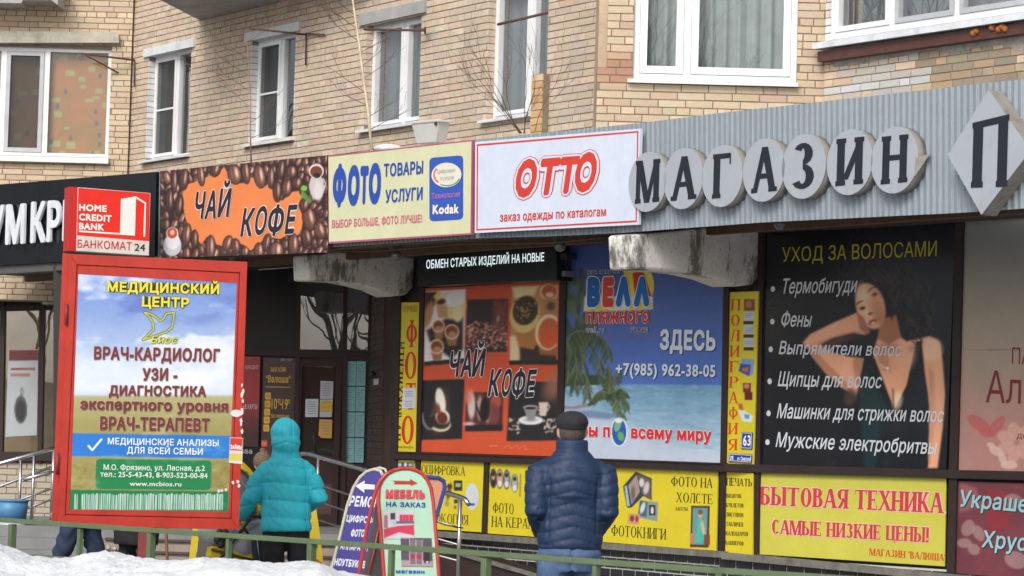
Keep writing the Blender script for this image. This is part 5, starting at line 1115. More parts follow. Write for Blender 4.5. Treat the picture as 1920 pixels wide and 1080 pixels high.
# black hair-care poster
def hair(cv):
    X, Y = cv.X, cv.Y; cv.C[:] = (16, 17, 21); cv.blend(sstep((Y - 530) / 100) * sstep((1520 - X) / 90) * .5 * sstep((700 - Y) / 100), (56, 50, 26)); cv.blend(np.exp(-(((X - 1700) / 120) ** 2 + ((Y - 560) / 130) ** 2)) * .5, (34, 38, 50)); cv.blend(sstep((X - 1420) / 300) * .12, (40, 50, 70))
    H = (18, 18, 24); S = (204, 146, 112); S2 = (146, 94, 68); S3 = (232, 184, 154)
    cv.ell(1678, 570, 52, 78, (20, 21, 28), -.2, 14); cv.ell(1632, 530, 28, 34, H, 0, 8); cv.ell(1700, 620, 42, 60, (18, 20, 27), -.2, 16)
    # raised arm, shoulder, chest
    cv.poly([(1606, 586), (1618, 596), (1626, 620), (1622, 628), (1600, 624), (1560, 634), (1530, 650), (1512, 654), (1505, 642), (1520, 626), (1560, 606)], S, 5)
    cv.poly([(1512, 640), (1530, 640), (1560, 660), (1590, 668), (1620, 672), (1616, 715), (1606, 742), (1580, 728), (1548, 700), (1522, 668)], S, 5); cv.poly([(1600, 668), (1622, 674), (1620, 712), (1610, 742), (1600, 700)], S2, 6, .6)
    cv.poly([(1520, 650), (1560, 690), (1600, 730), (1610, 744), (1575, 724), (1530, 680)], S2, 6, .6)
    cv.poly([(1648, 628), (1680, 626), (1700, 640), (1742, 630), (1762, 640), (1768, 680), (1772, 740), (1768, 800), (1758, 878), (1734, 878), (1742, 810), (1740, 740), (1733, 700), (1700, 740), (1680, 770), (1660, 740), (1636, 690), (1640, 650)], S, 5)
    cv.ell(1748, 655, 20, 22, S3, 0, 12, .6); cv.poly([(1742, 690), (1752, 700), (1756, 780), (1744, 870), (1736, 872), (1744, 800)], S2, 6, .5); cv.poly([(1640, 640), (1665, 665), (1670, 700), (1650, 690)], S2, 8, .5)
    # dress
    cv.poly([(1622, 665), (1640, 672), (1660, 724), (1677, 768), (1700, 722), (1718, 640), (1728, 640), (1734, 700), (1742, 760), (1740, 878), (1614, 878), (1612, 820), (1606, 740)], (16, 22, 27), 3); cv.poly([(1622, 690), (1640, 720), (1664, 770), (1650, 800), (1640, 878), (1622, 878), (1612, 760)], (18, 44, 48), 12, .8)
    cv.ell(1683, 752, 9, 18, (226, 214, 180), .2, 8, .6); cv.line([(1674, 730), (1676, 768)], 3, (90, 50, 36), 4, .8); cv.ell(1594, 745, 12, 16, (66, 50, 44), .3, 8, .8)
    # neck and face
    cv.poly([(1648, 600), (1680, 590), (1690, 632), (1668, 645), (1646, 636)], S2, 6)
    cv.ell(1632, 574, 27, 44, S, -.25, 4); cv.ell(1618, 552, 14, 22, S3, -.2, 12, .7); cv.ell(1622, 592, 12, 20, S3, -.2, 10, .5); cv.ell(1650, 590, 10, 26, S2, -.3, 12, .6)
    cv.poly([(1606, 520), (1630, 498), (1668, 520), (1682, 570), (1672, 600), (1660, 560), (1640, 524), (1618, 524)], H, 5)
    cv.line([(1626, 549), (1634, 540), (1646, 538)], 2.2, (54, 34, 28)); cv.line([(1607, 570), (1613, 565), (1618, 564)], 2.2, (54, 34, 28))
    cv.ell(1622, 556, 9, 12, (240, 196, 166), -.3, 8, .7); cv.ell(1628, 586, 7, 6, (240, 196, 166), 0, 5, .6); cv.ell(1640, 552, 6, 3.4, (60, 42, 40), -.35, 2); cv.ell(1640, 552, 2, 1.8, (16, 14, 16), 0, 1); cv.ell(1617, 578, 5.5, 3, (60, 42, 40), -.3, 2); cv.ell(1617, 578, 1.8, 1.6, (16, 14, 16), 0, 1)
    cv.line([(1626, 562), (1630, 580), (1634, 586)], 3, (206, 150, 124), 3, .8); cv.ell(1632, 588, 5, 3, (130, 76, 58), -.4, 2.5); cv.ell(1636, 604, 9, 5, (150, 84, 76), -.5, 2); cv.ell(1637, 606, 4, 2, (216, 180, 170), -.5, 1.6); cv.line([(1630, 602), (1644, 600)], 1, (80, 40, 38))
    cv.poly([(1606, 586), (1618, 594), (1632, 622), (1626, 628), (1612, 616)], S2, 5)
    R = random.Random(2)
    for i in range(260):
        a = R.uniform(-2.9, 1.2); rr_ = R.uniform(.25, 1); x, y = 1690 + 62 * rr_ * math.cos(a), 568 + 76 * rr_ * math.sin(a)
        if x < 1668 and y > 520: continue
        c = R.choice(((40, 34, 36), (58, 46, 44), (26, 24, 28), (18, 18, 22), (70, 56, 52))); pts = [(x, y)]; b = R.uniform(0, 6)
        for k in range(6): x += 3.0 * math.sin(b + k * .9) + R.uniform(0, 1.2); y += R.uniform(2, 4); pts.append((x, y))
        cv.line(pts, R.uniform(.9, 1.8), c, 1.6, .75)
    for i in range(30):
        x = R.uniform(1612, 1660); cv.line([(x, 500 + abs(x - 1640) * .3), (x + R.uniform(4, 10), 514), (x + R.uniform(14, 26), 530)], 1.1, (56, 46, 46), 1.5, .6)
    for (x, y, rx, ry, ro, c, a_) in ((1560, 622, 44, 9, -.35, (206, 152, 126), .6), (1566, 640, 40, 8, -.3, (120, 76, 58), .5), (1592, 700, 12, 34, -.5, (206, 156, 130), .45), (1700, 668, 18, 26, .2, (206, 158, 132), .5), (1668, 652, 16, 8, .3, (110, 70, 54), .5), (1752, 760, 6, 90, .05, (208, 160, 134), .5), (1716, 652, 10, 5, -.2, (112, 70, 54), .45), (1640, 566, 16, 24, -.2, (196, 142, 116), .4)): cv.ell(x, y, rx, ry, c, ro, 14, a_)
    cv.line([(1650, 684), (1664, 692), (1666, 700)], 1.4, (210, 206, 200)); cv.ell(1664, 690, 2.5, 2, (230, 226, 220))
    cv.blur(1); cv.blend((cv.noise(60, 60, 77) - .45) * .25, (90, 84, 90))
Qh = [(1433, 434), (1792, 408), (1774, 880), (1421, 872)]
t = prt(PR, Qh, hair, 'hair_care_poster', 'black poster of a dark-haired woman listing hair appliances', k=1.45, rough=.22)
put_text(PR, 'УХОД ЗА ВОЛОСАМИ', 1466, 491, 1756, 480, 27, .033, ink((178, 168, 34), 1.2), t, hts=29)
WW = ink((196, 200, 208), 1.15)
for s_, x0, y0, x1, y1, h in (('Термобигуди', 1464, 551, 1604, 548, 29), ('Фены', 1463, 612, 1519, 613, 28), ('Выпрямители волос', 1460, 664, 1688, 668, 25), ('Щипцы для волос', 1458, 724, 1651, 728, 28), ('Машинки для стрижки волос', 1456, 784, 1767, 792, 28), ('Мужские электробритвы', 1454, 838, 1754, 852, 28)):
    put_text(PR, s_, x0, y0, x1, y1, h, .034, WW, t, shear=.16, bold=.012)
    MB().pp(PR, ellp(x0 - 15, y0 - 9, 4, 5.5, 14), .032, .0345).build('bullet', WW, t)
# right window with floral film
def flor(cv):
    Y = cv.Y; a = np.array((128, 130, 128.)); b = np.array((166, 148, 128.)); c = np.array((172, 116, 108.)); f = sstep((Y - 410) / 240)[..., None]; g = sstep((Y - 640) / 200)[..., None]
    cv.C = (a * (1 - f) + b * f) * (1 - g) + c * g; cv.blend(cv.noise(60, 90, 3) * .3, (140, 140, 134)); cv.line([(1800, 655), (1925, 657)], 1, (120, 100, 90))
    F1 = (176, 84, 84); F2 = (196, 150, 138)
    for x, y, rx, ry, ro in ((1836, 795, 26, 12, .6), (1868, 800, 24, 10, -.9), (1850, 812, 14, 8, .2)): cv.ell(x, y, rx, ry, F1, ro, 3, .75)
    for k in range(7): cv.ell(1906 + 22 * math.cos(k * .9), 830 + 22 * math.sin(k * .9), 17, 12, F2, k * .9, 3, .8)
    for x, y, rx, ry, ro in ((1868, 846, 14, 8, .5), (1880, 860, 12, 7, 1.2), (1892, 872, 16, 8, 0), (1858, 835, 8, 5, .3)): cv.ell(x, y, rx, ry, (206, 176, 160), ro, 2, .8)
Qf = [(1806, 410), (2030, 396), (2030, 893), (1791, 884)]
t = prt(PR, Qf, flor, 'floral_window_film', 'pinkish window film with pale flowers at the right edge', k=KS, step=2)
CR = (112, 34, 42)
put_text(PR, 'ПАРФЮМ', 1897, 682, 2022, 689, 31, .033, ink(CR, KS), t); put_text(PR, 'Алиса', 1848, 754, 2010, 762, 60, .033, ink(CR, KS), t); put_text(PR, 'декор', 1906, 822, 1960, 824, 12, .033, ink(CR, KS), t)
def flor2(cv):
    cv.blend(cv.noise(36, 50, 43), (92, 44, 56)); R = random.Random(6)
    cv.poly([(1850, 915), (1900, 930), (1890, 990), (1850, 1000)], (132, 40, 48), 8, .8); cv.poly([(1800, 905), (1830, 915), (1840, 950), (1800, 960)], (150, 100, 100), 10, .6)
    for x, y, rx, ry, ro in ((1815, 990, 12, 16, .4), (1835, 1000, 10, 16, -.5), (1808, 1018, 14, 9, 0), (1826, 1030, 12, 10, .6), (1900, 940, 18, 14, .3), (1905, 1050, 22, 16, .3)): cv.ell(x, y, rx, ry, (160, 140, 134), ro, 4, .6)
t = prt(PR, [(1792, 902), (2030, 910), (2030, 1096), (1786, 1074)], flor2, 'jewellery_window_film', 'dark red window film reading УКРАШЕНИЯ at the lower right corner', k=KS, step=2, bgc=(116, 58, 66))
for s_, x0, y0, x1, y1 in (('Украшения', 1797, 950, 1985, 966), ('Хрусталь', 1840, 1026, 2000, 1040)):
    put_text(PR, s_, x0 + 1.5, y0 + 1.5, x1 + 1.5, y1 + 1.5, 32, .033, ink((30, 36, 46), KS), t, shear=.12, bold=.02); put_text(PR, s_, x0, y0, x1, y1, 32, .036, ink((132, 178, 186), KS), t, shear=.12, bold=.02)

# ------------------------------------------------------------------ recessed entrance
EN = thing('shop_entrance', PE.at(600, 980), 'dark brown framed entrance doors between bank poster and photo shop', 'entrance'); EN.location.z = 0
M_ef = mat('maroon_frame', (.034, .014, .014), .45, 0, .2, 4, spec=.3); M_dp = mat('dark_smoked_panel', (.012, .011, .012), .3, 0, .2, 3, spec=.25)
def es(pts, o0, o1, nm='frame', m=None, par=None): return MB().pp(PE, pts, o0, o1).build(nm, m or M_ef, par or EN)
es([(430, 470), (562, 470), (556, 655), (430, 655)], -.06, -.01, 'smoked_panel', M_dp)
for a, b in (((560, 520), (553, 985)), ((648, 520), (643, 985)), ((696, 520), (688, 985))): es([(a[0] - 4, a[1]), (a[0] + 4, a[1]), (b[0] + 4, b[1]), (b[0] - 4, b[1])], -.06, .05, 'frame_post')
es([(430, 652), (555, 655), (692, 658), (691, 672), (555, 669), (430, 664)], -.055, .045, 'frame_rail'); es([(540, 515), (700, 515), (700, 530), (540, 530)], -.055, .04, 'frame_rail')
for x0, x1, nm in ((562, 645, 'fanlight'), (652, 693, 'fanlight')): MB().poly([PE.at(x, y, -.015) for x, y in ((x0, 530), (x1, 530), (x1 - 4, 656), (x0 - 4, 655))]).build(nm, M_glassd, EN)
d = es([(554, 672), (643, 675), (638, 984), (548, 980)], -.06, -.045, 'door', mat('smoked_inner', (.03, .028, .026), .5))
def pane(pts, par): return MB().poly([PE.at(x, y, .004) for x, y in pts]).build('pane', M_glassd, par)
for pts in ([(556, 674), (642, 676), (642, 688), (556, 686)], [(556, 686), (567, 686), (561, 860), (551, 860)], [(630, 687), (642, 688), (636, 862), (625, 861)], [(551, 858), (636, 862), (635, 876), (550, 872)], [(550, 872), (635, 876), (632, 986), (547, 980)]): MB().pp(PE, pts, -.045, .03).build('door_rail', M_ef, d)
MB().poly([PE.at(x, y, .004) for x, y in [(566, 686), (631, 688), (626, 862), (560, 859)]]).build('pane', glass_mat('door_glass', .07, (.7, .74, .72), 0.0, .001), d); MB().tube([PE.at(600, 820, .08), PE.at(588, 815, .09), PE.at(592, 850, .09)], .012).build('handle', mat('black_plastic', (0, 0, 0)), d)
d2 = es([(652, 674), (690, 675), (685, 985), (646, 984)], -.06, -.045, 'side_door', mat('smoked_inner', (0, 0, 0)))
for pts in ([(645, 870), (687, 872), (685, 985), (641, 984)],): MB().pp(PE, pts, -.045, .02).build('door_rail', M_ef, d2)
MB().pp(PE, [(563, 905), (622, 907), (621, 965), (561, 962)], .03, .036).build('lower_panel', mat('maroon_panel', (.07, .03, .026), .5), d); 
t = thing('door_notices', PE.at(664, 770, .02), 'pale blue notices covering the narrow side window', 'notices', None)
for i in range(4):
    for j in range(2):
        x = 651 + j * 18 - i * 1.2; y = 677 + i * 48; w = 17
        MB().pp(PE, [(x, y), (x + w, y + .6), (x + w - 1, y + 46.6), (x - 1, y + 46)], .0, .006).build('notice', ink((130, 182, 188), KS), t)
        for k in range(9 if i else 8):
            yy = y + 6 + k * 4.4; MB().pp(PE, [(x + 3, yy), (x + 14 - (k % 3) * 3, yy + .3), (x + 14 - (k % 3) * 3, yy + 1.3), (x + 3, yy + 1)], .006, .007).build('notice_line', ink((92, 132, 140), KS), t)
def paper(q, c, label, lines=6, band=None):
    t = thing('door_paper', ctr([PE.at(x, y, .014) for x, y in q]), label, 'paper notice', 'papers taped to the door glass'); MB().pp(PE, q, .009, .014).build('sheet', ink(c, KS), t)
    if band: MB().pp(PE, band, .014, .0155).build('colour_band', ink((206, 170, 50), KS), t)
    (x0, y0), (x1, _), (_, y2), _ = q
    for k in range(lines):
        yy = y0 + 5 + k * (y2 - y0 - 8) / lines; MB().pp(PE, [(x0 + 4, yy), (x1 - 5, yy), (x1 - 5, yy + 1.2), (x0 + 4, yy + 1.2)], .0155, .017).build('print_line', ink((130, 130, 135) if not band else (150, 140, 110), KS), t)
paper([(573, 748), (597, 748), (596, 782), (572, 782)], (190, 200, 206), 'small white sheet at the left of the door glass'); paper([(601, 714), (625, 715), (624, 748), (600, 748)], (178, 184, 194), 'upper white sheet near the door handle side')
paper([(600, 749), (624, 749), (622, 782), (599, 782)], (176, 186, 198), 'white sheet with a yellow band on the door glass', 3, [(600.5, 751), (623.5, 751), (623, 772), (599.5, 772)]); paper([(599, 786), (623, 787), (622, 822), (597, 821)], (196, 150, 66), 'lowest ochre sheet on the door glass', 5)
# red bank poster + shop hours
t = prt(PE, [(440, 668), (488, 669), (484, 838), (436, 836)], lambda cv: cv.blend(sstep((cv.Y - 740) / 90), (40, 14, 18)), 'bank_wall_poster', 'dark red bank poster beside the red advertising case', bgc=(152, 34, 44), step=3, off=.02)
put_text(PE, 'ХОУМ КРЕДИТ', 440, 692, 485, 692, 7, .022, ink((200, 170, 170), KS), t, bold=.02); put_text(PE, 'ВЫГОДНЫЕ КАРТЫ', 432, 767, 482, 767, 9, .022, ink((190, 180, 185), KS), t, bold=.01); put_text(PE, '8-800-700-00-06', 430, 851, 473, 851, 9, .0, ink((170, 170, 175), KS), t, bold=.01)
t = thing('opening_hours_board', PE.at(524, 770, .02), 'maroon board with gold opening hours of the shop “Валюша”', 'sign')
MB().pp(PE, [(494, 670), (554, 672), (548, 905), (488, 900)], .0, .02).build('panel', mat('maroon_board', (.045, .015, .017), .3, 0, .15, 4), t); GO = ink((206, 160, 50), KS)
put_text(PE, 'МАГАЗИН', 508, 697, 536, 697, 8.5, .022, GO, t, sf=dict(T=.2, t=.08)); put_text(PE, '“Валюша”', 498, 717, 545, 718, 14, .022, GO, t, bold=.03); MB().pp(PE, [(497, 724.5), (544, 725.5), (544, 726.8), (497, 725.8)], .02, .022).build('gold_rule', GO, t)
put_text(PE, 'ООО “УЮТ”', 526, 677, 549, 677, 4.5, .022, ink((190, 180, 180), KS), t)
put_text(PE, '10', 509, 767, 519, 767, 21, .022, GO, t, bold=.01); put_text(PE, '00', 520, 756, 526, 756, 9, .022, GO, t); put_text(PE, '-', 524, 764, 528, 764, 18, .022, GO, t, bold=.02); put_text(PE, '19', 529, 768, 539, 768, 21, .022, GO, t, bold=.01); put_text(PE, '00', 539, 757, 544, 757, 9, .022, GO, t); put_text(PE, 'без перерыва', 508, 783, 542, 784, 8, .022, GO, t)
for i, (s_, y) in enumerate((('Пн', 742), ('Вт', 757), ('Ср', 772), ('Чт', 787), ('Пт', 802))): 
    x = 497 - i * .8; MB().pp(PE, rrect([(x, y - 6), (x + 11, y - 6), (x + 11, y + 7), (x, y + 7)], 2, 2), .02, .023).build('day_square', GO, t); put_text(PE, s_, x + 2, y + 4, x + 9, y + 4, 6, .0235, ink((90, 40, 20), KS), t)
for i, (s_, y) in enumerate((('Сб', 831), ('Вс', 850))): MB().pp(PE, rrect([(490, y - 6), (501, y - 6), (501, y + 7), (490, y + 7)], 2, 2), .02, .023).build('day_square', ink((180, 50, 40), KS), t); put_text(PE, s_, 492, y + 4, 499, y + 4, 6, .0235, ink((220, 180, 150), KS), t)
es([(400, 655), (438, 655), (432, 985), (395, 985)], -.06, .0, 'frame_panel'); es([(428, 836), (492, 838), (488, 985), (425, 985)], -.06, -.0, 'frame_panel', mat('dark_smoked_panel', (0, 0, 0)))
es([(100, 440), (440, 440), (440, 990), (100, 990)], -.3, -.08, 'rear_wall', mat('dark_backing', (0, 0, 0)))
# dim hall behind the glass
es([(420, 440), (720, 440), (716, 1010), (415, 1010)], -1.6, -1.5, 'hall_wall', mat('hall_wall', (.12, .115, .10), .9))

# ------------------------------------------------------------------ bank window far left
BK_ = thing('bank_window_wall', PLB.at(60, 900), 'bank shop window with brown frame over a beige tiled base, far left', 'shop front'); BK_.location.z = 0
def ls(pts, o0, o1, nm='frame', m=None): return MB().pp(PLB, pts, o0, o1).build(nm, m or M_frame, BK_)
ls([(-120, 505), (135, 500), (130, 576), (-120, 580)], -.05, .0, 'dark_transom', mat('dark_smoked_panel', (0, 0, 0))); ls([(-120, 576), (150, 570), (150, 580), (-120, 586)], -.06, .04, 'frame_rail')
for x in (5, 79, 140): ls([(x - 4, 500), (x + 5, 500), (x - 1, 868), (x - 9, 868)], -.06, .05, 'frame_post')
ls([(-120, 848), (130, 846), (130, 864), (-120, 866)], -.06, .07, 'frame_rail'); MB().poly([PLB.at(x, y, -.02) for x, y in ((-120, 580), (140, 575), (135, 852), (-120, 852))]).build('pane', M_glassd, BK_)
ls([(-120, 580), (140, 575), (135, 852), (-120, 852)], -1.3, -1.2, 'room_wall', mat('tan_inner_wall', (.50, .36, .20), .8)); ls([(-120, 866), (150, 864), (150, 1010), (-120, 1010)], -.3, -.01, 'base_wall', M_mortar)
tb = bmesh.new(); bmesh.ops.create_cube(tb, size=1); tbm = bpy.data.meshes.new('base_tile'); tb.to_mesh(tbm); tb.free(); tbm.materials.append(mat('beige_base_tile', (.46, .40, .31), .6, 0, .15, 6))
ua, ub = PLB.uz(-60, 900)[0], PLB.uz(108, 900)[0]; z = PLB.uz(50, 868)[1]; row = 0
while z > .3:
    u = ua + (.13 if row % 2 else 0)
    while u < ub:
        ob = bpy.data.objects.new('base_tile', tbm); COL.objects.link(ob); ob.parent = BK_; R_ = Matrix((PLB.u, PLB.v, PLB.n)).transposed().to_4x4()
        ob.matrix_local = Matrix.Translation(PLB.pt(u + .125, z - .04, -.003) - BK_.location) @ R_ @ Matrix.Diagonal((.25, .072, .02, 1)); u += .26
    z -= .082; row += 1
def watch(cv):
    cv.rect(17, 656, 72, 676, (104, 24, 34)); cv.rect(20, 690, 66, 694, (150, 60, 60)); cv.rect(20, 700, 56, 706, (170, 110, 100)); cv.ell(39, 768, 12, 26, (70, 72, 76)); cv.ell(39, 770, 8.5, 19, (36, 38, 42)); cv.ell(41, 735, 3, 8, (80, 80, 84)); cv.ell(41, 735, 1.4, 5, (190, 196, 200))
t = prt(PLB, [(16, 656), (72, 655), (69, 816), (10, 819)], watch, 'watch_poster', 'white poster with a dark pocket watch behind the bank window', bgc=(178, 186, 190), step=2.2, k=.9, off=.06); 
t = thing('square_lamp_sign', PLB.at(100, 540, .3), 'blank white lattice sign box under the black fascia', 'sign'); MB().pp(PLB, [(78, 510), (124, 505), (124, 566), (78, 570)], .1, .4).build('box', mat('white_acrylic', (.7, .7, .7)), t)
for k in range(4): MB().pp(PLB, [(78 + k * 15, 510), (78.8 + k * 15, 510), (78.8 + k * 15, 570), (78 + k * 15, 570)], .4, .403).build('seam', mat('grey_plastic', (.22, .23, .24)), t)
for k in range(3): MB().pp(PLB, [(78, 522 + k * 14), (124, 519 + k * 14), (124, 520 + k * 14), (78, 523 + k * 14)], .4, .403).build('seam', mat('grey_plastic', (.22, .23, .24)), t)
# ------------------------------------------------------------------ steps, ramp and handrails
STP = thing('entrance_steps', PE.at(500, 1020, 1.5), 'low concrete steps and landing in front of the entrance', 'steps'); STP.location.z = 0
M_stone = mat('tan_paving_stone', (.30, .24, .20), .8, 0, .2, 5, .003, 40, dirt=.3); M_step = mat('grey_step_concrete', (.22, .225, .23), .85, 0, .15, 4, .004, 30, dirt=.3)
def gbox(x0, x1, y0, y1, z0, z1, nm, m, par): return MB().wbox(x0, x1, y0, y1, z0, z1).build(nm, m, par)
zl = PE.uz(600, 987)[1]; cL = PE.at(90, 900).x - 3.2; cR = PE.at(735, 900).x; YE_ = PE.at(500, 900).y
gbox(cL, cR, YE_ - 2.6, YE_ + 1.0, 0, zl, 'landing', M_step, STP)
for k in range(3):
    gbox(cL - .0, cR - .15, YE_ - 2.6 - .34 * (k + 1), YE_ - 2.6 - .34 * k, 0, zl - (k + 1) * zl / 4 - .0, 'step', M_step, STP)
    gbox(PE.at(330, 900).x - .4, cR - .16, YE_ - 2.6 - .34 * (k + 1) - .012, YE_ - 2.6 - .34 * (k + 1) - .002, .0, zl - (k + 1) * zl / 4 - .03, 'riser_stone', M_stone, STP)
    gbox(PE.at(330, 900).x - .4, cR - .16, YE_ - 2.6 - .34 * (k + 1) - .03, YE_ - 2.6 - .34 * (k + 1) + .03, zl - (k + 1) * zl / 4 + .001, zl - (k + 1) * zl / 4 + .025, 'step_nosing', mat('brown_nosing', (.09, .05, .04), .6), STP)
RMP = thing('entrance_ramp', PS.at(850, 1070, 1.1), 'dark brown ramp with a pale edge falling to the right along the tiled wall', 'ramp'); RMP.location.z = 0
P_r = PS.shift(.40); q = MB()
top = [P_r.at(690, 1000), P_r.at(830, 1030), P_r.at(1010, 1082), P_r.at(1150, 1110)]; bot = [Vector((p.x, p.y, -.02)) for p in top]
side = top + bot[::-1]; q.prism(side, [p - PS.n * .36 for p in side]); q.build('ramp_body', mat('dark_brown_tile', (.045, .025, .022), .5, 0, .3, 5, dirt=.2), RMP)
e = MB()
for a, b in zip(top[:-1], top[1:]): e.bar(a + PS.n * .01 + Vector((0, 0, .01)), b + PS.n * .01 + Vector((0, 0, .01)), .05, .035)
e.build('ramp_edge', mat('stone_ledge', (0, 0, 0)), RMP)
M_st = mat('brushed_steel', (.55, .55, .56), .28, 1.0, .1, 8); M_std = mat('dull_steel', (.34, .34, .34), .4, .9, .15, 8)
def rail_thing(name, pl, label, tubes, cat='handrail'):
    pts = [pl.at(*p) for nm, ps, r in tubes for p in ps]; c = ctr(pts); t = thing(name, (c.x, c.y, 0), label, cat)
    for nm, ps, r in tubes:
        P_ = [pl.at(*p) for p in ps]
        if nm == 'post': b = P_[-1]; P_[-1] = Vector((P_[0].x, P_[0].y, max(0.0, b.z)))
        MB().tube(P_, r, 10).build(nm, M_st if r > .016 or nm == 'hand_tube' else M_std, t)
    return t
PH1 = PS.shift(1.15)
rail_thing('steel_handrail', PH1, 'shiny steel handrail running down behind the woman and the folding boards', [
    ('hand_tube', [(562, 853), (568, 850), (580, 851), (690, 883), (860, 931), (872, 936), (879, 946)], .024), ('post', [(597, 858), (592, 1000)], .018), ('post', [(720, 893), (716, 1030)], .018), ('post', [(863, 934), (857, 1110)], .020),
    ('lower_tube', [(598, 909), (700, 943), (862, 990)], .010), ('lower_tube', [(598, 941), (700, 975), (861, 1022)], .010), ('lower_tube', [(597, 975), (700, 1008), (860, 1052)], .010)])
PH2 = PE.shift(2.3)
rail_thing('steel_stair_railing', PH2, 'steel stair railing rising towards the advertising case at the left edge', [
    ('hand_tube', [(-60, 895), (0, 869), (104, 840)], .024), ('lower_tube', [(-60, 932), (0, 912), (96, 876)], .016), ('lower_tube', [(0, 950), (100, 915)], .013), ('lower_tube', [(20, 965), (98, 936)], .013),
    ('hand_tube', [(44, 900), (56, 896), (102, 884)], .024), ('post', [(39, 862), (36, 990)], .018), ('post', [(64, 851), (58, 990)], .018), ('post', [(101, 842), (97, 975)], .018)])
t = thing('plastic_bin', PH2.at(20, 1005), 'blue topped pale plastic barrel at the left edge', 'bin'); p = PH2.at(20, 1008); p0 = Vector((p.x, p.y, p.z)); s_ = 1 / 155
t.location = p0
MB().tube([p0, p0 + Vector((0, 0, .2))], [.155, .16], 20).build('barrel_body', mat('milky_plastic', (.45, .50, .54), .5), t); MB().tube([p0 + Vector((0, 0, .2)), p0 + Vector((0, 0, .41))], [.163, .18], 20).build('barrel_top', mat('blue_plastic', (.08, .24, .46), .45, 0, .2, 6), t)
MB().tube([p0 + Vector((0, 0, .40)), p0 + Vector((0, 0, .42))], [.19, .19], 20).build('rim', mat('blue_plastic', (0, 0, 0)), t)

# ------------------------------------------------------------------ red advertising case
PLX = Pl(gp(290, 268), Vector((math.sin(math.radians(11)), -math.cos(math.radians(11)), 0)))
M_red = mat('red_enamel', (.46, .040, .026), .45, 0, .12, 5, dirt=.28, spec=.3); M_redd = mat('dark_red_post', (.20, .025, .03), .5, 0, .2, 5)
t = thing('advertising_case', PLX.at(272, 990), 'big red advertising case on a post with the medical centre poster', 'advertising case'); t.location.z = 0
Qr = [(130, 476), (464, 491), (448, 993), (108, 986)]
MB().pp(PLX, Qr, -.16, -.02).build('case_body', M_red, t, bevel=.006)
MB().pp(PLX, [(118, 474), (131, 476), (109, 986), (97, 984)], -.12, -.03).build('side_panel', M_red, t)
inn = [(147, 514), (444, 531), (428, 959), (131, 955)]
for i, nm in enumerate(('case_frame_top', 'case_frame_right', 'case_frame_bottom', 'case_frame_left')):
    j = (i + 1) % 4; mid = inset(Qr, 20); MB().pp(PLX, [Qr[i], Qr[j], mid[j], mid[i]], -.02, .006).build('case_frame', M_red, t, bevel=.003); m2 = inset(Qr, 21.5)
    MB().pp(PLX, [m2[i], m2[j], inn[j], inn[i]], -.02, .0).build('door_frame', M_red, t, bevel=.003)
for x, y in ((125, 590), (108, 870)): MB().tube([PLX.at(x, y - 20, .012), PLX.at(x - 1, y + 20, .012)], .012, 8).build('hinge', M_redd, t)
p = PLX.at(271, 990); MB().wbox(p.x - .045, p.x + .045, p.y + .02, p.y + .12, 0, p.z + .02).build('post', M_redd, t)
def medic(cv):
    X, Y = cv.X, cv.Y; f = sstep((Y - 510) / 220)[..., None]; cv.C = np.array((112, 142, 208.)) * (1 - f) + np.array((190, 208, 232.)) * f
    n = cv.noise(110, 46, 51) + .25 * cv.noise(30, 20, 52); cv.blend(sstep((n - .62) * 5) * .85, (226, 232, 242)); cv.blend(sstep((cv.noise(90, 40, 57) - .5) * 4) * sstep((640 - Y) / 60) * .6, (84, 104, 184))
    cv.blend(sstep((Y - 640) / 60) * sstep((760 - Y) / 40) * .55, (236, 240, 246)); cv.blend(sstep((Y - 738) / 8), (176, 170, 120)); cv.blend(sstep((Y - 742) / 80) * (.5 + .5 * cv.noise(50, 10, 60)), (152, 144, 84)); cv.blend(sstep((Y - 860) / 10) * .8 * cv.noise(8, 6, 61), (196, 186, 120)); cv.blend(sstep((Y - 860) / 10) * .5 * (1 - cv.noise(10, 8, 63)), (96, 84, 34))
    cv.poly([(130, 812), (432, 817), (431, 860), (129, 855)], (44, 122, 208)); cv.poly([(128, 918), (429, 922), (428, 960), (127, 957)], (24, 122, 70))
    q = rrect([(180, 860), (397, 863), (396, 919), (179, 917)], 9); cv.poly(q, (30, 130, 74)); cv.blend(sstep((cv.noise(50, 26, 71) - .58) * 6) * .16, (255, 255, 255))
    # torn letters at the foot
    R = random.Random(9); x = 141
    while x < 420:
        w = R.uniform(1.4, 3.2); cv.line([(x, 927 + R.uniform(-1, 2)), (x - .4, 955)], w, (206, 222, 218)); x += w + R.uniform(1.2, 2.6)
        if R.random() < .09: x += 6
    cv.line([(166, 836), (173, 844), (190, 824)], 3.6, (240, 244, 250)); 
    Dv = [(271, 586), (280, 588), (290, 592), (300, 602), (306, 598), (312, 588), (326, 586), (325, 600), (322, 614), (313, 622), (302, 626), (284, 632), (268, 637), (278, 628), (288, 618), (287, 606), (280, 594), (271, 586)]
    cv.line(Dv, 5.2, (38, 70, 60)); cv.line(Dv, 2.6, (206, 206, 60))
cv = Cv(inn, 1.45); medic(cv); cv.build('poster', PLX, .0, t, 1.0, .12, mname='glossy_print')
YL = (222, 210, 50); DK = (34, 44, 34); MR = (112, 44, 40)
def o2(txt, x0, y0, x1, y1, h, c1, c2, b0=.03, b1=.09, off=.004, **kw): outlined(PLX, txt, x0, y0, x1, y1, h, off, c1, c2, t, k=1.0, b0=b0, b1=b1, **kw)
o2('МЕДИЦИНСКИЙ', 201, 547, 411, 552, 20, YL, DK, .04, .17); o2('ЦЕНТР', 266, 575, 354, 578, 20, YL, DK, .04, .17); o2('Биос', 282, 644, 331, 644, 15, (206, 206, 60), (38, 70, 60), .02, .08, shear=.3)
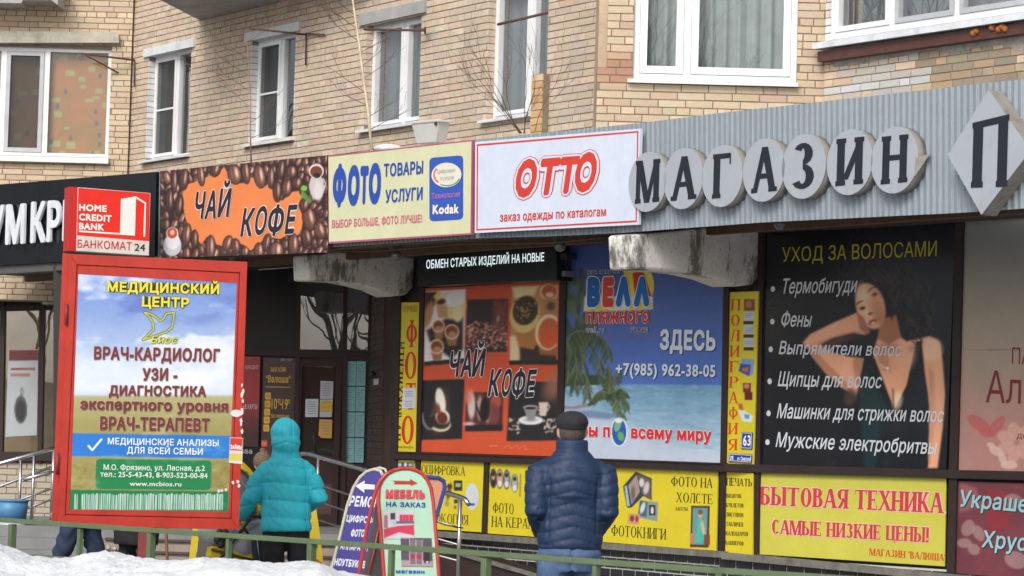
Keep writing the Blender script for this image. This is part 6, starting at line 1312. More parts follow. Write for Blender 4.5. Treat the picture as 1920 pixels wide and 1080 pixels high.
for s_, x0, y0, x1, y1, h, b in (('ВРАЧ-КАРДИОЛОГ', 176, 674, 412, 679, 25, .04), ('УЗИ -', 267, 714, 332, 714, 24, .04), ('ДИАГНОСТИКА', 204, 742, 386, 744, 20, .05), ('экспертного уровня', 150, 768, 428, 773, 22, .055), ('ВРАЧ-ТЕРАПЕВТ', 187, 806, 393, 810, 26, .05)):
    put_text(PLX, s_, x0 - .8, y0 + .8, x1 + .8, y1 + .8, h + 1.6, .004, ink((200, 178, 170)), t, bold=b + .03); put_text(PLX, s_, x0, y0, x1, y1, h, .0075, ink(MR), t, bold=b)
w_ = ink((226, 234, 244)); put_text(PLX, 'МЕДИЦИНСКИЕ АНАЛИЗЫ', 202, 833, 410, 837, 12.5, .004, w_, t, bold=.02); put_text(PLX, 'ДЛЯ ВСЕЙ СЕМЬИ', 238, 850, 380, 853, 12.5, .004, w_, t, bold=.02)
for s_, x0, y0, x1, y1, h in (('М.О. Фрязино, ул. Лесная, д.2', 194, 881, 384, 883, 10.5), ('тел.: 25-5-43-43, 8-903-523-00-84', 188, 894, 389, 897, 10.5), ('www.mcbios.ru', 243, 911, 340, 912, 9)): put_text(PLX, s_, x0, y0, x1, y1, h, .004, ink((214, 232, 222)), t, bold=.02)
# stickers and torn paper on its right edge
MB().pp(PLX, [(431, 820), (456, 821), (454, 870), (429, 868)], .006, .009).build('red_sticker', ink((214, 206, 200)), t); MB().pp(PLX, [(432, 821), (455, 822), (454, 845), (431, 844)], .009, .010).build('red_sticker', ink((200, 56, 44)), t)
put_text(PLX, 'ЗАЙМЫ', 432, 842, 453, 843, 8, .0105, ink((240, 240, 240)), t, bold=.05); MB().pp(PLX, [(430, 850), (453, 851), (453, 864), (430, 863)], .009, .0102).build('yellow_stripe', ink((206, 196, 90)), t)
MB().pp(PLX, ellp(443, 775, 11, 7, 12), .006, .009).build('round_sticker', ink((214, 214, 220)), t)
tp_ = MB(); R = random.Random(3)
for k in range(9):
    x = 455 - k * .3 + R.uniform(-2.5, 2); y = 722 + k * 11 + R.uniform(-4, 4)
    tp_.pp(PLX, [(x + R.uniform(1.2, 3.4) * math.cos(a) , y + R.uniform(2, 7) * math.sin(a)) for a in (0, 1.2, 2.4, 3.6, 5)], .006, .008 + k * .0001)
for x, y in ((437, 905), (446, 903), (448, 911), (424, 918), (416, 920), (410, 921)): tp_.pp(PLX, [(x + R.uniform(2, 4) * math.cos(a), y + R.uniform(3, 5) * math.sin(a)) for a in (0, 1.2, 2.4, 3.6, 5)], .0065, .0082)
o = tp_.build('torn_paper_scraps', ink((214, 214, 210)), t); o['kind'] = 'stuff'

# ------------------------------------------------------------------ green railing in front
M_grn = mat('green_railing_paint', (.095, .145, .065), .5, 0, .25, 7, .002, 40, rgb2=(.13, .18, .095), dirt=.3)
t = thing('green_railing', PG.at(900, 1060), 'green painted pavement railing of square tubes in the foreground', 'railing'); t.location.z = 0
A_, B_ = PG.at(-200, 957), PG.at(2100, 1107)
def ry(x): return float(np.interp(x, [-200, 0, 640, 910, 1345, 1920, 2100], [957, 973, 1014, 1036, 1064, 1100, 1112]))
def rp(x, dz=0.0, o=0.0): p = PG.at(x, ry(x), o); return Vector((p.x, p.y, p.z + dz))
def seg(x0, x1, dz, w, h, nm): 
    q = MB(); n = 4; P_ = [rp(x0 + (x1 - x0) * i / n, dz) for i in range(n + 1)]; q.bar(P_[0], P_[-1], w, h); return q.build(nm, M_grn, t, bevel=.003)
seg(-200, 640, -.015, .045, .030, 'top_rail'); seg(640.5, 1345, -.015, .045, .030, 'top_rail'); seg(1345.5, 2100, -.015, .045, .030, 'top_rail')
for x in (-95, 24, 151, 284, 430, 585, 735, 912, 1118, 1352, 1590, 1850):
    big = x in (24, 284, 585, 912, 1352); w = .042 if big else .03
    p = rp(x, -.030); MB().bar(Vector((p.x, p.y, 0)), p, w, w, PG.u).build('post', M_grn, t, bevel=.002)
for a, b in ((62, 243), (325, 470), (-200, 18), (590, 730)): seg(a, b, -.232 if a != 325 else -.25, .03, .025, 'lower_rail')

# ------------------------------------------------------------------ snow bank in front of it
def snow_bank():
    cx = [-400, -100, 0, 30, 60, 100, 135, 165, 200, 250, 300, 340, 380, 430, 480, 520, 560, 600, 640, 700, 800, 1000, 1300, 2400]
    cy = [990, 1005, 1021, 1030, 1042, 1046, 1047, 1040, 1034, 1044, 1052, 1053, 1048, 1052, 1055, 1056, 1052, 1054, 1068, 1084, 1110, 1170, 1230, 1280]
    nx, ny = 420, 110; V = []; rs = np.random.default_rng(4); G = rs.random((90, 90)); 
    def vn(x, y):
        x, y = x % 88, y % 88; i, j = int(x), int(y); fx, fy = x - i, y - j; fx, fy = fx * fx * (3 - 2 * fx), fy * fy * (3 - 2 * fy)
        return (G[j, i] * (1 - fx) + G[j, i + 1] * fx) * (1 - fy) + (G[j + 1, i] * (1 - fx) + G[j + 1, i + 1] * fx) * fy
    for i in range(nx + 1):
        x = -420 + 2900 * (i / nx) ** 1.25; base = PG.at(x, 1000); d = Vector((base.x, base.y, 0)); dist = d.length; d.normalize()
        ridge = dist - .8; yc = float(np.interp(x, cx, cy)); r = ray(x, yc); hr = math.hypot(r.x, r.y); zc = CAMZ + r.z / hr * ridge
        for j in range(ny + 1):
            s = j / ny; D = ridge + .72 - s * 8.5; w = (ridge - D)
            z = zc * (1 if abs(w) < .01 else (math.exp(-(w / .55) ** 2) * .35 + .65 if w < 0 else max(0, 1 - (w / 8.0) ** 1.5 * .8)))
            if w > 0: z = min(z, zc - w * .015)
            z = max(z, .02); px_, py_ = d.x * D, d.y * D; a = .4 + .6 * min(1, abs(w) / .5)
            z += a * ((vn(px_ * 1.3 + 5, py_ * 1.3) - .5) * .10 + (vn(px_ * 4, py_ * 4 + 9) - .5) * .055 + (vn(px_ * 11, py_ * 11) - .5) * .028) + (vn(px_ * 26, py_ * 26) - .5) * .014
            V.append((px_, py_, max(z, -.01)))
    Fc = [(i * (ny + 1) + j, i * (ny + 1) + j + 1, (i + 1) * (ny + 1) + j + 1, (i + 1) * (ny + 1) + j) for i in range(nx) for j in range(ny)]
    me = bpy.data.meshes.new('snow_bank'); me.from_pydata(V, [], Fc); me.polygons.foreach_set('use_smooth', [True] * len(Fc)); me.materials.append(M_snow)
    o = link('snow_bank', me, None, (0, 0, 0)); o['kind'] = 'structure'; o['label'] = 'lumpy white snow bank along the bottom left'
snow_bank()

# ------------------------------------------------------------------ folding boards
def tilt_plane(x, sc, ang, lean):
    """plane through the ground point, turned by ang, its top leaning back"""
    p = gp(x, sc); n = Vector((math.sin(ang), -math.cos(ang), 0)); n = (n * math.cos(lean) + Vector((0, 0, 1)) * math.sin(lean)).normalized(); return Pl(p, n)
def tube_px(pl, pts, r, nm, m, par, off=0.0, n=10): return MB().tube([pl.at(x, y, off) for x, y in pts], r, n).build(nm, m, par)
M_rtube = mat('red_painted_tube', (.50, .045, .035), .3, 0, .12, 6, coat=.3); M_btube = mat('blue_painted_tube', (.04, .07, .32), .3, 0, .1, 6, coat=.3); M_wtube = mat('pale_painted_tube', (.55, .54, .48), .4, 0, .15, 6)
P1_ = tilt_plane(765, 262, math.radians(14), math.radians(7)); P2_ = tilt_plane(690, 262, math.radians(14), math.radians(-7))
t = thing('furniture_folding_board', gp(750, 258), 'mint folding board in a red tube frame reading МЕБЕЛЬ НА ЗАКАЗ', 'folding sign')
face = [(714, 912), (718, 900), (725, 891), (735, 884), (748, 880.5), (762, 880), (776, 883), (788, 889), (797, 898), (804, 910), (809, 925), (812, 950), (815, 985), (821, 1080), (829, 1215), (729, 1215), (722, 1080), (716, 985), (713, 940)]
def face_print(cv_pts, pl, fn, par, off, bgc, step=1.5):
    xs_ = [p[0] for p in cv_pts]; ys_ = [p[1] for p in cv_pts]; return fn
MB().pp(P1_, face, -.006, .0).build('panel', ink((176, 214, 190)), t)
tube_px(P1_, [(727, 1215), (720, 1080), (713, 985), (709, 935), (711, 912), (717, 899), (726, 889), (738, 882), (752, 878.5), (766, 878.5), (780, 882), (792, 889), (801, 900), (808, 915), (812, 940), (818, 1010), (824, 1100), (831, 1215)], .014, 'front_tube', M_rtube, t)
tube_px(P2_, [(658, 1215), (674, 1075), (688, 990), (703, 925), (712, 903), (724, 889), (738, 882)], .014, 'rear_tube', M_rtube, t, off=.0)
back = [(700, 960), (716, 905), (728, 893), (729, 960), (731, 1215), (672, 1215)]
MB().pp(tilt_plane(700, 261, math.radians(20), math.radians(2)), [(712, 905), (722, 898), (714, 940), (722, 1080), (728, 1215), (664, 1215), (684, 1060)], -.004, .0).build('rear_panel', mat('dull_back_panel', (.09, .09, .085), .6, 0, .2, 4), t)
kit = [(718, 957), (776, 957), (777, 1011), (720, 1010)]
cv = Cv(kit, 1.3, (206, 204, 214)); cv.rect(749, 965, 775, 980, (200, 50, 84)); [cv.line([(x, 965), (x, 980)], 1, (226, 120, 150), 1) for x in (755, 761, 767)]; cv.poly([(719, 992), (745, 986), (776, 984), (777, 1004), (748, 998), (720, 1009)], (208, 56, 88), 2); cv.rect(732, 962, 741, 974, (60, 60, 66)); cv.rect(741, 977, 777, 982, (84, 104, 120)); cv.rect(720, 966, 727, 990, (170, 110, 120)); cv.rect(736, 976, 743, 988, (180, 190, 200)); cv.build('printed_picture', P1_, .004, t)
wd = [(751, 1008), (809, 1009), (812, 1063), (753, 1062)]
cv = Cv(wd, 1.3, (92, 76, 92)); cv.poly([(752, 1050), (812, 1052), (812, 1063), (753, 1062)], (176, 150, 160), 2); cv.rect(768, 1012, 792, 1058, (120, 110, 118)); [cv.line([(x, 1012), (x, 1058)], 1.2, (190, 186, 190)) for x in (768, 780, 792)]; cv.rect(770, 1040, 779, 1048, (176, 40, 70)); cv.rect(781, 1040, 790, 1048, (176, 40, 70)); cv.rect(795, 1030, 806, 1056, (44, 38, 46)); cv.ell(801, 1054, 2.5, 2, (210, 206, 206)); cv.build('printed_picture', P1_, .004, t)
MB().pp(P1_, [(736, 901), (769, 902), (769, 898), (783, 906), (770, 911), (770, 908), (738, 908), (741, 904.5)], .0, .003).build('arrow', ink((186, 52, 36)), t)
outlined(P1_, 'МЕБЕЛЬ', 723, 935, 797, 936, 17, .002, (226, 74, 92), (150, 30, 36), t, b0=.05, b1=.10); put_text(P1_, 'НА ЗАКАЗ', 724, 950, 798, 952, 9.5, .003, ink((30, 72, 160)), t, bold=.04); put_text(P1_, 'магазин', 742, 1075, 796, 1076, 8, .003, ink((40, 84, 170)), t, bold=.05)
tube_px(P1_, [(686, 1094), (700, 1040), (722, 931)], .006, 'spreader', M_rtube, t, off=-.06)
# purple repair board
P3_ = tilt_plane(660, 255, math.radians(-24), math.radians(12)); t = thing('repair_folding_board', gp(665, 253), 'violet folding board reading РЕМОНТ with a white arrow, left of the mint board', 'folding sign')
pf = [(699, 884), (708, 883), (716, 889), (717, 900), (708, 960), (690, 1075), (676, 1190), (592, 1190), (622, 1078), (640, 1010), (655, 950), (665, 918), (677, 898), (688, 888)]
MB().pp(P3_, pf, -.006, .0).build('panel', ink((64, 56, 138)), t); tube_px(P3_, [(589, 1190), (618, 1080), (637, 1008), (652, 946), (663, 914), (675, 895), (688, 884), (702, 880), (713, 883), (719, 893)], .013, 'front_tube', M_wtube, t)
tube_px(P3_, [(700, 880), (712, 877), (722, 880), (727, 892), (722, 925)], .010, 'rear_tube', M_wtube, t, off=-.05)
WP = ink((218, 220, 232))
MB().pp(P3_, [(666, 911), (684, 901), (683, 907), (703, 909), (702, 918), (683, 917), (683, 924)], .0, .003).build('arrow', WP, t)
for s_, x0, y0, x1, y1, h, b in (('РЕМОНТ', 654, 949, 720, 953, 20, .04), ('ЦИФРОВОЙ', 649, 978, 712, 983, 13, .04), ('ФОТО', 657, 1006, 682, 1007, 14, .05), ('АППАРАТУРЫ', 637, 1030, 700, 1035, 13, .03), ('НОУТБУКОВ', 626, 1060, 684, 1066, 14, .05)): put_text(P3_, s_, x0, y0, x1, y1, h, .002, WP, t, bold=b, lean=.2)
# blue framed board behind
P4_ = tilt_plane(812, 240, math.radians(18), math.radians(-4)); t = thing('blue_framed_board', gp(800, 238), 'peach folding board with a blue tube frame, right behind the mint board', 'folding sign')
MB().pp(P4_, [(760, 897), (822, 898), (829, 903), (831, 915), (816, 968), (800, 1040), (780, 1180), (740, 1180)], -.006, 0).build('panel', ink((228, 160, 130)), t)
tube_px(P4_, [(756, 894), (800, 894), (822, 896), (832, 902), (834, 914), (816, 976), (800, 1045), (783, 1180)], .017, 'front_tube', M_btube, t)
MB().pp(P4_, [(803, 934), (816, 930), (811, 942), (800, 945)], 0, .003).build('white_mark', WP, t); tube_px(P4_, [(812, 976), (835, 984), (868, 990)], .006, 'stay_bar', mat('lamp_base_dark', (0, 0, 0)), t)
# yellow boards
for nm, pts, lab, x in (('yellow_folding_board', [(560, 935), (590, 940), (597, 980), (607, 1062), (618, 1160), (540, 1160)], 'yellow folding board half hidden behind the woman', 590), ('yellow_leg_board', [(362, 985), (374, 985), (374, 1000), (366, 1052), (358, 1130), (346, 1130), (354, 1052)], 'narrow yellow board edge left of the pushchair', 360)):
    P5_ = tilt_plane(x, 232, math.radians(10), math.radians(3)); t = thing(nm, gp(x, 231), lab, 'folding sign'); MB().pp(P5_, pts, -.02, 0).build('panel', mat('yellow_board_paint', (.66, .50, .03), .45, 0, .1, 4), t)
    if x == 590:
        put_text(P5_, 'ТОЖЕ', 566, 1027, 596, 1027, 10, .002, ink((20, 20, 24)), t, bold=.05); MB().pp(P5_, [(582, 1040), (607, 1058), (607, 1061), (582, 1043)], 0, .003).build('red_line', ink((200, 40, 40)), t)
    else: MB().pp(P5_, [(374, 1000), (400, 1010), (398, 1130), (362, 1130), (368, 1052)], -.015, -.005).build('dark_face', mat('dull_back_panel', (0, 0, 0)), t)

# ------------------------------------------------------------------ things on the wall and on the canopy roof
def irons(name, pl, runs, label, r=.013):
    pts = [pl.at(x, y, o) for run in runs for x, y, o in run]; t = thing(name, ctr(pts), label, 'clothes bracket', 'rusty clothes-line brackets')
    for i, run in enumerate(runs): MB().tube([pl.at(*p) for p in run], r if i == 0 else r * .8, 6).build(['arm', 'upright', 'strut'][i % 3], M_rust, t)
irons('clothes_bracket', PW, [[(152, 100, .75), (252, 113, .03)], [(252, 111, .03), (252, 163, .03)], [(160, 103, .7), (228, 140, .12)]], 'rusty angle bracket beside the orange curtained window')
irons('clothes_bracket', PW, [[(468, 53, .75), (575, 65, .03)], [(574, 63, .03), (573, 122, .03)], [(575, 63, .03), (608, 65, .03)]], 'rusty bracket across the lintel above the coffee sign')
irons('clothes_bracket', PW, [[(683, 55, .28), (797, 57, .12)], [(797, 52, .12), (797, 62, .02)]], 'rusty bar across the window behind the birch stem', .015)
irons('clothes_bracket', PW, [[(933, 46, .30), (1027, 24, .08)]], 'black bar across the tall window beside the twigs', .015)
def grow(mb, p, d, r, l, depth, R, spread=.6, upb=.15, minr=.002):
    n = 3; pts = [p]; rs = [r]
    for k in range(n):
        d = (d + Vector((R.gauss(0, .10), R.gauss(0, .10), R.gauss(0, .07) + upb * .3))).normalized(); p = p + d * l / n; pts.append(p); rs.append(r * (1 - .28 * (k + 1) / n))
    mb.tube(pts, [max(v, minr) for v in rs], 6 if r > .02 else 4, caps=False)
    if depth <= 0: return
    for k in range(R.choice((2, 3))):
        a = R.uniform(0, 6.283); s = Vector((math.cos(a), math.sin(a), R.uniform(-.1, .6))); nd = (d + s * spread * R.uniform(.6, 1.2)).normalized()
        grow(mb, pts[R.choice((1, 2, 3)) if k else 3], nd, r * R.uniform(.5, .7), l * R.uniform(.6, .85), depth - 1, R, spread, upb, minr)
PR_ = PW.shift(1.2); R = random.Random(21)
t = thing('birch_sapling', PR_.at(697, 280), 'thin pale birch stem rising from the canopy roof past the window', 'sapling')
MB().tube([PR_.at(697, 285), PR_.at(691, 215), PR_.at(682, 150), PR_.at(673, 80), PR_.at(664, 20), PR_.at(655, -50)], [.016, .015, .014, .012, .011, .009], 8).build('stem', mat('birch_bark', (.58, .50, .38), .8, 0, .2, 9), t)
tw = MB()
for y in range(-20, 250, 24):
    x = float(np.interp(y, [-50, 285], [655, 697])); a = R.choice((-1, 1)); p = PR_.at(x, y); grow(tw, p, Vector((a * .9, 0, .5)).normalized(), .004, .26, 2, R, .5, .1, .0014)
o = tw.build('twigs', mat('thin_twig', (.16, .11, .08), .8), t); o['kind'] = 'stuff'
t = thing('bare_shrub', PR_.at(978, 250), 'bare dark twiggy bush growing on the canopy roof by the tall window', 'shrub'); tw = MB()
for x, y, dx, rr_ in ((978, 250, -.75, .010), (974, 250, -.35, .009), (982, 250, .05, .008), (1003, 246, .1, .006), (976, 250, -1.1, .007), (984, 250, -.1, .007)): grow(tw, PR_.at(x, y), Vector((dx, 0, 1)).normalized(), rr_ * .6, .42, 3, R, .45, .12, .0012)
o = tw.build('twigs', mat('dark_twig', (.10, .075, .07), .8), t); o['kind'] = 'stuff'
t = thing('thin_sapling', PR_.at(470, 300), 'very thin reddish sapling in front of the wall above the coffee sign', 'sapling'); MB().tube([PR_.at(471, 305), PR_.at(469, 240), PR_.at(470, 180), PR_.at(466, 110), PR_.at(460, 60)], [.009, .007, .006, .004, .003], 6).build('stem', mat('reddish_twig', (.30, .17, .11), .8), t)
tw = MB(); [grow(tw, PR_.at(float(np.interp(y, [60, 300], [461, 471])), y), Vector((R.choice((-1, 1)), 0, .6)).normalized(), .003, .3, 2, R, .5, .1, .0015) for y in range(80, 290, 30)]; o = tw.build('twigs', mat('thin_twig', (0, 0, 0)), t); o['kind'] = 'stuff'
# cistern on the roof
pc = PW.shift(.9); b0, b1 = pc.at(780, 268), pc.at(822, 262); t = thing('plastic_cistern', pc.at(800, 266), 'white plastic cistern standing on the canopy roof', 'cistern')
q = MB(); fr = [pc.at(781, 270, .06), pc.at(816, 267, .06), pc.at(822, 226, .08), pc.at(771, 231, .08)]; bk = [p - pc.n * .14 for p in fr]
M_cis = mat('yellowed_white_plastic', (.60, .60, .57), .4, 0, .06, 4); q.prism(fr, bk).build('tank', M_cis, t, bevel=.010); MB().pp(pc, [(770, 228), (823, 223), (823, 228), (771, 233)], -.08, .09).build('lid', M_cis, t, bevel=.008); MB().tube([pc.at(817, 232, .08), pc.at(817, 232, .095)], .018, 10).build('plug_hole', mat('black_plastic', (0, 0, 0)), t)
t = thing('snow_lump', pc.at(735, 276), 'small lump of white snow on the canopy edge', 'snow lump'); q = MB(); q.ell(pc.at(728, 279), (.16, .12, .05), 12, 8); q.build('lump', M_snow, t)
# cable under the canopy
cb = MB(); pts = [PF.at(x, y + 3 * math.sin(x * .02), -.25) for x, y in ((620, 470), (700, 468), (790, 464), (860, 460), (950, 456), (1040, 452), (1140, 446))]; cb.tube(pts, .012, 6); t = thing('soffit_cable', pts[3], 'brown cable sagging under the canopy edge', 'cable'); cb.build('cable_run', mat('brown_board', (0, 0, 0)), t)
# ------------------------------------------------------------------ people
def loft(mb, rings, n=28, e=2.0):
    b = len(mb.v)
    for cx, cy, cz, rx, ry in rings:
        for k in range(n):
            a = 2 * math.pi * k / n; c, s = math.cos(a), math.sin(a)
            mb.v.append((cx + rx * math.copysign(abs(c) ** (2 / e), c), cy + ry * math.copysign(abs(s) ** (2 / e), s), cz))
    m = len(rings)
    for i in range(m - 1):
        for k in range(n):
            j = (k + 1) % n; mb.f.append((b + i * n + k, b + i * n + j, b + (i + 1) * n + j, b + (i + 1) * n + k)); mb.c.append(None); mb.sm.append(True)
    mb.f.append(tuple(b + k for k in range(n))[::-1]); mb.f.append(tuple(b + (m - 1) * n + k for k in range(n))); mb.c += [None, None]; mb.sm += [True, True]
    return mb
def fuse(mb, voxel, smooth=4, disp=None):
    me = mb.mesh('t'); o = bpy.data.objects.new('t', me); COL.objects.link(o)
    md = o.modifiers.new('r', 'REMESH'); md.mode = 'VOXEL'; md.voxel_size = voxel; md.use_smooth_shade = True
    if smooth: m2 = o.modifiers.new('s', 'SMOOTH'); m2.iterations = smooth; m2.factor = .5
    dg = bpy.context.evaluated_depsgraph_get(); me2 = bpy.data.meshes.new_from_object(o.evaluated_get(dg)); bpy.data.objects.remove(o)
    if disp:
        n = len(me2.vertices); co = np.empty(n * 3, np.float32); me2.vertices.foreach_get('co', co); co = co.reshape(-1, 3)
        nr = np.empty(n * 3, np.float32); me2.vertex_normals.foreach_get('vector', nr); nr = nr.reshape(-1, 3)
        co = co + nr * disp(co)[:, None].astype(np.float32); me2.vertices.foreach_set('co', co.ravel())
    me2.polygons.foreach_set('use_smooth', [True] * len(me2.polygons)); me2.update(); return me2
def hand(mb, w, d, pn, k=1.0, curl=.5, side=1):
    """palm and five fingers from the wrist w; d the way the hand points, pn the way the palm faces"""
    d = Vector(d).normalized(); pn = Vector(pn); pn = (pn - d * pn.dot(d)).normalized(); a = d.cross(pn) * side
    mb.tube([w - d * .01, w + d * .045 * k, w + d * .085 * k], [.026 * k, .034 * k, .032 * k], 10, flat=.5)
    for i, (off, ln) in enumerate(((-.027, .066), (-.009, .076), (.009, .070), (.026, .056))):
        p = w + d * .082 * k + a * off * k; q = d.copy(); pts = [p]
        for s in range(3): q = (q + pn * curl * (.35 + .25 * s)).normalized(); p = p + q * ln * k / 3; pts.append(p)
        mb.tube(pts, [.0095 * k, .009 * k, .0085 * k, .0065 * k], 7)
    p = w + d * .025 * k - a * .028 * k; q = (d * .6 - a * .8 + pn * .3).normalized(); mb.tube([p, p + q * .035 * k, p + (q + d * .5).normalized() * .062 * k], [.012 * k, .011 * k, .008 * k], 7)
M_skin = mat('skin', (.48, .29, .21), .5, 0, .08, 14); M_shoe = mat('dark_shoe', (.02, .02, .02), .5, 0, .2, 9)
def person(loc, head, k, label, sp):
    """a standing figure that looks along head; sp gives arms, legs, clothes and hat"""
    zz_ = sp.get('hdz', 0.0); t = thing('person', loc, label, 'person', None); Rz = Matrix.Rotation(head, 4, 'Z') @ Matrix.Scale(k, 4)
    def put(name, me, m, parent=t):
        me.transform(Rz); me.materials.clear(); me.materials.append(m); me.name = name; return link(name, me, parent)
    A = sp['arms']; Lg = sp['legs']; hz = sp.get('lean', 0.0); V = Vector
    b = MB(); loft(b, [(0, 0, .84, .13, .10), (0, 0, .92, .160, .115), (0, 0, 1.04, .135, .10), (0, .01, 1.2, .145, .105), (0, .0, 1.32, .140, .09), (0, 0, 1.40, .085, .07), (0, .005, 1.48, .058, .060), (0, .02 + hz, 1.55, .055, .058)], 20)
    hc = V((0, .035 + hz, 1.615 + zz_)); b.ell(hc, (.073, .092, .108), 20, 14); b.ell(hc + V((0, .045, -.06)), (.048, .045, .045), 14, 10)
    b.tube([hc + V((0, .088, .012)), hc + V((0, .112, -.02)), hc + V((0, .095, -.03))], [.009, .014, .010], 8)
    for s in (-1, 1): b.ell(hc + V((s * .077, -.002, -.01)), (.010, .020, .032), 10, 8)
    for s, (sh, el, wr) in zip((-1, 1), A): b.tube([V((s * .08, 0, 1.35)), V(sh) + V((0, 0, -.03)), (V(sh) + V(el)) / 2, V(el), (V(el) + V(wr)) / 2, V(wr)], [.04, .046, .042, .036, .034, .026], 12); hand(b, V(wr), sp.get('hd', [(0, .6, -.8)] * 2)[0 if s < 0 else 1], (-s * 1.0, .2, -.2), 1.0, .5, s)
    for (hp, kn, an) in Lg: b.tube([V(hp), (V(hp) + V(kn)) / 2, V(kn), (V(kn) * .5 + V(an) * .5) + V((0, -.02, 0)), V(an)], [.074, .064, .050, .048, .034], 14); a_ = V(an); b.tube([a_ + V((0, -.03, -.03)), a_ + V((0, .06, -.05)), a_ + V((0, .15, -.06))], [.04, .036, .026], 10, flat=.8)
    put('body', fuse(b, .0075, 3), M_skin)
    # trousers
    tr = MB(); loft(tr, [(0, 0, .80, .145, .125), (0, -.01, .90, .178, .135), (0, 0, 1.0, .165, .12), (0, 0, 1.04, .155, .115)], 24)
    for (hp, kn, an) in Lg: hp, kn, an = V(hp), V(kn), V(an); tr.tube([hp + V((0, 0, .02)), hp * .6 + kn * .4, kn, kn * .5 + an * .5, an + V((0, 0, .04)), an + V((0, 0, -.03))], [.098, .090, .074, .070, .066, .068], 18)
    jf = lambda c: .006 * np.sin(c[:, 2] * 46 + 9 * c[:, 0] + 4 * np.sin(c[:, 1] * 20)) * (1 / (1 + np.exp((c[:, 2] - .7) * 14)) + .35) - .014 * np.exp(-((c[:, 0] / .012) ** 2)) * (c[:, 2] < .96)
    put('trousers', fuse(tr, .011, 3, jf), sp['tm'])
    for (hp, kn, an) in Lg:
        a_ = V(an); sh_ = MB(); sh_.tube([a_ + V((0, -.05, .03)), a_ + V((0, -.045, -.03)), a_ + V((0, -.03, -.055))], [.05, .055, .055], 12); sh_.tube([a_ + V((0, -.05, -.045)), a_ + V((0, .05, -.045)), a_ + V((0, .14, -.055)), a_ + V((0, .185, -.062))], [.046, .05, .045, .026], 12, flat=.75)
        put('shoe', fuse(sh_, .010, 2), M_shoe)
    # jacket
    j = MB(); hm = sp['hem']; w = sp.get('w', 1.0)
    loft(j, [(0, 0, hm, .195 * w, .150 * w), (0, 0, hm + .03, .205 * w, .158 * w), (0, 0, hm + .16, .198 * w, .15 * w), (0, 0, 1.14, .194 * w, .145 * w), (0, .0, 1.26, .198 * w, .145 * w), (0, -.01, 1.345, .175 * w, .125 * w), (0, -.005, 1.395, .150 * w, .108 * w), (0, 0, 1.435, .100, .09), (0, .005, 1.50, .082, .082)], 32, 2.2)
    if sp.get('sq'): loft(j, [(0, 0, 1.22, .20 * w, .145), (0, -.01, 1.34, .208 * w, .135), (0, -.01, 1.395, .190 * w, .115), (0, -.01, 1.435, .145 * w, .10), (0, 0, 1.475, .10, .09)], 28)
    for s, (sh, el, wr) in zip((-1, 1), A): sh, el, wr = V(sh), V(el), V(wr); j.tube([V((s * .06, 0, 1.365)), V((s * .13, 0, 1.335 + (.03 if sp.get('sq') else 0))), sh + V((0, 0, -.045)), sh * .5 + el * .5, el, el * .5 + wr * .5, wr + (wr - el).normalized() * -.01], [.06, .074, .082 * w, .080 * w, .074 * w, .064 * w, .050], 18)
    J = put('jacket', fuse(j, .0085, 5, sp['quilt']), sp['jm'])
    if sp.get('collar'):
        c = MB(); loft(c, [(0, .0, 1.43, .115, .10), (0, .0, 1.48, .092, .090), (0, .005, 1.535, .090, .092), (0, .005, 1.542, .082, .084)], 24); put('collar', fuse(c, .008, 2), sp['jm'])
    if sp.get('hood'):
        h = MB(); h.ell(hc + V((0, -.018, .002)), (.118, .130, .130), 24, 16); h.ell(hc + V((0, -.05, -.075)), (.116, .105, .115), 20, 12); loft(h, [(0, -.0, 1.38, .135, .11), (0, -.005, 1.46, .108, .105), (0, 0, 1.56, .104, .11)], 24)
        hq = lambda c: -.007 * np.exp(-(((c[:, 0] - .045) / .005) ** 2)) - .007 * np.exp(-(((c[:, 0] + .045) / .005) ** 2)) + .0018 * np.sin(c[:, 2] * 60 + c[:, 0] * 30) - .006 * np.exp(-(((c[:, 2] - 1.545 + .25 * np.abs(c[:, 0])) / .006) ** 2)) * (c[:, 1] < .05)
        put('hood', fuse(h, .008, 8, hq), sp['jm'])
    if sp.get('cap') == 'flat':
        c = MB(); c.ell(hc + V((0, -.012, .050)), (.092, .120, .066), 26, 14); loft(c, [(0, .018, 1.622 + zz_, .080, .102), (0, .020, 1.655 + zz_, .083, .106)], 24); c.tube([hc + V((-.05, .09, .045)), hc + V((0, .125, .038)), hc + V((.05, .09, .045))], [.010, .012, .010], 8)
        put('flat_cap', fuse(c, .006, 3, lambda c: -.003 * np.exp(-((c[:, 0] / .003) ** 2)) * (c[:, 2] > 1.69)), mat('charcoal_cap_cloth', (.020, .021, .024), .9, 0, .3, 40, .001, 200)); 
        hr = MB(); hr.ell(hc + V((0, -.018, .008)), (.0775, .090, .098), 20, 14); put('hair', fuse(hr, .007, 2), mat('short_brown_grey_hair', (.075, .058, .048), .8, 0, .3, 60, .002, 300))
    elif sp.get('cap') == 'knit':
        c = MB(); c.ell(hc + V((0, -.008, .04)), (.095, .112, .105), 24, 14); c.ell(hc + V((0, -.01, .155)), (.03, .03, .03), 12, 8); put('knitted_hat', fuse(c, .008, 2, lambda c: .003 * np.sin(np.arctan2(c[:, 1], c[:, 0]) * 40)), sp.get('cm') or mat('brown_fur', (.16, .11, .07), .95, 0, .4, 60, .006, 120))
    eb = []
    for s in (-1, 1):
        e = MB(); e.ell(hc + V((s * .03, .082, .012)), (.012, .008, .007), 10, 6); put('eye', e.mesh('eye'), mat('eye_white', (.6, .6, .6), .3))
    l = MB(); l.tube([hc + V((-.022, .090, -.055)), hc + V((0, .097, -.055)), hc + V((.022, .090, -.055))], [.004, .007, .004], 8); put('mouth', l.mesh('mouth'), mat('lips', (.35, .15, .13), .5))
    return t
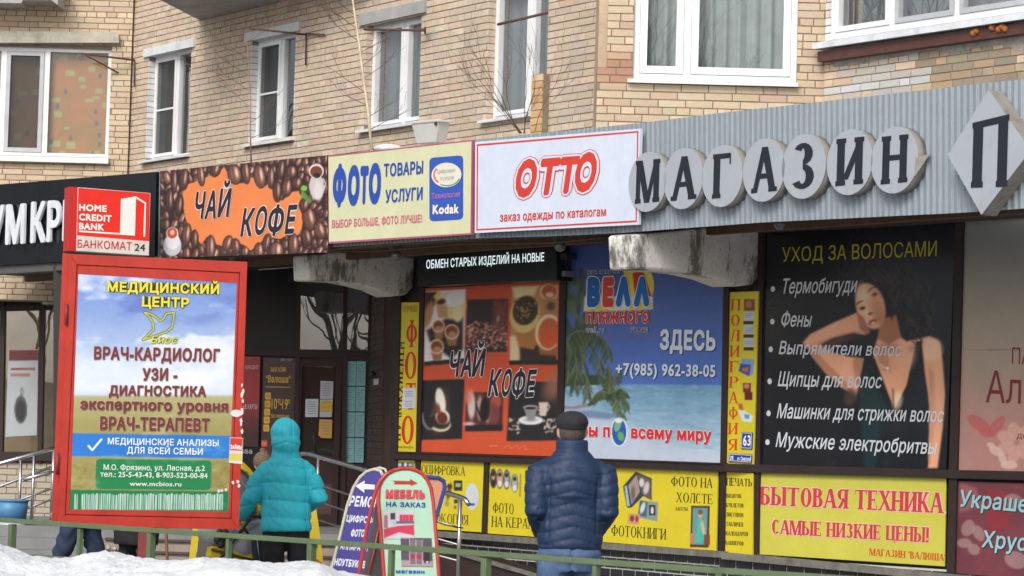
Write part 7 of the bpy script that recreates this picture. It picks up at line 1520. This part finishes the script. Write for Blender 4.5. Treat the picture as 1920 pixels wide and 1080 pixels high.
def chev(c):
    x, y, z = c[:, 0], c[:, 1], c[:, 2]; torso = np.abs(x) < .205
    q = np.where(torso, z + .26 * np.minimum(np.abs(x), .13) - .06 * (np.abs(x) > .13), z + .02); sp = .066
    v = np.abs(np.sin(np.pi * q / sp)); d = .0105 * v ** .36 - .007 + .0022 * (1 - v) * np.sin(x * 170 + z * 60) * np.sin(x * 71 + y * 90)
    d += .0012 * np.sin(x * 45 + z * 25) + .0010 * np.sin(z * 90 + x * 37); d *= np.where(z > 1.43, .25, 1.0); d -= .007 * np.exp(-(((np.abs(x) - .135) / .006) ** 2)) * (z > 1.0) * (z < 1.33)
    return d
def puff(c):
    x, y, z = c[:, 0], c[:, 1], c[:, 2]; q = z + .015 * np.sin(x * 9) + np.where(np.abs(x) > .2, .03, 0); sp = .135
    v = np.abs(np.sin(np.pi * q / sp)); return (.018 * v ** .34 - .011 + .0035 * (1 - v) * np.sin(x * 130 + z * 50) * np.sin(x * 61 + y * 80) + .0022 * np.sin(z * 70 + x * 50) * np.sin(x * 40 + y * 30) - .006 * np.exp(-(((np.abs(x) - .15) / .005) ** 2)) * (z < 1.3)) * np.where(z > 1.42, .3, 1)
flatq = lambda c: .004 * np.sin(c[:, 2] * 40 + c[:, 0] * 20)
M_navy = mat('navy_quilted_nylon', (.012, .030, .078), .55, 0, .15, 10, .006, 16, spec=.4); M_teal = mat('turquoise_padded_nylon', (.04, .56, .68), .5, 0, .08, 10, .006, 13, spec=.35)
M_jean = mat('faded_blue_denim', (.10, .17, .30), .85, 0, .3, 9, .003, 120, rgb2=(.045, .085, .18)); M_blk = mat('black_trouser_cloth', (.012, .012, .015), .85, 0, .3, 20)
M_dj = mat('dark_blue_denim', (.02, .035, .075), .85, 0, .3, 9, .001, 160)
stand = [((-.09, 0, .88), (-.10, .02, .47), (-.10, -.02, .085)), ((.09, 0, .88), (.10, .02, .47), (.10, -.02, .085))]
walk = [((-.09, 0, .88), (-.095, -.03, .47), (-.10, -.20, .11)), ((.09, 0, .88), (.09, .12, .49), (.085, .16, .085))]
man = person(gp(1073, 331), math.radians(6), 1.0, 'man in navy quilted jacket and dark flat cap seen from behind', dict(
    arms=[((-.190, -.01, 1.388), (-.200, -.05, 1.14), (-.150, .10, 1.01)), ((.190, -.01, 1.388), (.200, -.05, 1.14), (.150, .10, 1.01))], hd=[(.3, .7, -.5), (-.3, .7, -.5)],
    legs=walk, hem=.925, w=.90, quilt=chev, jm=M_navy, tm=M_jean, collar=True, cap='flat', hdz=-.025, sq=True))
wom = person(gp(550, 250), math.radians(12), .955, 'woman in turquoise padded jacket with hood up, pushing the pushchair', dict(
    arms=[((-.165, 0, 1.345), (-.262, .03, 1.12), (-.335, .22, .985)), ((.165, 0, 1.345), (.258, -.01, 1.11), (.16, .22, 1.03))], hd=[(-.1, .8, -.4), (-.1, .8, -.4)],
    legs=stand, hem=.85, w=.97, quilt=puff, jm=M_teal, tm=M_blk, hood=True, lean=-.02))
wom.rotation_euler = (-.06, -.045, 0)
person(gp(492, 222), math.radians(-160), .79, 'child in brown fur hat beyond the pushchair', dict(
    arms=[((-.175, 0, 1.345), (-.20, .02, 1.10), (-.19, .1, .90)), ((.175, 0, 1.345), (.20, .02, 1.10), (.19, .1, .90))], legs=stand, hem=.80, quilt=flatq, jm=mat('brown_coat', (.05, .035, .03), .8), tm=M_blk, cap='knit'))
person(gp(160, 224), math.radians(80), 1.0, 'person in dark blue jeans standing behind the advertising case', dict(
    arms=[((-.19, 0, 1.355), (-.22, .02, 1.10), (-.19, .12, .90)), ((.19, 0, 1.355), (.22, .02, 1.10), (.19, .12, .90))], legs=[((-.09, 0, .88), (-.11, .14, .48), (-.12, .20, .085)), ((.09, 0, .88), (.11, -.10, .48), (.13, -.22, .10))],
    hem=.84, quilt=flatq, jm=mat('dark_grey_jacket', (.03, .03, .035), .7), tm=M_dj, collar=True, cap='knit', cm=mat('black_knit', (.02, .02, .02), .95)))
person(gp(262, 226), math.radians(-30), .96, 'person in long black coat with a walking stick behind the advertising case', dict(
    arms=[((-.19, 0, 1.355), (-.22, .02, 1.10), (-.2, .16, .95)), ((.19, 0, 1.355), (.24, .04, 1.12), (.27, .22, .98))], legs=stand, hem=.62, w=1.02, quilt=flatq, jm=mat('black_wool_coat', (.012, .012, .014), .9), tm=M_blk, collar=True, cap='knit', cm=mat('black_knit', (0, 0, 0))))
p = gp(322, 228); t = thing('walking_stick', p, 'brown wooden walking stick held beside the case post', 'walking stick'); b = MB(); b.tube([p + Vector((.03, 0, 0)), p + Vector((-.03, .02, .86))], .013, 8); b.tube([p + Vector((-.03, .02, .86)), p + Vector((-.09, .03, .90)), p + Vector((-.14, .03, .87))], .014, 8); b.build('stick', mat('brown_wood', (.16, .07, .035), .6), t)
p = gp(213, 226); t = thing('flower_bunch', p, 'small colourful bunch of flowers held low between the legs', 'flowers'); R = random.Random(2)
for k, c in enumerate(((.5, .3, .35), (.5, .45, .15), (.35, .4, .25), (.5, .48, .42))):
    b = MB()
    for i in range(7): b.ell(p + Vector((R.uniform(-.06, .06), R.uniform(-.05, .05), R.uniform(.32, .58))), (.016, .016, .014), 6, 5)
    o = b.build('blossoms', mat('blossom_%d' % k, c, .8), t); o['kind'] = 'stuff'
b = MB(); [b.tube([p + Vector((.0, 0, .18)), p + Vector((R.uniform(-.05, .05), R.uniform(-.04, .04), .5))], .004, 4) for i in range(8)]; o = b.build('stems', mat('flower_stem', (.08, .15, .05), .8), t); o['kind'] = 'stuff'
# ------------------------------------------------------------------ pushchair
PP_ = Pl(gp(450, 243), Vector((.15, -1, 0))); g = gp(450, 243)
t = thing('pushchair', (g.x, g.y, 0), 'grey and yellow pushchair with a grey footmuff beside the advertising case', 'pushchair')
M_gc = mat('grey_pushchair_cloth', (.20, .21, .24), .85, 0, .15, 8, .003, 60); M_lg = mat('light_grey_padding', (.36, .38, .42), .85, 0, .12, 6, .006, 30); M_yc = mat('yellow_cloth', (.70, .50, .01), .6, 0, .1, 6, .003, 40); M_bf = mat('black_plastic', (0, 0, 0))
def arcpts(cx, cy, rx, ry, a0, a1, n=14): return [(cx + rx * math.cos(math.radians(a0 + (a1 - a0) * i / n)), cy - ry * math.sin(math.radians(a0 + (a1 - a0) * i / n))) for i in range(n + 1)]
hood = arcpts(420, 948, 68, 88, -12, 130)
q = MB(); q.pp(PP_, arcpts(420, 948, 62, 82, -14, 130) + [(400, 965)], -.22, .18, True); q.build('hood_shell', M_gc, t, bevel=.03)
for o_ in (.18, -.02, -.2): MB().tube([PP_.at(x, y, o_) for x, y in hood], .022 if o_ > .1 else .014, 10, flat=.6).build('hood_rim', M_yc, t)
q = MB(); q.tube([PP_.at(442, 870, .20), PP_.at(466, 884, .205), PP_.at(482, 915, .20), PP_.at(487, 945, .18)], [.03, .035, .03, .02], 12, flat=.5); q.build('yellow_piping', M_yc, t)
for pts in ([(452, 900), (470, 930), (472, 960)], [(452, 930), (462, 950), (462, 975)]): MB().tube([PP_.at(x, y, .185) for x, y in pts], .02, 8, flat=.5).build('hood_fold', M_gc, t)
fm_ = MB(); fm_.ell(PP_.at(452, 1015, .02), (.26, .20, .19), 24, 16); fm_.ell(PP_.at(415, 1000, .05), (.18, .2, .13), 20, 12); fm_.ell(PP_.at(486, 1000, .0), (.16, .20, .17), 20, 12)
me = fuse(fm_, .012, 4, lambda c: .006 * np.sin(c[:, 2] * 40 + c[:, 0] * 15) + .004 * np.sin(c[:, 0] * 50)); me.transform(Matrix.Translation(-Vector((g.x, g.y, 0)))); me.materials.clear(); me.materials.append(M_lg); link('footmuff', me, t)
bs_ = MB(); bs_.pp(PP_, [(395, 1022), (470, 1034), (512, 1052), (508, 1072), (455, 1062), (388, 1048)], -.2, .2); bs_.build('basket', M_yc, t, bevel=.02)
for pts in ([(396, 1030), (512, 1060)], [(432, 1028), (436, 1056)]): MB().tube([PP_.at(x, y, .21) for x, y in pts], .010, 6).build('basket_strap', M_bf, t)
bg_ = MB(); bg_.pp(PP_, [(472, 1008), (500, 1004), (506, 1052), (492, 1060), (474, 1050)], .2, .3); bg_.build('side_bag', mat('navy_bag_cloth', (.03, .04, .065), .8, 0, .2, 9), t, bevel=.03); MB().tube([PP_.at(482, 1010, .305), PP_.at(487, 1052, .305)], .004, 6).build('bag_zip', mat('brushed_steel', (0, 0, 0)), t)
for pts, r in (([(455, 960), (475, 968), (520, 972)], .014), ([(470, 972), (440, 1010), (404, 1060), (396, 1120)], .012), ([(412, 992), (424, 1012), (430, 1060), (470, 1130)], .012), ([(448, 975), (466, 1002)], .008)): MB().tube([PP_.at(x, y, .22) for x, y in pts], r, 8).build('frame_tube', M_bf, t)
kn_ = MB()
for x, y in ((412, 1000), (418, 1008), (408, 1012), (422, 1000), (414, 1020)): kn_.ell(PP_.at(x, y, .24), (.03, .02, .035), 8, 6)
o = kn_.build('strap_knot', M_bf, t); o['kind'] = 'stuff'
MB().tube([PP_.at(446, 975, .26), PP_.at(458, 983, .28), PP_.at(452, 990, .26)], .012, 6).build('yellow_toy', M_yc, t)
for x, o_ in ((395, .2), (395, -.2), (485, .24), (485, -.24)):
    c = PP_.at(x, 1132, o_); c.z = .12; w_ = MB(); w_.tube([c - PP_.n * .02, c + PP_.n * .02], .12, 20); W_ = w_.build('wheel', M_bf, t); MB().tube([c - PP_.n * .024, c + PP_.n * .024], .06, 14).build('hub', mat('grey_plastic', (0, 0, 0)), W_)
# ------------------------------------------------------------------ bare trees across the street: the windows mirror them
M_bark = mat('dark_bark', (.075, .062, .05), .9, 0, .4, 6, .01, 20)
def tree_mesh(seed, h):
    R = random.Random(seed); mb = MB(); grow(mb, Vector((0, 0, -.2)), Vector((0, 0, 1)), .17, h * .36, 6, R, .62, .35, .010); me = mb.mesh('crown'); me.materials.append(M_bark); return me
TM = [tree_mesh(s, 11) for s in (3, 8, 15)]; R = random.Random(5)
spots = [(-34, 36), (-27, 46), (-40, 52), (-46, 40), (-22, 54), (-55, 62), (-30, 62), (-62, 48), (-9, -26), (4, -30), (14, -27), (-20, -20), (24, -32), (-2, -40), (-30, 6), (-42, 18)]
for i, (x, y) in enumerate(spots):
    t = thing('bare_tree', (x, y, 0), 'tall bare street tree seen only mirrored in the windows', 'tree', 'bare trees across the street'); o = bpy.data.objects.new('branches', TM[i % 3]); COL.objects.link(o); o.parent = t; o.rotation_euler = (0, 0, R.uniform(0, 6)); s = R.uniform(.85, 1.3); o.scale = (s, s, s)
fb_ = thing('opposite_building', (0, -60, 0), 'pale block across the street behind the photographer, unseen, kept low for reflections', 'building'); MB().wbox(-60, 60, -72, -60, 0, 4).build('facade', mat('pale_facade', (.42, .38, .33), .9, 0, .2, .4), fb_)  # unseen block, its height kept low so the entrance glass mirrors sky
# ------------------------------------------------------------------ ground
g = MB(); g.wbox(-700, 700, -300, 1200, -.5, 0); o = g.build('ground', mat('wet_ground', (.16, .15, .14), .7, 0, .3, .6, .01, 4, rgb2=(.34, .34, .35))); o['kind'] = 'structure'
s = MB(); s.wbox(-500, 500, -250, 11.5, .0, .03); o = s.build('snow_cover', M_snow); o['kind'] = 'structure'
